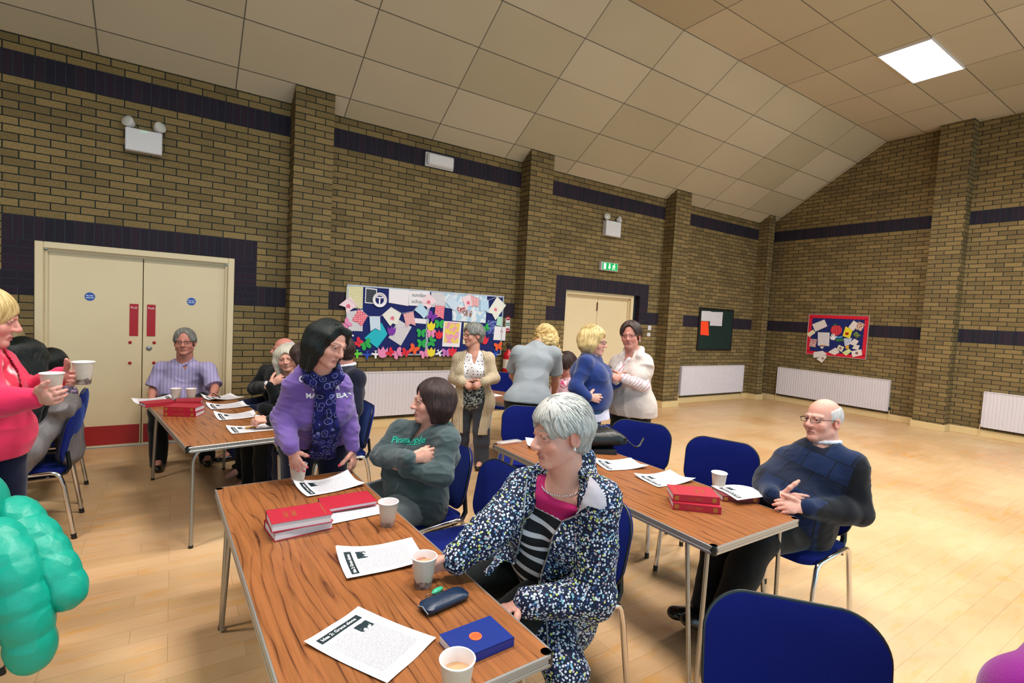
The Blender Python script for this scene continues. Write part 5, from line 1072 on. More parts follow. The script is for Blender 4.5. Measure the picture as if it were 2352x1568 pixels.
        if mode == 'radial':
            sx, sy = np.cos(az+w*.35), np.sin(az+w*.35); d = 2*vnoise(np.stack([sx*freq*.55, sy*freq*.55, pol*2.2], 1), seed)-1; d2 = 2*vnoise(np.stack([sx*freq*1.5, sy*freq*1.5, pol*4], 1), seed+1)-1; D = amp*(d+.5*d2); fl = np.stack([sx*kf, sy*kf, pol*5], 1)
        else:
            d = 1-np.abs(2*vnoise(q*freq*2.4+np.stack([w, w, w], 1)*2, seed)-1)*2; D = amp*d*1.6+amp*1.5*(vnoise(q*freq, seed+4)-.5); fl = q*150+np.stack([np.sin(q[:, 2]*140), np.cos(q[:, 0]*120), np.sin(q[:, 1]*130)], 1)*2
        V = V+N*D[:, None]; return np_obj(name, V, f, m, s.r, s.b, attrs={'flow': fl})
    def locks(s, m, n=300, R0=(.097, .116, .107), c0=(0, -.019, .034), p0=(.1, 1.0), L=(.5, .9), r=.003, keep=None, seed=5, wav=.2, lift=.004, name='hair_locks', whorl=(0, -.35), drop=0.):
        """tapered strands lying over the hair, running from the crown"""
        H = s.H; rg = random.Random(seed); mb = MB(); W = Matrix.Rotation(whorl[1], 3, 'X')
        for k in range(n):
            az = rg.uniform(-pi, pi); a0 = rg.uniform(*p0); ln = rg.uniform(*L); pts = []; rr = []; wb = rg.uniform(-wav, wav); lf = rg.uniform(.3, 1)*lift; rk = rg.uniform(.6, 1.2)*r; last = None
            for q in range(8):
                po = a0+ln*q/7; a = az+wb*(q/7)**1.5; v = W @ Vector((sin(po)*sin(a), sin(po)*cos(a), cos(po))); l = 1.0+lf*8*(q/7)**2
                v = Vector((c0[0]+R0[0]*v.x*l, c0[1]+R0[1]*v.y*l, c0[2]+R0[2]*v.z*l-drop*(q/7)**2))
                if keep and not keep(v): break
                pts.append(H.p(*v)-s.b); rr.append(rk*H.k*max(.12, (1-(q/7)**1.6)*min(1, .35+q/3)))
            if len(pts) > 3: rr[-1] *= .3; mb.tube(pts, rr, 5, flat=((pts[0]-(H.o-s.b)).normalized(), .45))
        return mb.obj(name, m, s.r)
    def glasses(s, m, shape='oval', w=.023, hh=.016, lens=True):
        H = s.H; M = Matrix.Translation(-s.b) @ H.M(); mb = MB(); n = 20; F_ = lambda q: (-.0015*q*0)
        def rim(q):
            pts = []
            for k in range(n+1):
                a = 2*pi*k/n; e = .5 if shape == 'rect' else 1.; x = math.copysign(abs(cos(a))**e, cos(a))*w; z = math.copysign(abs(sin(a))**e, sin(a))*hh; pts.append((q*.0335+x, .1045-((q*.0335+x)/.06)**2*.012, -.002+z))
            return pts
        for q in (-1, 1): mb.tube(rim(q), .0015, 6, cap=False, M=M)
        mb.tube([(-.011, .1035, .002), (0, .1065, .005), (.011, .1035, .002)], .0014, 6, M=M); g = mb.obj('spectacles', m, s.r)
        for q in (-1, 1): MB().tube([(q*(.0335+w), .0965, .003), (q*.073, .083, .004), (q*.081, -.005, .006), (q*.08, -.028, -.012)], .0015, 6, M=M).obj('temple_arm', m, g)
        return s
# ------------------------------------------------------------------ clothes materials
def cloth_mat(name, col, rough=.85, sc=500., b=.0006, sheen=.15, var=.12, vs=20.):
    if name in MATS: return MATS[name]
    t = NT(name); c = lin(col); n = t.noise(t.obj(), vs, 3); c = t.mix(n, tuple(x*(1-var) for x in c), tuple(min(1, x*(1+var)) for x in c)); t.bump(t.noise(t.obj(), sc, 2), b)
    MATS[name] = t.done(c, rough, 0, .2, **{'Sheen Weight': sheen}); return MATS[name]
M_BLKCL = cloth_mat('black_cloth', '#080c0f'); M_NAVYCL = cloth_mat('navy_cloth', '#0a1230'); M_DENIM = cloth_mat('blue_denim', '#24446c'); M_GREYD = cloth_mat('grey_denim', '#6c7476'); M_GREYTR = cloth_mat('grey_trousers', '#3c3e48'); M_BLKLEA = mat('black_shoe_leather', '#07090a', .3, spec=.5)
# floral jacket print
t = NT('floral_print'); v = t.obj(); v1 = t.n('TexVoronoi', {'Vector': v, 'Scale': 95., 'Randomness': .9}); v2 = t.n('TexVoronoi', {'Vector': t.map(v, loc=(.31, .17, .53)), 'Scale': 112., 'Randomness': 1.})
def flower(vo, r0, r1): return t.math('LESS_THAN', vo.outputs[0], r1), t.math('LESS_THAN', vo.outputs[0], r0)
pa, ca = flower(v1, .13, .40); pb, cb = flower(v2, .1, .33)
hc = t.n('SeparateColor', {0: v1.outputs[1]}).outputs[0]; hb = t.n('SeparateColor', {0: v2.outputs[1]}).outputs[1]
colA = t.ramp(hc, [(0, '#cfd8e8'), (.42, '#dfe4ee'), (.55, '#7fb8c8'), (.68, '#c9d86a'), (.80, '#b8a0a8'), (.9, '#5a78b8')], 'CONSTANT'); colB = t.ramp(hb, [(0, '#0d1838'), (.35, '#24407a'), (.6, '#9fb4d4'), (.78, '#dfe4ee'), (.92, '#3a7a9a')], 'CONSTANT')
c = t.mix(pb, lin('#0b1634'), colB); c = t.mix(pa, c, colA); c = t.mix(ca, c, lin('#14224a')); t.bump(t.noise(v, 700., 2), .0004); M_FLORAL = t.done(c, .7, 0, .3)
t = NT('striped_knit'); s = t.n('SeparateXYZ', {0: t.n('Attribute', attribute_name='flow').outputs['Vector']})
c = t.mix(t.math('GREATER_THAN', t.math('FRACT', t.math('MULTIPLY', s.outputs[2], 1/.052)), .66), lin('#0a0c16'), lin('#d8d4dc')); c = t.mix(t.math('GREATER_THAN', s.outputs[1], .5), c, lin('#b0085c')); t.bump(t.noise(t.obj(), 500., 2), .0006); M_STRIPE = t.done(c, .8)
M_LIN = cloth_mat('grey_hood_lining', '#b4b0bc'); M_ZIP = mat('silver_zip', '#b8bcc4', .3, .8); M_SPEC = mat('black_spectacle_frame', '#0c0c0e', .25); M_SPEC2 = mat('steel_spectacle_frame', '#8a6a6a', .3, .5)
BOBR = .083
def cap_ops(th=.012, front=.066, low=-.03, cut=(.064, .075, .105), cz=-.045, cy=.095, sides=0.):
    """short hair: shell over the skull, open at the face"""
    def f(F, H):
        k, ax = H.k, (H.s, H.f, H.u); F.ell(H.p(0, -.019, .034), ((.078+th)*k, (.098+th)*k, (.087+th)*k), ax, .01)
        F.cone(H.p(0, -.055, .0), H.p(0, -.06, low), (.06+th)*k, (.045+th*.6)*k, .03, H.s, 1.2)
        if sides:
            for q in (-1, 1): F.cone(H.p(q*.07, .012, .02), H.p(q*.075, .02, -sides), (.012+th*.6)*k, .008*k, .012)
        F.ell(H.p(0, cy, cz), (cut[0]*k, cut[1]*k, cut[2]*k), ax, .012, '-'); F.ell(H.p(0, -.02, -.13), (.09*k, .10*k, .06*k), ax, .02, '-')
        for q in (-1, 1): F.ell(H.p(q*.088, -.006, -.024), (.03*k, .026*k, .036*k), ax, .008, '-'); F.ell(H.p(q*.08, .055, -.052), (.04*k, .052*k, .062*k), ax, .01, '-'); F.ell(H.p(q*.085, .0, -.085), (.05*k, .045*k, .05*k), ax, .01, '-')
    return f
def bob_ops(L=.12, th=.012, cut=(.060, .075, .11), cz=-.04, cy=.095, back=.10, wide=0., front=.03):
    def f(F, H):
        k, ax = H.k, (H.s, H.f, H.u); F.ell(H.p(0, -.019, .034), ((.078+th)*k, (.098+th)*k, (.087+th)*k), ax, .01)
        for q in (-1, 1):
            F.path([H.p(q*.062, .005, .04), H.p(q*(.078+wide), .0, -.03), H.p(q*(.078+wide), front*.4, -L)], [(.032+th)*k, (.024+th)*k, .014*k], k=.03)
            F.path([H.p(q*.055, -.05, .03), H.p(q*(.066+wide), -.05, -.04), H.p(q*(.06+wide), -.035, -L*1.02)], [(.045+th)*k, (.034+th)*k, .02*k], k=.03)
        F.cone(H.p(0, -.07, .0), H.p(0, -.06, -back), (.055+th)*k, .04*k, .04, H.s, 1.5)
        F.ell(H.p(0, cy, cz), (cut[0]*k, cut[1]*k, cut[2]*k), ax, .012, '-'); F.plane(H.p(0, 0, -L*1.0), -H.u)
    return f
def hem_cut(F, p, n): return F.plane(p, n)
def ring(F, H_nb, up, r, t, k=.01, tilt=None, n=18, gap=None, sd=None, ff=None, sx=1., sy=1.):
    pts = []
    for j in range(n+1):
        a = 2*pi*j/n
        if gap and abs((a-pi/2+pi) % (2*pi)-pi) < gap: continue
        pts.append(Vector(H_nb)+sd*cos(a)*r*sx+ff*sin(a)*r*sy+(Vector(tilt)*sin(a) if tilt is not None else Vector()))
    for j in range(len(pts)-1): F.cone(pts[j], pts[j+1], t, t, k)
# ================================================================== the woman in the flowered jacket
def floral():
    d = 1.90; nb = P(1296, 1094, d+.02); hp = Vector((1.36, -5.03, .545)); fw = V3(-.80, 0, .6); fw.z = 0
    J = Pose(nb, P(1210, 1126, 1.97), P(1376, 1150, 1.85), hp, fw, w=1.06, bust=1.1, belly=.05, hipw=1.1)
    J.el = [P(1130, 1214, 1.86), P(1362, 1372, 1.84)]; J.wr = [P(1042, 1288, 1.80), P(1205, 1382, 1.78)]
    J.sit(.07, .44)
    H = Head(P(1286, 993, 1.88), V3(-.90, -.10, .42), U_+R_*.06, 1.02)
    p = Person('person in a navy flowered jacket with short silver hair, holding a paper cup', J, H)
    hR = dict(W=P(1042, 1291, 1.80), d=V3(-1, -.06, .0), n=V3(-.05, -.05, 1), thumb=V3(0, 1, .2), curl=(.40, .45, .5, .55), spread=.04, tdir=V3(-.64, -.02, .76), tc=.25, k=.95)
    hL = dict(W=P(1200, 1384, 1.80), d=P(1150, 1402, 1.76)-P(1205, 1382, 1.80), n=V3(0, -1, .1), thumb=V3(0, .3, 1), curl=(.3, .3, .35, .4), k=.95)
    p.skin('#d6a392', '#a8605c', '#8a8078', .003, dict(jaw=1.06, nose=1.18, cheek=1.03), (hR, hL), blush=.55, nr=.056)
    p.hair(H_GREY, cap_ops(.017, low=-.05, cut=(.066, .06, .106), cz=-.052, cy=.10, sides=.02), h=.003, amp=.0042, freq=22., crown=(0, -.06, .115))
    p.locks(mat('silver_hair_strands', '#bdbcb8', .4, var=.35, vscale=90.), 620, keep=lambda v: not ((v.y > .04 and v.z < .054+abs(v.x)*.1) or (abs(v.x) > .05 and v.y > -.035 and v.z < .012+.5*max(0, v.y-.02)) or v.z < -.06), lift=.008, r=.0034)
    # striped jumper with a magenta yoke
    F = Field(); J.torso(F, .004); F.plane(nb+J.up*.0+J.ff*.0, J.up+J.ff*.55)
    V, f = sculpt(F, [(.006, None, None)]); zz = (V-np.array(J.hp)) @ np.array(J.up)+.15*((V-np.array(J.hp)) @ np.array(J.sd))**2*4; top = (J.nb-J.hp).length
    fl = np.stack([zz*0, ((zz > top-.10)).astype(float), zz], 1); np_obj('striped_jumper', V, f, M_STRIPE, p.r, p.b, attrs={'flow': fl})
    # jacket: body and sleeves, open down the front
    F = Field(); J.torso(F, .026, .05)
    F.cone(J.hp+J.up*.05, J.hp-Vector((0, 0, .12))+J.fw*.02, .155, .19, .06, J.hs, 1.3)
    lapL = J.hj[1]+J.fw*.16; F.cone(J.hj[1]+Vector((0, 0, .06)), lapL+Vector((0, 0, -.10)), .12, .13, .06); F.cone(lapL, P(1300, 1540, 1.80), .10, .08, .05)
    F.cone(J.hj[0]+Vector((0, 0, .05)), J.hj[0]+J.fw*.16+Vector((0, 0, .05)), .11, .07, .05); F.cone(J.hj[0]+J.fw*.05+Vector((0, 0, .08)), P(1118, 1318, 1.93), .09, .02, .04)
    # cut the opening: a wedge between the two front edges
    up, ff, sd = J.up, J.ff, J.sd; hpz = lambda a, b, c: J.hp+sd*a+ff*b+up*c
    OP = [(1213, 1104), (1208, 1150), (1205, 1200), (1195, 1250), (1182, 1300), (1166, 1343), (1236, 1347), (1243, 1310), (1255, 1275), (1268, 1230), (1290, 1196), (1330, 1180), (1340, 1160), (1354, 1130), (1354, 1095), (1290, 1070), (1225, 1075)]
    F.pcut(OP, 1.4, 2.03)
    F.cone(J.hp+J.fw*.14+Vector((0, 0, .06)), J.hp+J.fw*.45+Vector((0, 0, .0)), .085, .12, mode='-', k=.01)
    F2 = [J.sh[0]+J.up*.0, J.el[0], J.wr[0].lerp(J.el[0], .12)]; arm(F, F2[0], F2[1], F2[2], (.064, .058, .046), .008, .03)
    F.path([J.sh[1], J.el[1]], [.078, .074], k=.03); F.path([J.el[1], J.wr[1].lerp(J.el[1], .06)], [.076, .05], k=.03)
    F.cone(J.nb-J.ff*.06-J.up*.03, J.nb-J.ff*.10+J.up*.01, .09, .075, .03, J.sd, 1.3)
    p.cloth('flowered_jacket', M_FLORAL, F, .006, [fold_disp(.007, 8., up, 1.6, 4), fold_disp(.004, 16., J.el[1]-J.sh[1], 2., 9)])
    p.line('zip_piping', M_ZIP, [(x-3, y) for x, y in OP[:6]]+[(1140, 1346), (1100, 1340)], .003); p.line('zip_piping', M_ZIP, [(x+3, y) for x, y in OP[6:12][::-1]]+[(1238, 1330)], .003); p.line('zip_piping', M_ZIP, [(1255, 1420), (1258, 1480), (1268, 1530)], .003)
    p.patch('hood_lining', M_LIN, [(1354, 1094), (1372, 1112), (1388, 1140), (1391, 1160), (1378, 1168), (1352, 1160), (1333, 1172), (1326, 1180), (1338, 1150), (1349, 1122)], 1.93, off=.007)
    F = Field(); J.legs(F, .012, r=(.092, .062, .045)); F.cone(J.hj[0], J.hj[1], .12, .12, .04); p.cloth('dark_trousers', M_BLKCL, F, .009, fold_disp(.005, 9., J.fw, 1., 7))
    p.shoes(M_BLKLEA)
    mb = MB(); n = 40; c0 = J.nb+J.ff*.028+J.up*.012
    bvb = BVHTree.FromPolygons([v.co+p.b for v in [c for c in p.r.children if c.name.startswith('body')][0].data.vertices], [tuple(q.vertices) for q in [c for c in p.r.children if c.name.startswith('body')][0].data.polygons])
    for k in range(n+1):
        a = -.25*pi+1.5*pi*k/n; q = c0+J.sd*cos(a)*.085+J.ff*(sin(a)*.075-.01)-J.up*(.028*max(0, sin(a))+.006)
        h = bvb.find_nearest(q); q = h[0]+h[1]*.003 if h[0] is not None else q; mb.ball(q-p.b, (.0042, .0042, .0042) if k % 2 else (.006, .003, .003), 8)
    mb.obj('bead_necklace', mat('pearl_and_silver', '#d8d0d0', .2, .4), p.r)
    for q in (-1, 1): MB().ball((0, 0, 0), .006, 8).ball((0, 0, .007), .004, 6).obj('earring', mat('crystal_earring', '#dcdce0', .1, .6), p.r, Matrix.Translation(H.p(q*.084, -.006, -.046)-p.b))
floral()
# ================================================================== everyone else
def top_std(p, name, m, off=.014, drop=.12, sl=((.054, .047, .034),)*2, folds=None, h=.006, kk=.045, cuts=(), extra=None, sleeves=(1., 1.), flare=0., soff=.010, neck=True, hem=None, flow=False):
    J = p.J; F = Field(); J.torso(F, off, kk)
    if drop: F.cone(J.hp+J.up*.06, J.hp-Vector((0, 0, drop)), .112*J.w*J.hipw+off+.004, .112*J.w*J.hipw+off+flare, .04, J.hs, 1.36, capb=True)
    if extra: extra(F)
    if hem is not None: F.plane(J.hp+J.up*0+Vector((0, 0, hem)), (0, 0, -1))
    for c in cuts: c(F)
    for i in (0, 1):
        if sleeves[i] > 0:
            r = sl[i]; e = J.el[i]; w = J.wr[i]
            if sleeves[i] >= 1: arm(F, J.sh[i], e, e.lerp(w, min(1, sleeves[i]*.97)), r, soff-.006, .03)
            else: F.cone(J.sh[i], J.sh[i].lerp(e, sleeves[i]), r[0]+soff, r[1]+soff+.01, .035, capb=True)
    if neck: F.path([J.nb-J.up*.01+J.ff*.01, J.nb+J.up*.06+J.ff*.01], [.058, .06], mode='-', k=.01)
    d = folds if folds is not None else [fold_disp(.005, 9., J.up, 1.5, 4)]
    o = p.cloth(name, m, F, h, d)
    if flow:
        V = p.last[0]; q = V-np.array(J.hp); o.data.attributes.new('flow', 'FLOAT_VECTOR', 'POINT').data.foreach_set('vector', np.stack([q @ np.array((J.sd-J.up*J.sd.dot(J.up)).normalized()), q @ np.array(J.up), q @ np.array(J.ff)], 1).astype(np.float32).ravel())
    return o
def trousers(p, m, off=.012, r=(.09, .062, .048), h=.009, name='trousers', fold=.004):
    J = p.J; F = Field(); J.legs(F, off-.006, r=r, end=-.04); F.cone(J.hj[0], J.hj[1], .102*J.hipw+off, .102*J.hipw+off, .04); F.cone(J.hp, J.hp+J.up*.12, .112*J.w+off-.01, .10*J.w+off-.01, .04, J.hs, 1.3)
    return p.cloth(name, m, F, h, fold_disp(fold, 9., (0, 0, 1), 1.3, 7))
def collar(p, m, r=.066, t=.010, h=.02, tilt=.02, name='collar'):
    J = p.J; F = Field(); c = J.nb+J.up*h; pts = []
    for j in range(17): a = 2*pi*j/16; pts.append(c+J.sd*cos(a)*r+J.ff*(sin(a)*r+.008)-J.up*(tilt*sin(a)))
    F.path(pts, [t]*17, k=.006); return p.cloth(name, m, F, .004)
def rings_mat():
    t = NT('navy_rose_scarf'); v = t.n('TexVoronoi', {'Vector': t.obj(), 'Scale': 26., 'Randomness': .8}); d = v.outputs[0]
    ring = t.math('LESS_THAN', t.math('ABSOLUTE', t.math('SUBTRACT', t.math('ADD', d, t.math('MULTIPLY', t.noise(t.obj(), 60., 2), .2)), .52)), .035); core = t.math('LESS_THAN', d, .13)
    c = t.mix(t.ramp(t.noise(t.obj(), 30., 2), [(.4, '#000000'), (.6, '#ffffff')]), lin('#0a0e34'), lin('#1a1c5e')); c = t.mix(t.math('MULTIPLY', t.math('ADD', ring, core), .5), c, lin('#9a9ad8')); return t.done(c, .8, 0, .2)
def girl():
    fw = V3(.45, 0, .89); fw.z = 0
    J = Pose(P(738, 860, 2.72), P(680, 888, 2.72), P(775, 884, 2.83), P(726, 1010, 3.02), fw, w=.90, bust=1.05)
    J.el = [P(648, 958, 2.74), P(800, 962, 2.92)]; J.wr = [P(668, 1030, 2.585), P(810, 1030, 2.90)]; J.stand(.02)
    H = Head(P(755, 786, 2.62), V3(.84, -.40, .38), U_+R_*.22, .97)
    p = Person('person in a purple hoodie and navy scarf, leaning over to grip a cup', J, H)
    cupt = Vector((.553, -3.905, .79))
    hR = dict(W=J.wr[0], d=V3(.30, -1, -.12), n=V3(.1, -.12, -1), thumb=V3(1, 0, 0), curl=(.30, .28, .30, .36), spread=.30, tc=.5, k=.92, tdir=V3(.45, -.5, -.75))
    hL = dict(W=J.wr[1], d=V3(.1, -1, .15), n=V3(-1, 0, -.1), thumb=V3(0, 0, 1), curl=(.45, .5, .55, .6))
    p.skin('#d39e8c', '#a85c5a', '#2a2020', .0034, dict(jaw=1.02, mouth=.002), (hR, hL), nails='#e0305a', blush=.4, neckoff=(0, 0, 0))
    def hr(F, H):
        bob_ops(.17, .004, (.058, .080, .125), -.045, .098, .13, .0, .03)(F, H)
        F.path([H.p(-.03, .05, .098), H.p(-.066, .042, .045), H.p(-.074, .03, -.05), H.p(-.066, .02, -.145)], [.014, .018, .018, .010], k=.02); F.path([H.p(-.02, .05, .10), H.p(.05, .055, .08), H.p(.078, .04, .02), H.p(.08, .035, -.06), H.p(.076, .04, -.13)], [.014, .016, .014, .012, .006], k=.02)
    p.hair(H_BLACK, hr, .0036, .0022, 24., crown=(-.015, .0, .11))
    hem = P(728, 1003, 3.0)
    def ex(F):
        F.path([J.nb-J.ff*.055+J.sd*.07-J.up*.02, J.nb-J.ff*.085-J.up*.03, J.nb-J.ff*.055-J.sd*.08-J.up*.02], [.04, .052, .044], k=.03); F.cone(J.hp-J.up*.02, J.hp-J.up*.055, .150, .142, .01, J.hs, 1.3)
    top_std(p, 'purple_hoodie', cloth_mat('purple_fleece', '#6e5299', .95, 500, .001, .3), .022, .06, ((.050, .046, .037), (.048, .044, .035)), [fold_disp(.006, 9., J.up, 1.8, 4), fold_disp(.005, 17., J.el[0]-J.sh[0], 2.5, 2)], extra=ex, hem=-.01)
    M_LET = mat('white_print', '#e6e2e6', .7); n = (J.ff*.8+T_*.6)
    for tx, sz, x, y in (('CALIFORNIA', .047, 744, 874), ('BEACH', .036, 742, 893), ('MALIBU BAY', .036, 744, 912)): p.decal('chest_lettering', text_geo(tx, sz, .0012), P(x, y, 2.66), R_*.98-T_*.15+U_*-.06, U_, T_, M_LET, off=.003)
    top = p.last
    for i in (0, 1):
        F = Field(); q = J.wr[i].lerp(J.el[i], .16); F.cone(q, J.wr[i].lerp(J.el[i], -.01), .040, .036, .004, capa=True, capb=True); p.cloth('ribbed_cuff', MATS['purple_fleece'], F, .004)
    F = Field(); nb = J.nb; f1 = J.ff
    F.path([nb-f1*.04-J.sd*.07+J.up*.03, nb+f1*.05-J.sd*.06+J.up*.02, nb+f1*.085+J.up*.0, nb+f1*.05+J.sd*.07+J.up*.03, nb-f1*.03+J.sd*.075+J.up*.03], [.032, .036, .042, .034, .03], k=.02)
    a = nb+f1*.10-J.up*.02
    for dx, L in ((-.02, .44), (.035, .46)): F.path([a+J.sd*dx*.5, J.hp.lerp(nb, .55)+f1*.19+J.sd*dx, J.hp+J.up*(.50-L+.02)+f1*.165+J.sd*dx*1.1], [.034, .038, .046], k=.015, side=f1, fl=.42)
    p.cloth('navy_scarf', rings_mat(), F, .005, [fold_disp(.006, 16., J.sd, 2.2, 3)])
    trousers(p, M_NAVYCL); p.shoes(M_BLKLEA)
girl()
def hoodie_woman():
    fw = Vector((cos(radians(190)), sin(radians(190)), 0))
    J = Pose(P(990, 982, 2.86), P(922, 992, 2.95), P(1026, 1010, 2.76), Vector((1.18, -3.96, .55)), fw, w=1.10, bust=1.15, belly=.05, hipw=1.08)
    J.el = [P(872, 1046, 2.88), P(1016, 1092, 2.66)]; J.wr = [P(940, 1054, 2.62), P(930, 1074, 2.68)]; J.sit(.05, .42)
    H = Head(P(992, 921, 2.84), V3(-.90, .04, .38), U_-R_*.05, 1.0)
    p = Person('person in a dark grey zip hoodie with a brown bob, sitting with folded arms', J, H)
    hR = dict(W=P(946, 1052, 2.64), d=V3(.9, .05, -.42), n=V3(-.3, -.2, -1), thumb=V3(0, 1, .2), curl=(.2, .25, .3, .3), tdir=V3(.7, .3, -.6)); hL = dict(W=P(935, 1072, 2.72), d=V3(-.8, .1, -.6), n=V3(0, -.2, -1), thumb=V3(0, 1, 0), curl=(.3, .3, .3, .3))
    p.skin('#d8a592', '#b0605c', '#3a2824', .0034, dict(jaw=.98, nose=.92, cheek=1.02), (hR, hL), blush=.6)
    p.hair(H_DKBR, bob_ops(.118, .014, (.058, .080, .125), -.05, .10, .10, .0, .02), .0036, .0016, 26., crown=(.02, -.01, .11))
    def ex(F):
        F.path([J.nb-J.ff*.03+J.sd*.085-J.up*.03, J.nb-J.ff*.085+J.sd*.05-J.up*.03, J.nb-J.ff*.09-J.sd*.05-J.up*.03, J.nb-J.ff*.03-J.sd*.08-J.up*.03], [.03, .045, .045, .03], k=.03)
    V_ = lambda F: F.pcut([(944, 1006), (958, 985), (972, 958), (1003, 958), (1000, 976), (972, 992), (950, 1008), (939, 1018)], 2.2, 2.86)
    top_std(p, 'grey_hoodie', cloth_mat('dark_grey_marl', '#435154', .95, 420, .001, .25), .020, .12, ((.055, .049, .038), (.056, .050, .038)), [fold_disp(.006, 9., J.up, 1.6, 14), fold_disp(.004, 18., J.el[1]-J.sh[1], 2.4, 2)], extra=ex, cuts=(V_,))
    M_TEAL = mat('teal_script', '#27b59a', .7); bv = p.bvh()
    geo = text_geo('Pineapple', .050, .0011, .98); V2 = [(x+y*.32, y) for x, y in geo[0]]
    p.decal('chest_script', (V2, geo[1]), P(938, 1010, 2.66), R_, U_, C0-P(938, 1010, 2.66), M_TEAL, off=.003)
    p.line('script_underline', M_TEAL, [(928, 1020), (950, 1021), (972, 1018)], .0025)
    p.line('zip', M_ZIP, [(938, 1020), (928, 1036)], .0022); p.line('zip', M_ZIP, [(915, 1110), (905, 1135), (900, 1150)], .0022)
    F = Field(); F.path([J.nb-J.ff*.02+J.sd*.072-J.up*.004, J.nb-J.ff*.07+J.sd*.04+J.up*.012, J.nb-J.ff*.075-J.sd*.03+J.up*.012], [.017, .024, .022], k=.02); p.cloth('teal_hood_lining', cloth_mat('teal_jersey', '#1f8f80'), F, .005)
    trousers(p, M_GREYD, .016, (.098, .066, .05)); p.shoes(M_BLKLEA)
hoodie_woman()
def old_man():
    fw = Vector((-1, -.02, 0)); J = Pose(P(1893, 1022, 2.88), P(1812, 1056, 3.0), P(1958, 1072, 2.74), Vector((2.93, -5.21, .56)), fw, w=1.16, belly=.10)
    J.el = [P(1764, 1116, 2.96), P(1972, 1176, 2.72)]; J.wr = [P(1772, 1137, 2.72), P(1850, 1166, 2.62)]
    J.kn = [Vector((2.56, -5.06, .54)), Vector((2.53, -5.26, .54))]; J.an = [Vector((2.42, -5.06, .12)), Vector((2.36, -5.20, .13))]
    H = Head(P(1889, 964, 2.88), V3(-.93, .10, .36), U_+R_*.02, 1.02)
    p = Person('person, bald with glasses, in a navy panelled jumper, hands clasped at the table edge', J, H)
    hR = dict(W=P(1772, 1137, 2.72)+V3(.85, -.12, .3)*.035, d=V3(.85, -.12, .3), n=V3(.4, -.3, -.85), thumb=V3(0, 1, .1), curl=(.25, .3, .3, .35), tdir=V3(.55, .75, .3), tc=.3, k=1.04); hL = dict(W=J.wr[1], d=V3(-.95, .12, .05), n=V3(-.1, -.55, -.8), thumb=V3(-.2, 1, .1), curl=(.35, .4, .45, .5), spread=.03, tc=.2, k=1.04, tdir=V3(-.85, .5, .1))
    p.skin('#dba695', '#a8645e', '#a89a94', .0034, dict(jaw=1.12, nose=1.12, male=True), (hR, hL), blush=.6, nr=.062)
    def hr(F, H):
        k, ax = H.k, (H.s, H.f, H.u); F.ell(H.p(0, -.019, .028), (.081*k, .101*k, .088*k), ax, .01); F.ell(H.p(0, .03, .10), (.075*k, .115*k, .072*k), ax, .02, '-'); F.ell(H.p(0, .085, .0), (.10*k, .085*k, .12*k), ax, .012, '-'); F.ell(H.p(0, 0, -.115), (.12*k, .12*k, .07*k), ax, .012, '-')
        for q in (-1, 1): F.ell(H.p(q*.088, -.006, -.024), (.03*k, .026*k, .036*k), ax, .008, '-')
    p.hair(H_WHITE, hr, .004, .0015, 26.); p.glasses(M_SPEC, 'rect', .023, .013)
    t = NT('navy_panel_knit'); at = t.n('Attribute', attribute_name='flow').outputs['Vector']; ax = t.math('ABSOLUTE', t.n('SeparateXYZ', {0: at}).outputs[0]); b = t.n('TexBrick', {'Vector': at, 'Scale': 1., 'Mortar Size': .0025, 'Mortar Smooth': .2, 'Brick Width': .13, 'Row Height': .105, 'Color1': lin('#0c2044'), 'Color2': lin('#080f20'), 'Mortar': lin('#050810')}, offset=.5); t.bump(t.noise(t.obj(), 420., 2), .0008); m = t.done(t.mix(t.math('GREATER_THAN', ax, .21), b.outputs[0], lin('#080c16')), .9, 0, .2, **{'Sheen Weight': .15})
    V_ = lambda F: F.pcut([(1855, 1010), (1868, 1022), (1890, 1030), (1925, 1020), (1930, 1000), (1890, 995)], 2.3, 2.92)
    top_std(p, 'navy_jumper', m, .024, .06, ((.068, .060, .042), (.070, .062, .044)), [fold_disp(.0035, 7., J.up, 1.6, 24), fold_disp(.003, 14., J.el[1]-J.sh[1], 2., 2)], cuts=(V_,), flow=True)
    collar(p, mat('white_collar', '#d8d8e4', .7), .068, .011, .022, .018, 'shirt_collar')
    trousers(p, M_BLKCL, .018, (.10, .075, .06)); p.shoes(M_BLKLEA, .31, .09, .056, [Vector((-.85, .12, .25)), Vector((-.85, .25, .40))])
old_man()
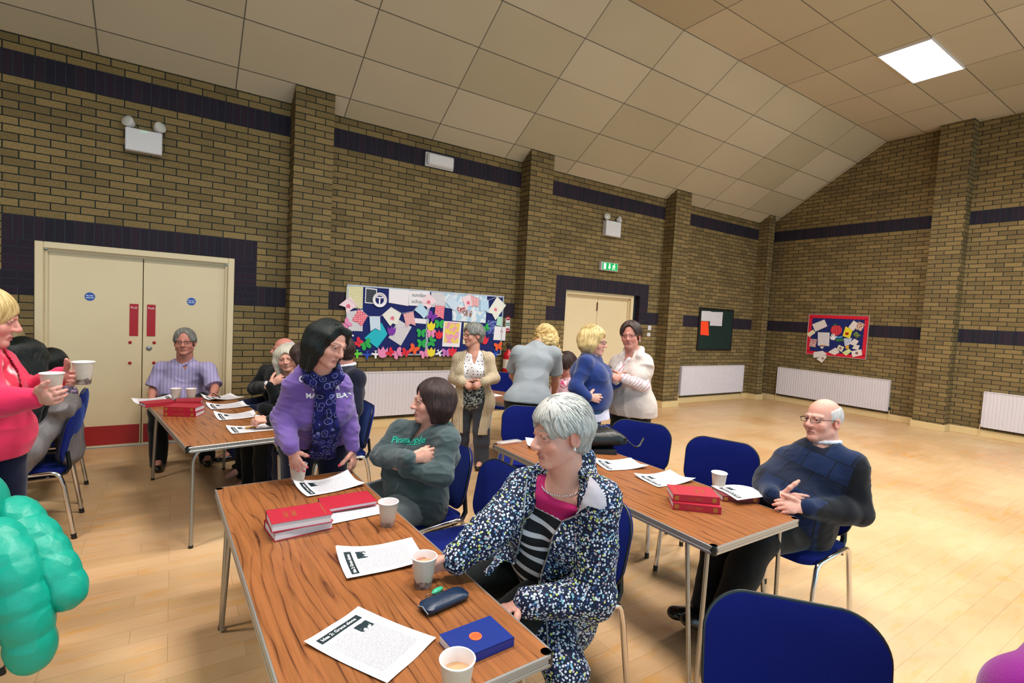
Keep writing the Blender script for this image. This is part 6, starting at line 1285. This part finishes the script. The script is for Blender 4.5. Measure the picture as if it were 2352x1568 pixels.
def cardigan_woman():
    fw = V3(-.28, 0, .96); fw.z = 0; J = Pose(P(1088, 806, 5.38), P(1055, 823, 5.44), P(1121, 824, 5.32), P(1088, 920, 5.40), fw, w=1.0, bust=1.05)
    J.el = [P(1042, 868, 5.46), P(1136, 868, 5.28)]; J.wr = [P(1063, 877, 5.22), P(1112, 877, 5.15)]; J.stand(.03)
    H = Head(P(1086, 769, 5.36), V3(-.80, -.02, .6), U_, 1.0); p = Person('person in a long cream cardigan over a spotted white blouse, standing by the noticeboard', J, H)
    hR = dict(W=J.wr[0], d=V3(.8, -.45, .2), n=V3(-.1, -.3, -.9), thumb=V3(.2, 1, .2), curl=(.7, .8, .8, .9)); hL = dict(W=J.wr[1], d=V3(-.8, -.35, .2), n=V3(.1, -.3, -.9), thumb=V3(-.2, 1, .2), curl=(.7, .8, .8, .9))
    p.skin('#cf9a86', '#a05c58', '#6a6460', .0038, dict(nose=1.1), (hR, hL), blush=.4)
    p.hair(H_SALT, cap_ops(.017, low=-.055, cut=(.062, .07, .118), cz=-.05, sides=.0), .004, .004, 20.); p.glasses(M_SPEC, 'rect', .022, .013)
    t = NT('spotted_blouse'); v = t.obj(); z = t.n('SeparateXYZ', {0: v}).outputs[2]; sp = t.math('LESS_THAN', t.n('TexVoronoi', {'Vector': v, 'Scale': 30., 'Randomness': .2}).outputs[0], .22)
    c = t.mix(sp, lin('#e4dfe2'), lin('#141c30')); lowp = t.math('LESS_THAN', t.math('ADD', z, t.math('MULTIPLY', t.noise(v, 40., 2), .12)), .93+.06); pt = t.ramp(t.noise(v, 55., 3), [(.48, '#0c1418'), (.54, '#9aa09a')]); c = t.mix(lowp, c, pt); m = t.done(c, .75)
    top_std(p, 'spotted_blouse', m, .010, .03, ((.05, .045, .035),)*2, cuts=(lambda F: F.pcut([(1080, 795), (1087, 835), (1090, 836), (1102, 800), (1095, 785), (1082, 785)], 4.9, 5.36),), sleeves=(0, 0))
    def ex(F): F.cone(J.hp+J.up*.05, P(1082, 992, 5.40), .14, .145, .06, J.hs, 1.42, capb=True)
    OPN = [(1076, 790), (1066, 827), (1064, 865), (1064, 890), (1063, 1000), (1097, 1000), (1113, 920), (1113, 865), (1112, 827), (1105, 795), (1090, 780)]
    t = NT('cream_cable_knit'); u = t.map(t.obj(), (1, 1, .35)); w = t.n('TexWave', {'Vector': u, 'Scale': 22., 'Distortion': 7., 'Detail': 2.}); t.bump(w.outputs[1], .0025); m = t.done(t.mix(w.outputs[1], lin('#b8a68a'), lin('#c8b79c')), .95, 0, .1, **{'Sheen Weight': .2})
    top_std(p, 'cream_cardigan', m, .024, 0, ((.046, .043, .040),)*2, [fold_disp(.006, 8., J.sd, 1.6, 31)], extra=ex, cuts=(lambda F: F.pcut(OPN, 4.7, 5.40),), soff=.016)
    trousers(p, M_GREYTR, .018, (.095, .075, .066)); p.shoes(M_BLKLEA, .23, .05, .038)
cardigan_woman()
def grey_tee_woman():
    fw = V3(.10, 0, -1); fw.z = 0; J = Pose(P(1234, 792, 4.98), P(1272, 814, 4.92), P(1192, 812, 4.90), P(1213, 922, 4.72), fw, w=.94, hipw=1.04)
    J.el = [P(1276, 872, 5.02), P(1178, 862, 5.06)]; J.wr = [P(1272, 908, 5.22), P(1200, 895, 5.36)]; J.stand(.03)
    H = Head(P(1256, 778, 5.10), V3(.35, -.62, -.70), U_*.7-T_*.7, 1.0); p = Person('person with curly blonde hair in a grey T-shirt, bending over the far table', J, H)
    hs = [dict(W=J.wr[i], d=V3(0, -.8, -.6), n=V3(0, -.5, .5), thumb=V3(-1 if i == 0 else 1, 0, 0)) for i in (0, 1)]
    p.skin('#d39f8c', h=.0045, hands=hs, blush=.3)
    def hr(F, H):
        k, ax = H.k, (H.s, H.f, H.u); F.ell(H.p(0, -.02, .03), (.105*k, .118*k, .112*k), ax, .01); F.ell(H.p(0, -.05, -.06), (.10*k, .075*k, .09*k), ax, .03)
        for q in (-1, 1): F.ell(H.p(q*.07, -.02, -.05), (.045*k, .06*k, .085*k), ax, .03)
        F.cone(H.o, H.o+V3(.45, -.9, .1)*.13, .085, .045, .04)
    p.hair(H_BLON, hr, .004, .006, 26., mode='curl')
    mb = MB(); rg = random.Random(3)        # spiral curls
    for k in range(300):
        a, e = rg.uniform(-pi, pi), rg.uniform(-.7, 1.4); c = Vector((cos(a)*cos(e), sin(a)*cos(e), sin(e)))
        if c.y > .75 and c.z < .4: continue
        o = H.p(.118*c.x, -.02+.13*c.y, .01+.125*c.z)-p.b; ax_ = Vector((rg.uniform(-.4, .4), rg.uniform(-.4, .4), -1)).normalized(); u = ax_.orthogonal().normalized(); v = ax_.cross(u); r = rg.uniform(.006, .010); f0 = rg.uniform(0, 6)
        mb.tube([o+ax_*(.007*q)+(u*cos(f0+q*.9)+v*sin(f0+q*.9))*r for q in range(9)], [.0015]+[.0042]*7+[.001], 5)
    for k in range(110):
        o = H.o+V3(.45, -.9, .1)*rg.uniform(.02, .14)+Vector((rg.uniform(-1, 1), rg.uniform(-1, 1), rg.uniform(-1, 1))).normalized()*.078-p.b; r = rg.uniform(.006, .010); f0 = rg.uniform(0, 6); ax_ = V3(.3+rg.uniform(-.3, .3), -1, 0); u = ax_.orthogonal().normalized(); v = ax_.cross(u)
        mb.tube([o+ax_*(.008*q)+(u*cos(f0+q*.9)+v*sin(f0+q*.9))*r for q in range(10)], [.0015]+[.004]*8+[.001], 5)
    mb.obj('curls', mat('blonde_curl_strands', '#cda968', .45, var=.35, vscale=60.), p.r)
    top_std(p, 'grey_t_shirt', cloth_mat('pale_grey_jersey', '#8e949a', .9, 500, .0005, .1, .05), .020, .03, ((.062, .062, .05),)*2, [fold_disp(.007, 7., J.up+J.sd*.6, 1.9, 41)], sleeves=(.72, .72), soff=.012, flare=.02, hem=.005)
    trousers(p, M_BLKCL, .016, (.10, .07, .055)); p.shoes(mat('tan_boot_suede', '#6a3a26', .8), .25, .12, .042, name='ankle_boot')
grey_tee_woman()
def scarf_woman():
    fw = Vector((cos(radians(208)), sin(radians(208)), 0)); J = Pose(P(1304, 872, 5.98), P(1282, 890, 6.08), P(1330, 890, 5.88), Vector((3.98, -1.93, .56)), fw, bust=1., w=1.05)
    J.el = [P(1262, 925, 6.0), P(1335, 930, 5.75)]; J.wr = [P(1262, 925, 5.75), P(1295, 925, 5.6)]; J.sit()
    H = Head(P(1299, 838, 5.95), V3(-.62, -.62, .48), U_*.9+T_*.3, 1.12); p = Person('person with short dark hair and a pink scarf, head bowed at the far table', J, H)
    p.skin('#cf9a86', h=.005, blush=.4); p.hair(H_DKBR, cap_ops(.020, low=-.05, sides=.02), .005, .004, 18.); t = NT('pink_scarf'); m = t.done(t.ramp(t.noise(t.obj(), 22., 2), [(.42, '#e84a8a'), (.5, '#efc2d2'), (.58, '#f0dfe6')]), .8)
    top_std(p, 'pale_pink_top', cloth_mat('pale_pink_knit', '#e0b8c4'), .016, .05, neck=False); F = Field(); nb = J.nb
    F.path([nb-J.ff*.05-J.sd*.06+J.up*.02, nb+J.ff*.05-J.sd*.05, nb+J.ff*.09-J.up*.03, nb+J.ff*.05+J.sd*.07, nb-J.ff*.05+J.sd*.06+J.up*.02], [.034]*5, k=.02); F.path([nb+J.ff*.09-J.up*.03, nb+J.ff*.15-J.up*.2, nb+J.ff*.16-J.up*.34], [.04, .045, .05], k=.02, side=J.ff, fl=.5); p.cloth('pink_scarf', m, F, .007, fold_disp(.006, 16., J.sd, 2., 3)); trousers(p, M_BLKCL)
scarf_woman()
def blue_woman():
    fw = V3(.94, 0, .05); fw.z = 0; J = Pose(P(1352, 818, 4.45), P(1346, 834, 4.30), P(1366, 830, 4.58), P(1352, 930, 4.45), fw, w=1.12, bust=1.30, belly=.06, hipw=1.08)
    J.el = [P(1320, 888, 4.22), P(1390, 885, 4.62)]; J.wr = [P(1348, 912, 4.19), P(1418, 880, 4.62)]; J.stand(.0)
    H = Head(P(1364, 784, 4.44), V3(.90, -.10, .40), U_, 1.02); p = Person('person in a blue jumper with a blonde bob and glasses, hand on hip, chatting', J, H)
    hR = dict(W=J.wr[0], d=V3(.9, -.1, -.2), n=V3(-.1, -.2, -1), thumb=V3(0, 1, 0), curl=(.3, .3, .4, .4)); p.skin('#dba795', '#b86a66', '#a08a64', .0038, dict(cheek=1.06, mouth=.003), (hR,), blush=.6)
    p.hair(H_BLON, bob_ops(.095, .020, (.058, .075, .115), -.05, .10, .085, .004, .015), .004, .0048, 17.); p.locks(mat('blonde_strands', '#dcbf86', .45, var=.3, vscale=60.), 170, (.104, .122, .11), keep=lambda v: not (v.y > .035 and v.z < .066) and v.z > -.085, r=.0035, lift=.012); p.glasses(M_SPEC, 'rect', .022, .013)
    def shirt(F): F.cone(J.hp, P(1356, 958, 4.45), .146, .15, .02, J.hs, 1.34, capb=True)
    F = Field(); F.cone(J.hp+J.up*.08, P(1354, 960, 4.45), .160, .172, .02, J.hs, 1.30, capb=True); p.cloth('white_shirt_tail', cloth_mat('white_cotton', '#cfcbe0', .8), F, .006, fold_disp(.005, 10., J.hs, 2., 5)); collar(p, MATS['white_cotton'], .064, .011, .018, .02, 'shirt_collar')
    top_std(p, 'blue_jumper', cloth_mat('cornflower_knit', '#1a2f6a', .95, 300, .0012, .3), .018, .015, ((.052, .048, .040),)*2, [fold_disp(.006, 10., J.up, 1.6, 51)], hem=-.005); trousers(p, M_DENIM, .014, (.095, .066, .05)); p.shoes(M_BLKLEA)
blue_woman()
def gilet_woman():
    fw = V3(-.42, 0, .9); fw.z = 0; J = Pose(P(1452, 812, 4.72), P(1422, 834, 4.80), P(1478, 834, 4.68), P(1450, 930, 4.76), fw, w=.92, bust=1.1)
    J.el = [P(1410, 884, 4.80), P(1478, 886, 4.60)]; J.wr = [P(1414, 872, 4.58), P(1432, 868, 4.46)]; J.stand(.02)
    H = Head(P(1448, 770, 4.70), V3(-.42, -.05, .9), U_, 1.02); p = Person('person in a cream quilted gilet with short dark hair and glasses', J, H)
    hs = [dict(W=J.wr[0], d=V3(.6, .2, .4), n=V3(.3, -.5, -.8), thumb=V3(0, 1, 0)), dict(W=J.wr[1], d=V3(-.9, .1, .2), n=V3(0, -.4, -.9), thumb=V3(0, 1, .1), curl=(.6, .7, .8, .8))]
    p.skin('#cf9080', '#a05654', '#2a1c1a', .0038, dict(jaw=1.02, nose=1.05), hs, blush=.5); p.hair(H_DKBR, cap_ops(.018, low=-.04, cut=(.060, .07, .125), cz=-.030), .004, .0045, 18.); p.glasses(M_SPEC2, 'oval', .025, .019)
    t = NT('white_red_stripe'); z = t.n('SeparateXYZ', {0: t.map(t.obj(), rot=(.5, .7, 0))}).outputs[2]; c = t.mix(t.math('MULTIPLY', t.math('GREATER_THAN', t.math('FRACT', t.math('MULTIPLY', z, 34.)), .82), t.math('GREATER_THAN', t.noise(t.obj(), 14., 1), .44)), lin('#e0d8dc'), lin('#c84a5c')); m = t.done(c, .8)
    top_std(p, 'striped_top', m, .010, .02, ((.048, .046, .040),)*2, [fold_disp(.005, 14., J.el[1]-J.wr[1], 2., 6)], cuts=(lambda F: F.pcut([(1424, 808), (1430, 840), (1446, 812)], 4.2, 4.72),))
    def ex(F): F.cone(J.hp+J.up*.05, P(1456, 955, 4.76), .145, .155, .05, J.hs, 1.34, capb=True); F.path([J.nb-J.sd*.085+J.ff*.05-J.up*.02, J.nb-J.sd*.07-J.ff*.04+J.up*.03, J.nb-J.ff*.075+J.up*.045, J.nb+J.sd*.075-J.ff*.03+J.up*.035, J.nb+J.sd*.085+J.ff*.06-J.up*.02], [.024, .028, .028, .028, .026], k=.02)
    t = NT('quilted_cream'); v = t.n('TexVoronoi', {'Vector': t.map(t.obj(), (1, 1, 1)), 'Scale': 42.}, feature='DISTANCE_TO_EDGE'); t.bump(t.math('MINIMUM', v.outputs[0], .2), .004); m = t.done('#cdbdb6', .7, 0, .3)
    top_std(p, 'cream_gilet', m, .028, 0, ((.06, .06, .05),)*2, [fold_disp(.005, 9., J.sd, 1.4, 61)], extra=ex, sleeves=(.18, .18), hem=-.09, cuts=(lambda F: F.pcut([(1420, 806), (1405, 850), (1402, 880), (1425, 880), (1432, 845), (1452, 822), (1456, 806)], 4.2, 4.72),), soff=.02, neck=False)
    trousers(p, M_BLKCL, .014); p.shoes(M_BLKLEA)
    for q in (-1, 1): MB().ball((0, 0, 0), .007, 8).obj('earring', mat('pearl_earring', '#e8e0dc', .2), p.r, Matrix.Translation(H.p(q*.082, -.008, -.048)-p.b))
gilet_woman()
def lilac_man():
    fw = Vector((0, -1, 0)); J = Pose(P(424, 830, 5.20), P(372, 848, 5.20), P(477, 848, 5.22), Vector((.10, -.42, .57)), fw, w=1.16, belly=.08, hipw=1.05)
    J.el = [P(352, 894, 5.14), P(494, 892, 5.12)]; J.wr = [P(346, 930, 4.98), P(487, 909, 4.88)]; J.sit(.10, .44)
    H = Head(P(424, 785, 5.14), V3(.42, -.04, .9), U_, 1.10); p = Person('person in a lilac striped short-sleeved shirt with grey hair, sitting before the double doors', J, H)
    hs = [dict(W=J.wr[0], d=V3(.05, -1, .2), n=V3(1, 0, 0), thumb=V3(0, 0, 1)), dict(W=J.wr[1], d=V3(-.3, -.15, .9), n=V3(0, -1, 0), thumb=V3(-1, 0, 0), curl=(.3, .3, .4, .4))]
    p.skin('#c98a78', '#985852', '#5a5450', .0042, dict(jaw=1.12, cheek=1.05, nose=1.1), hs, blush=.5, nr=.066); p.hair(H_SALT, cap_ops(.012, low=-.05, cut=(.060, .07, .132), cz=-.032, sides=.02), .0045, .003, 20.); p.glasses(M_SPEC, 'rect', .024, .014)
    t = NT('lilac_stripe'); x = t.n('SeparateXYZ', {0: t.obj()}).outputs[0]; st = t.math('GREATER_THAN', t.math('SINE', t.math('MULTIPLY', x, 210.)), .55); m = t.done(t.mix(t.math('MULTIPLY', st, .55), lin('#a79cc4'), lin('#74709c')), .85)
    top_std(p, 'lilac_shirt', m, .020, .05, ((.056, .056, .05),)*2, [fold_disp(.007, 8., J.up, 1.8, 71)], sleeves=(.88, .88), soff=.014, cuts=(lambda F: F.pcut([(412, 822), (424, 850), (440, 824)], 4.6, 5.2),)); collar(p, m, .07, .012, .015, .03); trousers(p, M_BLKCL, .016, (.10, .075, .06)); p.shoes(M_BLKLEA, .28)
lilac_man()
def seated(label, chair, a, head, face, up, nb, shR, shL, sc=1., w=1.05, **kw):
    fw = Vector((cos(radians(a)), sin(radians(a)), 0)); J = Pose(nb, shR, shL, Vector((chair[0], chair[1], .555)), fw, w=w, **kw); J.sit()
    return Person(label, J, Head(head, face, up, sc)), J
def back_row():
    p, J = seated('person, bald and grey-templed, in black with folded arms near the first brick pier', (.98, -.82), 205, P(650, 802, 5.25), V3(-.86, .02, .4), U_, P(646, 842, 5.25), P(612, 853, 5.4), P(676, 858, 5.08), w=1.15)
    J.el = [P(584, 892, 5.32), P(668, 900, 4.98)]; J.wr = [P(620, 884, 5.0), P(616, 890, 5.02)]
    p.skin('#d39080', '#a05c58', '#8a8078', .0045, dict(jaw=1.08, nose=1.1), blush=.6, nr=.062)
    def hr(F, H):
        k, ax = H.k, (H.s, H.f, H.u); F.ell(H.p(0, -.019, .026), (.080*k, .100*k, .084*k), ax, .01); F.ell(H.p(0, .035, .10), (.075*k, .115*k, .078*k), ax, .02, '-'); F.ell(H.p(0, .085, .0), (.10*k, .09*k, .12*k), ax, .012, '-'); F.ell(H.p(0, 0, -.11), (.12*k, .12*k, .07*k), ax, .012, '-')
    p.hair(H_WHITE, hr, .005, .0015, 24.); top_std(p, 'black_jumper', M_BLKCL, .022, .08, ((.064, .058, .042),)*2); trousers(p, M_NAVYCL); p.shoes(M_BLKLEA)
    p.patch('chest_badge', M_PAP, [(598, 848), (605, 851), (602, 856), (595, 853)], 5.0, .01); p.patch('pink_badge', mat('pink_badge', '#e08a80', .6), [(609, 843), (613, 844), (613, 850), (608, 849)], 5.0, .01)
    p, J = seated('person with long platinum hair, looking out from behind the girl in purple', (1.0, -1.58), 190, P(658, 822, 4.72), V3(.32, -.12, .95), U_-R_*.1, P(672, 866, 4.76), P(640, 884, 4.76), P(716, 884, 4.72))
    J.el = [P(640, 925, 4.55), P(730, 930, 4.6)]; J.wr = [P(620, 884, 4.50), P(690, 940, 4.4)]
    p.skin('#d8a592', '#a86a64', '#8a7a64', .0042, dict(), [dict(W=J.wr[0], d=V3(.55, .35, -.1), n=V3(0, 0, -1), thumb=V3(0, 1, 0), curl=(.6, .7, .8, .8))], blush=.4)
    p.hair(H_PLAT, lambda F, H: (bob_ops(.20, .014, (.056, .078, .11), -.05, .098, .19, .004, .03)(F, H)), .0045, .0025, 22., crown=(.01, .0, .11)); top_std(p, 'black_top', M_BLKCL, .018, .08); trousers(p, M_BLKCL)
    F = Field(); F.cone(P(617, 879, 4.50), P(613, 884, 4.50), .03, .03, .004, capa=True, capb=True); p.cloth('white_watch', mat('white_watch_strap', '#e0dce0', .4), F, .004)
    p, J = seated('person in black with dark brown hair, reaching across the table with a biscuit', (1.0, -2.08), 190, P(694, 822, 4.28), V3(-.8, -.25, .1), U_, P(706, 864, 4.30), P(690, 880, 4.45), P(722, 884, 4.15))
    J.el = [P(672, 960, 4.3), Vector((.84, -2.50, .80))]; J.wr = [Vector((.62, -2.1, .76)), Vector((.605, -2.62, .765))]
    p.skin('#d8a592', h=.005, hands=[dict(W=J.wr[1], d=Vector((-.8, .02, .15)), n=Vector((.1, .35, -.8)), thumb=Vector((0, .3, .9)), curl=(.7, .9, 1., 1.1), tc=.7)]); p.hair(H_DKBR, bob_ops(.15, .014), .005, .002, 22.); top_std(p, 'black_top', M_BLKCL, .018, .08, ((.058, .05, .042),)*2); trousers(p, M_BLKCL)
    bz = thing('biscuit', 'bitten biscuit held up in the fingers over the handout', 'biscuit', Vector((.505, -2.60, .808)), 0); pad(outline(.06, .03, .01), .008, .002, lambda x, z, d: (x*.5, d, x*.85+z*.3)).obj('biscuit_body', M_BISC, bz)
    MB().tube([(.0105*cos(k*pi/8), 0, .0105*sin(k*pi/8)) for k in range(17)], .0022, 6).obj('ring', M_ZIP, p.r, Matrix.Translation(Vector((.53, -2.60, .745))-p.b))
    p, J = seated('person in a navy suit jacket and white collar, half hidden behind the girl in purple', (1.12, -2.5), 180, P(782, 806, 4.12), V3(-.85, -.05, -.35), U_, P(795, 846, 4.14), P(770, 860, 4.32), P(817, 870, 3.98), w=1.1)
    J.el = [P(745, 930, 4.3), P(812, 940, 3.9)]; J.wr = [P(710, 960, 4.2), P(770, 975, 3.8)]
    p.skin('#cf9484', h=.005, head=dict(jaw=1.1), nr=.06); p.hair(H_DKBR, cap_ops(.008, low=-.04), .005, .002); top_std(p, 'navy_jacket', cloth_mat('navy_suiting', '#070d24'), .026, .12, ((.066, .058, .045),)*2, neck=False); collar(p, MATS['white_collar'], .07, .012, .03, .016, 'shirt_collar'); trousers(p, M_NAVYCL); p.shoes(M_BLKLEA)
    p, J = seated('person with long black hair bending forward, grey coat behind, left of the double doors', (-.86, -2.12), 184, P(48, 818, 3.62), V3(-.75, -.35, -.2), U_, P(70, 872, 3.60), P(60, 892, 3.82), P(84, 905, 3.40))
    J.el = [P(20, 960, 3.8), P(60, 985, 3.3)]; J.wr = [P(-30, 990, 3.7), P(-10, 1000, 3.3)]
    p.skin('#c08a74', h=.006); p.hair(H_BLACK, bob_ops(.20, .016, back=.2), .005, .0025, 20.); top_std(p, 'dark_top', M_BLKCL, .018, .08); trousers(p, M_BLKCL); p.shoes(M_BLKLEA)
    p, J = seated('person with a black crop and a mauve patterned top, ear showing, by the doors', (-.88, -1.42), 182, P(112, 838, 4.06), V3(-.88, -.30, .12), U_*.95+R_*.2, P(128, 878, 4.05), P(118, 892, 4.22), P(150, 905, 3.88))
    J.el = [P(90, 950, 4.2), P(135, 970, 3.8)]; J.wr = [P(50, 965, 4.1), P(70, 975, 3.7)]
    t = NT('mauve_print'); m = t.done(t.ramp(t.noise(t.obj(), 55., 4, .7), [(.42, '#2e2636'), (.52, '#6a5a72'), (.62, '#a892a4')]), .85)
    p.skin('#c99080', h=.0045, blush=.4); p.hair(H_BLACK, cap_ops(.014, low=-.06, cut=(.064, .07, .09), cz=-.05), .0045, .0018, 20.); top_std(p, 'mauve_top', m, .022, .10, ((.062, .055, .042),)*2); trousers(p, M_BLKCL); p.shoes(M_BLKLEA)
    p, J = seated('person with tan hair at the far left, almost hidden behind the woman in pink', (-1.25, -.45), 300, P(26, 785, 4.6), V3(.6, -.4, .6), U_, P(30, 830, 4.62), P(5, 845, 4.6), P(60, 845, 4.62))
    J.el = [P(0, 900, 4.5), P(70, 900, 4.5)]; J.wr = [P(10, 940, 4.3), P(60, 940, 4.3)]
    p.skin('#c99080', h=.006); p.hair(H_TAN, cap_ops(.016), .005, .003, 18.); top_std(p, 'black_cardigan', M_BLKCL, .018, .08); trousers(p, M_BLKCL)
back_row()
def pink_woman():
    fw = V3(.95, 0, .1); fw.z = 0; J = Pose(P(-34, 806, 2.32), P(-44, 838, 2.20), P(-10, 834, 2.44), P(-50, 1000, 2.36), fw, w=.92, bust=1.05)
    J.el = [P(-20, 925, 2.14), P(30, 905, 2.48)]; J.wr = [P(78, 914, 2.20), P(142, 864, 2.42)]; J.stand(.02)
    H = Head(P(-32, 730, 2.30), V3(.74, -.16, -.56), U_+R_*.12, 1.06); p = Person('person in a pink cardigan with a blonde fringe, carrying two paper cups', J, H)
    hR = dict(W=J.wr[0], d=V3(.9, .05, .25), n=V3(.0, .3, -1), thumb=V3(.1, 1, .3), curl=(.8, .8, .85, .9), tdir=V3(.75, .55, .5), tc=.4); hL = dict(W=J.wr[1], d=V3(.92, -.05, .25), n=V3(.2, 0, .9), thumb=V3(0, 1, 0), curl=(.6, .65, .7, .8), tc=.3)
    p.skin('#d39a8c', '#b05a60', '#8a7048', .0036, dict(nose=1.0), (hR, hL), blush=.6); p.hair(H_BLON, bob_ops(.07, .018, (.06, .07, .088), -.055, .10, .08, .004, .01), .0036, .002, 22.)
    t = NT('pink_floral_top'); m = t.done(t.ramp(t.noise(t.obj(), 11., 2), [(.42, '#d8304e'), (.5, '#e8a8b0'), (.54, '#e6dcdc'), (.72, '#cfc0c0')]), .8)
    top_std(p, 'floral_top', m, .012, .04, neck=True, sleeves=(0, 0))
    top_std(p, 'pink_cardigan', cloth_mat('coral_pink_knit', '#d82a54', .95, 350, .001, .2), .024, .10, ((.056, .05, .042),)*2, [fold_disp(.006, 9., J.up, 1.6, 81)], cuts=(lambda F: F.pcut([(8, 800), (40, 850), (58, 930), (30, 945), (0, 915), (-8, 850)], 1.6, 2.36),), flare=.01)
    F = Field(); q = J.wr[0]; F.cone(q-V3(.9, .05, .25)*.006, q+V3(.9, .05, .25)*.010, .033, .032, .003, capa=True, capb=True); p.cloth('silver_bracelet', M_ZIP, F, .004)
    trousers(p, M_NAVYCL); p.shoes(M_BLKLEA)
    cup('paper cup held out furthest by the woman in pink, before the cream door', *P(191, 882, 2.40).xy, P(191, 882, 2.40).z, tea=.07, k=0); cup('paper cup held nearer her body by the woman in pink', *P(119, 911, 2.26).xy, P(119, 911, 2.26).z, tea=.07, k=0)
pink_woman()
def magenta():
    J = Pose(P(2560, 1440, .98), P(2385, 1622, .96), P(2740, 1560, 1.02), P(2570, 1950, 1.02), Vector((.9, .4, 0)), w=1.05); J.hp.z = .5; J.hj = [J.hp+Vector((.05, .08, 0)), J.hp+Vector((-.05, -.08, 0))]; J.el = [J.sh[0]+Vector((.05, .02, -.27)), J.sh[1]+Vector((.05, 0, -.27))]; J.wr = [e+Vector((.2, .08, -.02)) for e in J.el]; J.sit()
    p = Person('person in a magenta jumper, only a shoulder showing at the lower right corner', J, Head(J.nb+Vector((.03, 0, .16)), Vector((.9, .4, 0))))
    p.skin(h=.007); p.hair(H_DKBR, cap_ops(.016), .006); top_std(p, 'magenta_jumper', cloth_mat('magenta_knit', '#7c0a78', .9, 300, .001, .3), .028, .08, ((.07, .06, .045),)*2); trousers(p, M_BLKCL)
magenta()
# ------------------------------------------------------------------ coats left on chairs
def coats():
    q = .01; r = thing('padded_coat', 'turquoise padded coat hung on a chair at the lower left edge', 'coat', Vector((-.62, -4.02, .45)))
    t = NT('turquoise_nylon'); t.bump(t.noise(t.map(t.obj(), (1, 1, .8)), 30., 3), .003); m = t.done('#069a84', .42, 0, .4); b = Vector((-.62, -4.02, .45))
    def roll(pts, rs, n):
        """quilted tube pinched at its seams"""
        P_ = [Vector(v) for v in pts]; m = 48; Q = []; R = []
        for j in range(m+1):
            s = j/m*(len(P_)-1); i = min(int(s), len(P_)-2); f = s-i; Q.append(P_[i].lerp(P_[i+1], f)); r = rs[i]+(rs[i+1]-rs[i])*f; R.append(r*(.82+.18*abs(sin(pi*n*j/m))**.5))
        return Field().path(Q, R, k=.0015)
    def put(name, F, mm, h=.006, amp=.005, sc=14.):
        V, f = sculpt(F, [(h, None, None)]); N = vnormals(V, f); V = V+N*fold_disp(amp, sc, (0, 0, 1), .8, 5)(V, N)[:, None]; return np_obj(name, V, f, mm, r, r.location)
    F = Field(); F.cone((-.68, -3.76, .77), (-.68, -4.24, .77), .075, .075, .04); F.cone((-.68, -3.76, .5), (-.68, -4.3, .5), .09, .10, .05); F.cone((-.68, -4.02, .80), (-.69, -4.02, .45), .16, .20, .05, (0, 1, 0), 1.6); put('body', F, m)
    put('sleeve', roll([P(28, 1180, 1.98), P(75, 1245, 1.94), P(120, 1310, 1.92), P(155, 1362, 1.92)], [.080, .088, .085, .070], 5.), m, h=.0045, amp=.003, sc=24.); put('sleeve', roll([P(-12, 1235, 1.85), P(25, 1300, 1.82), P(55, 1400, 1.82), P(75, 1505, 1.84)], [.082, .086, .082, .072], 6.), m, h=.0045, amp=.003, sc=24.)
    r = thing('grey_coat', 'crumpled silvery grey coat over the back of the chair behind the woman in pink', 'coat', Vector((-.62, -2.12, .5)))
    F = Field(); F.path([(-.60, -1.93, .86), (-.60, -2.33, .86)], [.05, .05], k=.03); F.path([(-.63, -1.95, .84), (-.80, -2.05, .55), (-.86, -2.15, .40)], [.05, .06, .04], k=.05); F.path([(-.60, -2.28, .84), (-.74, -2.37, .62), (-.88, -2.42, .38)], [.05, .065, .05], k=.05); F.cone((-.60, -2.12, .84), (-.575, -2.12, .52), .07, .075, .04, (0, 1, 0), 2.6)
    t = NT('grey_satin'); m2 = t.done(t.mix(t.noise(t.map(t.obj(), (3, 3, 1)), 9., 2), lin('#3c3a40'), lin('#807a7c')), .5, 0, .4); put('coat_body', F, m2, .007, .014, 9.)
coats()
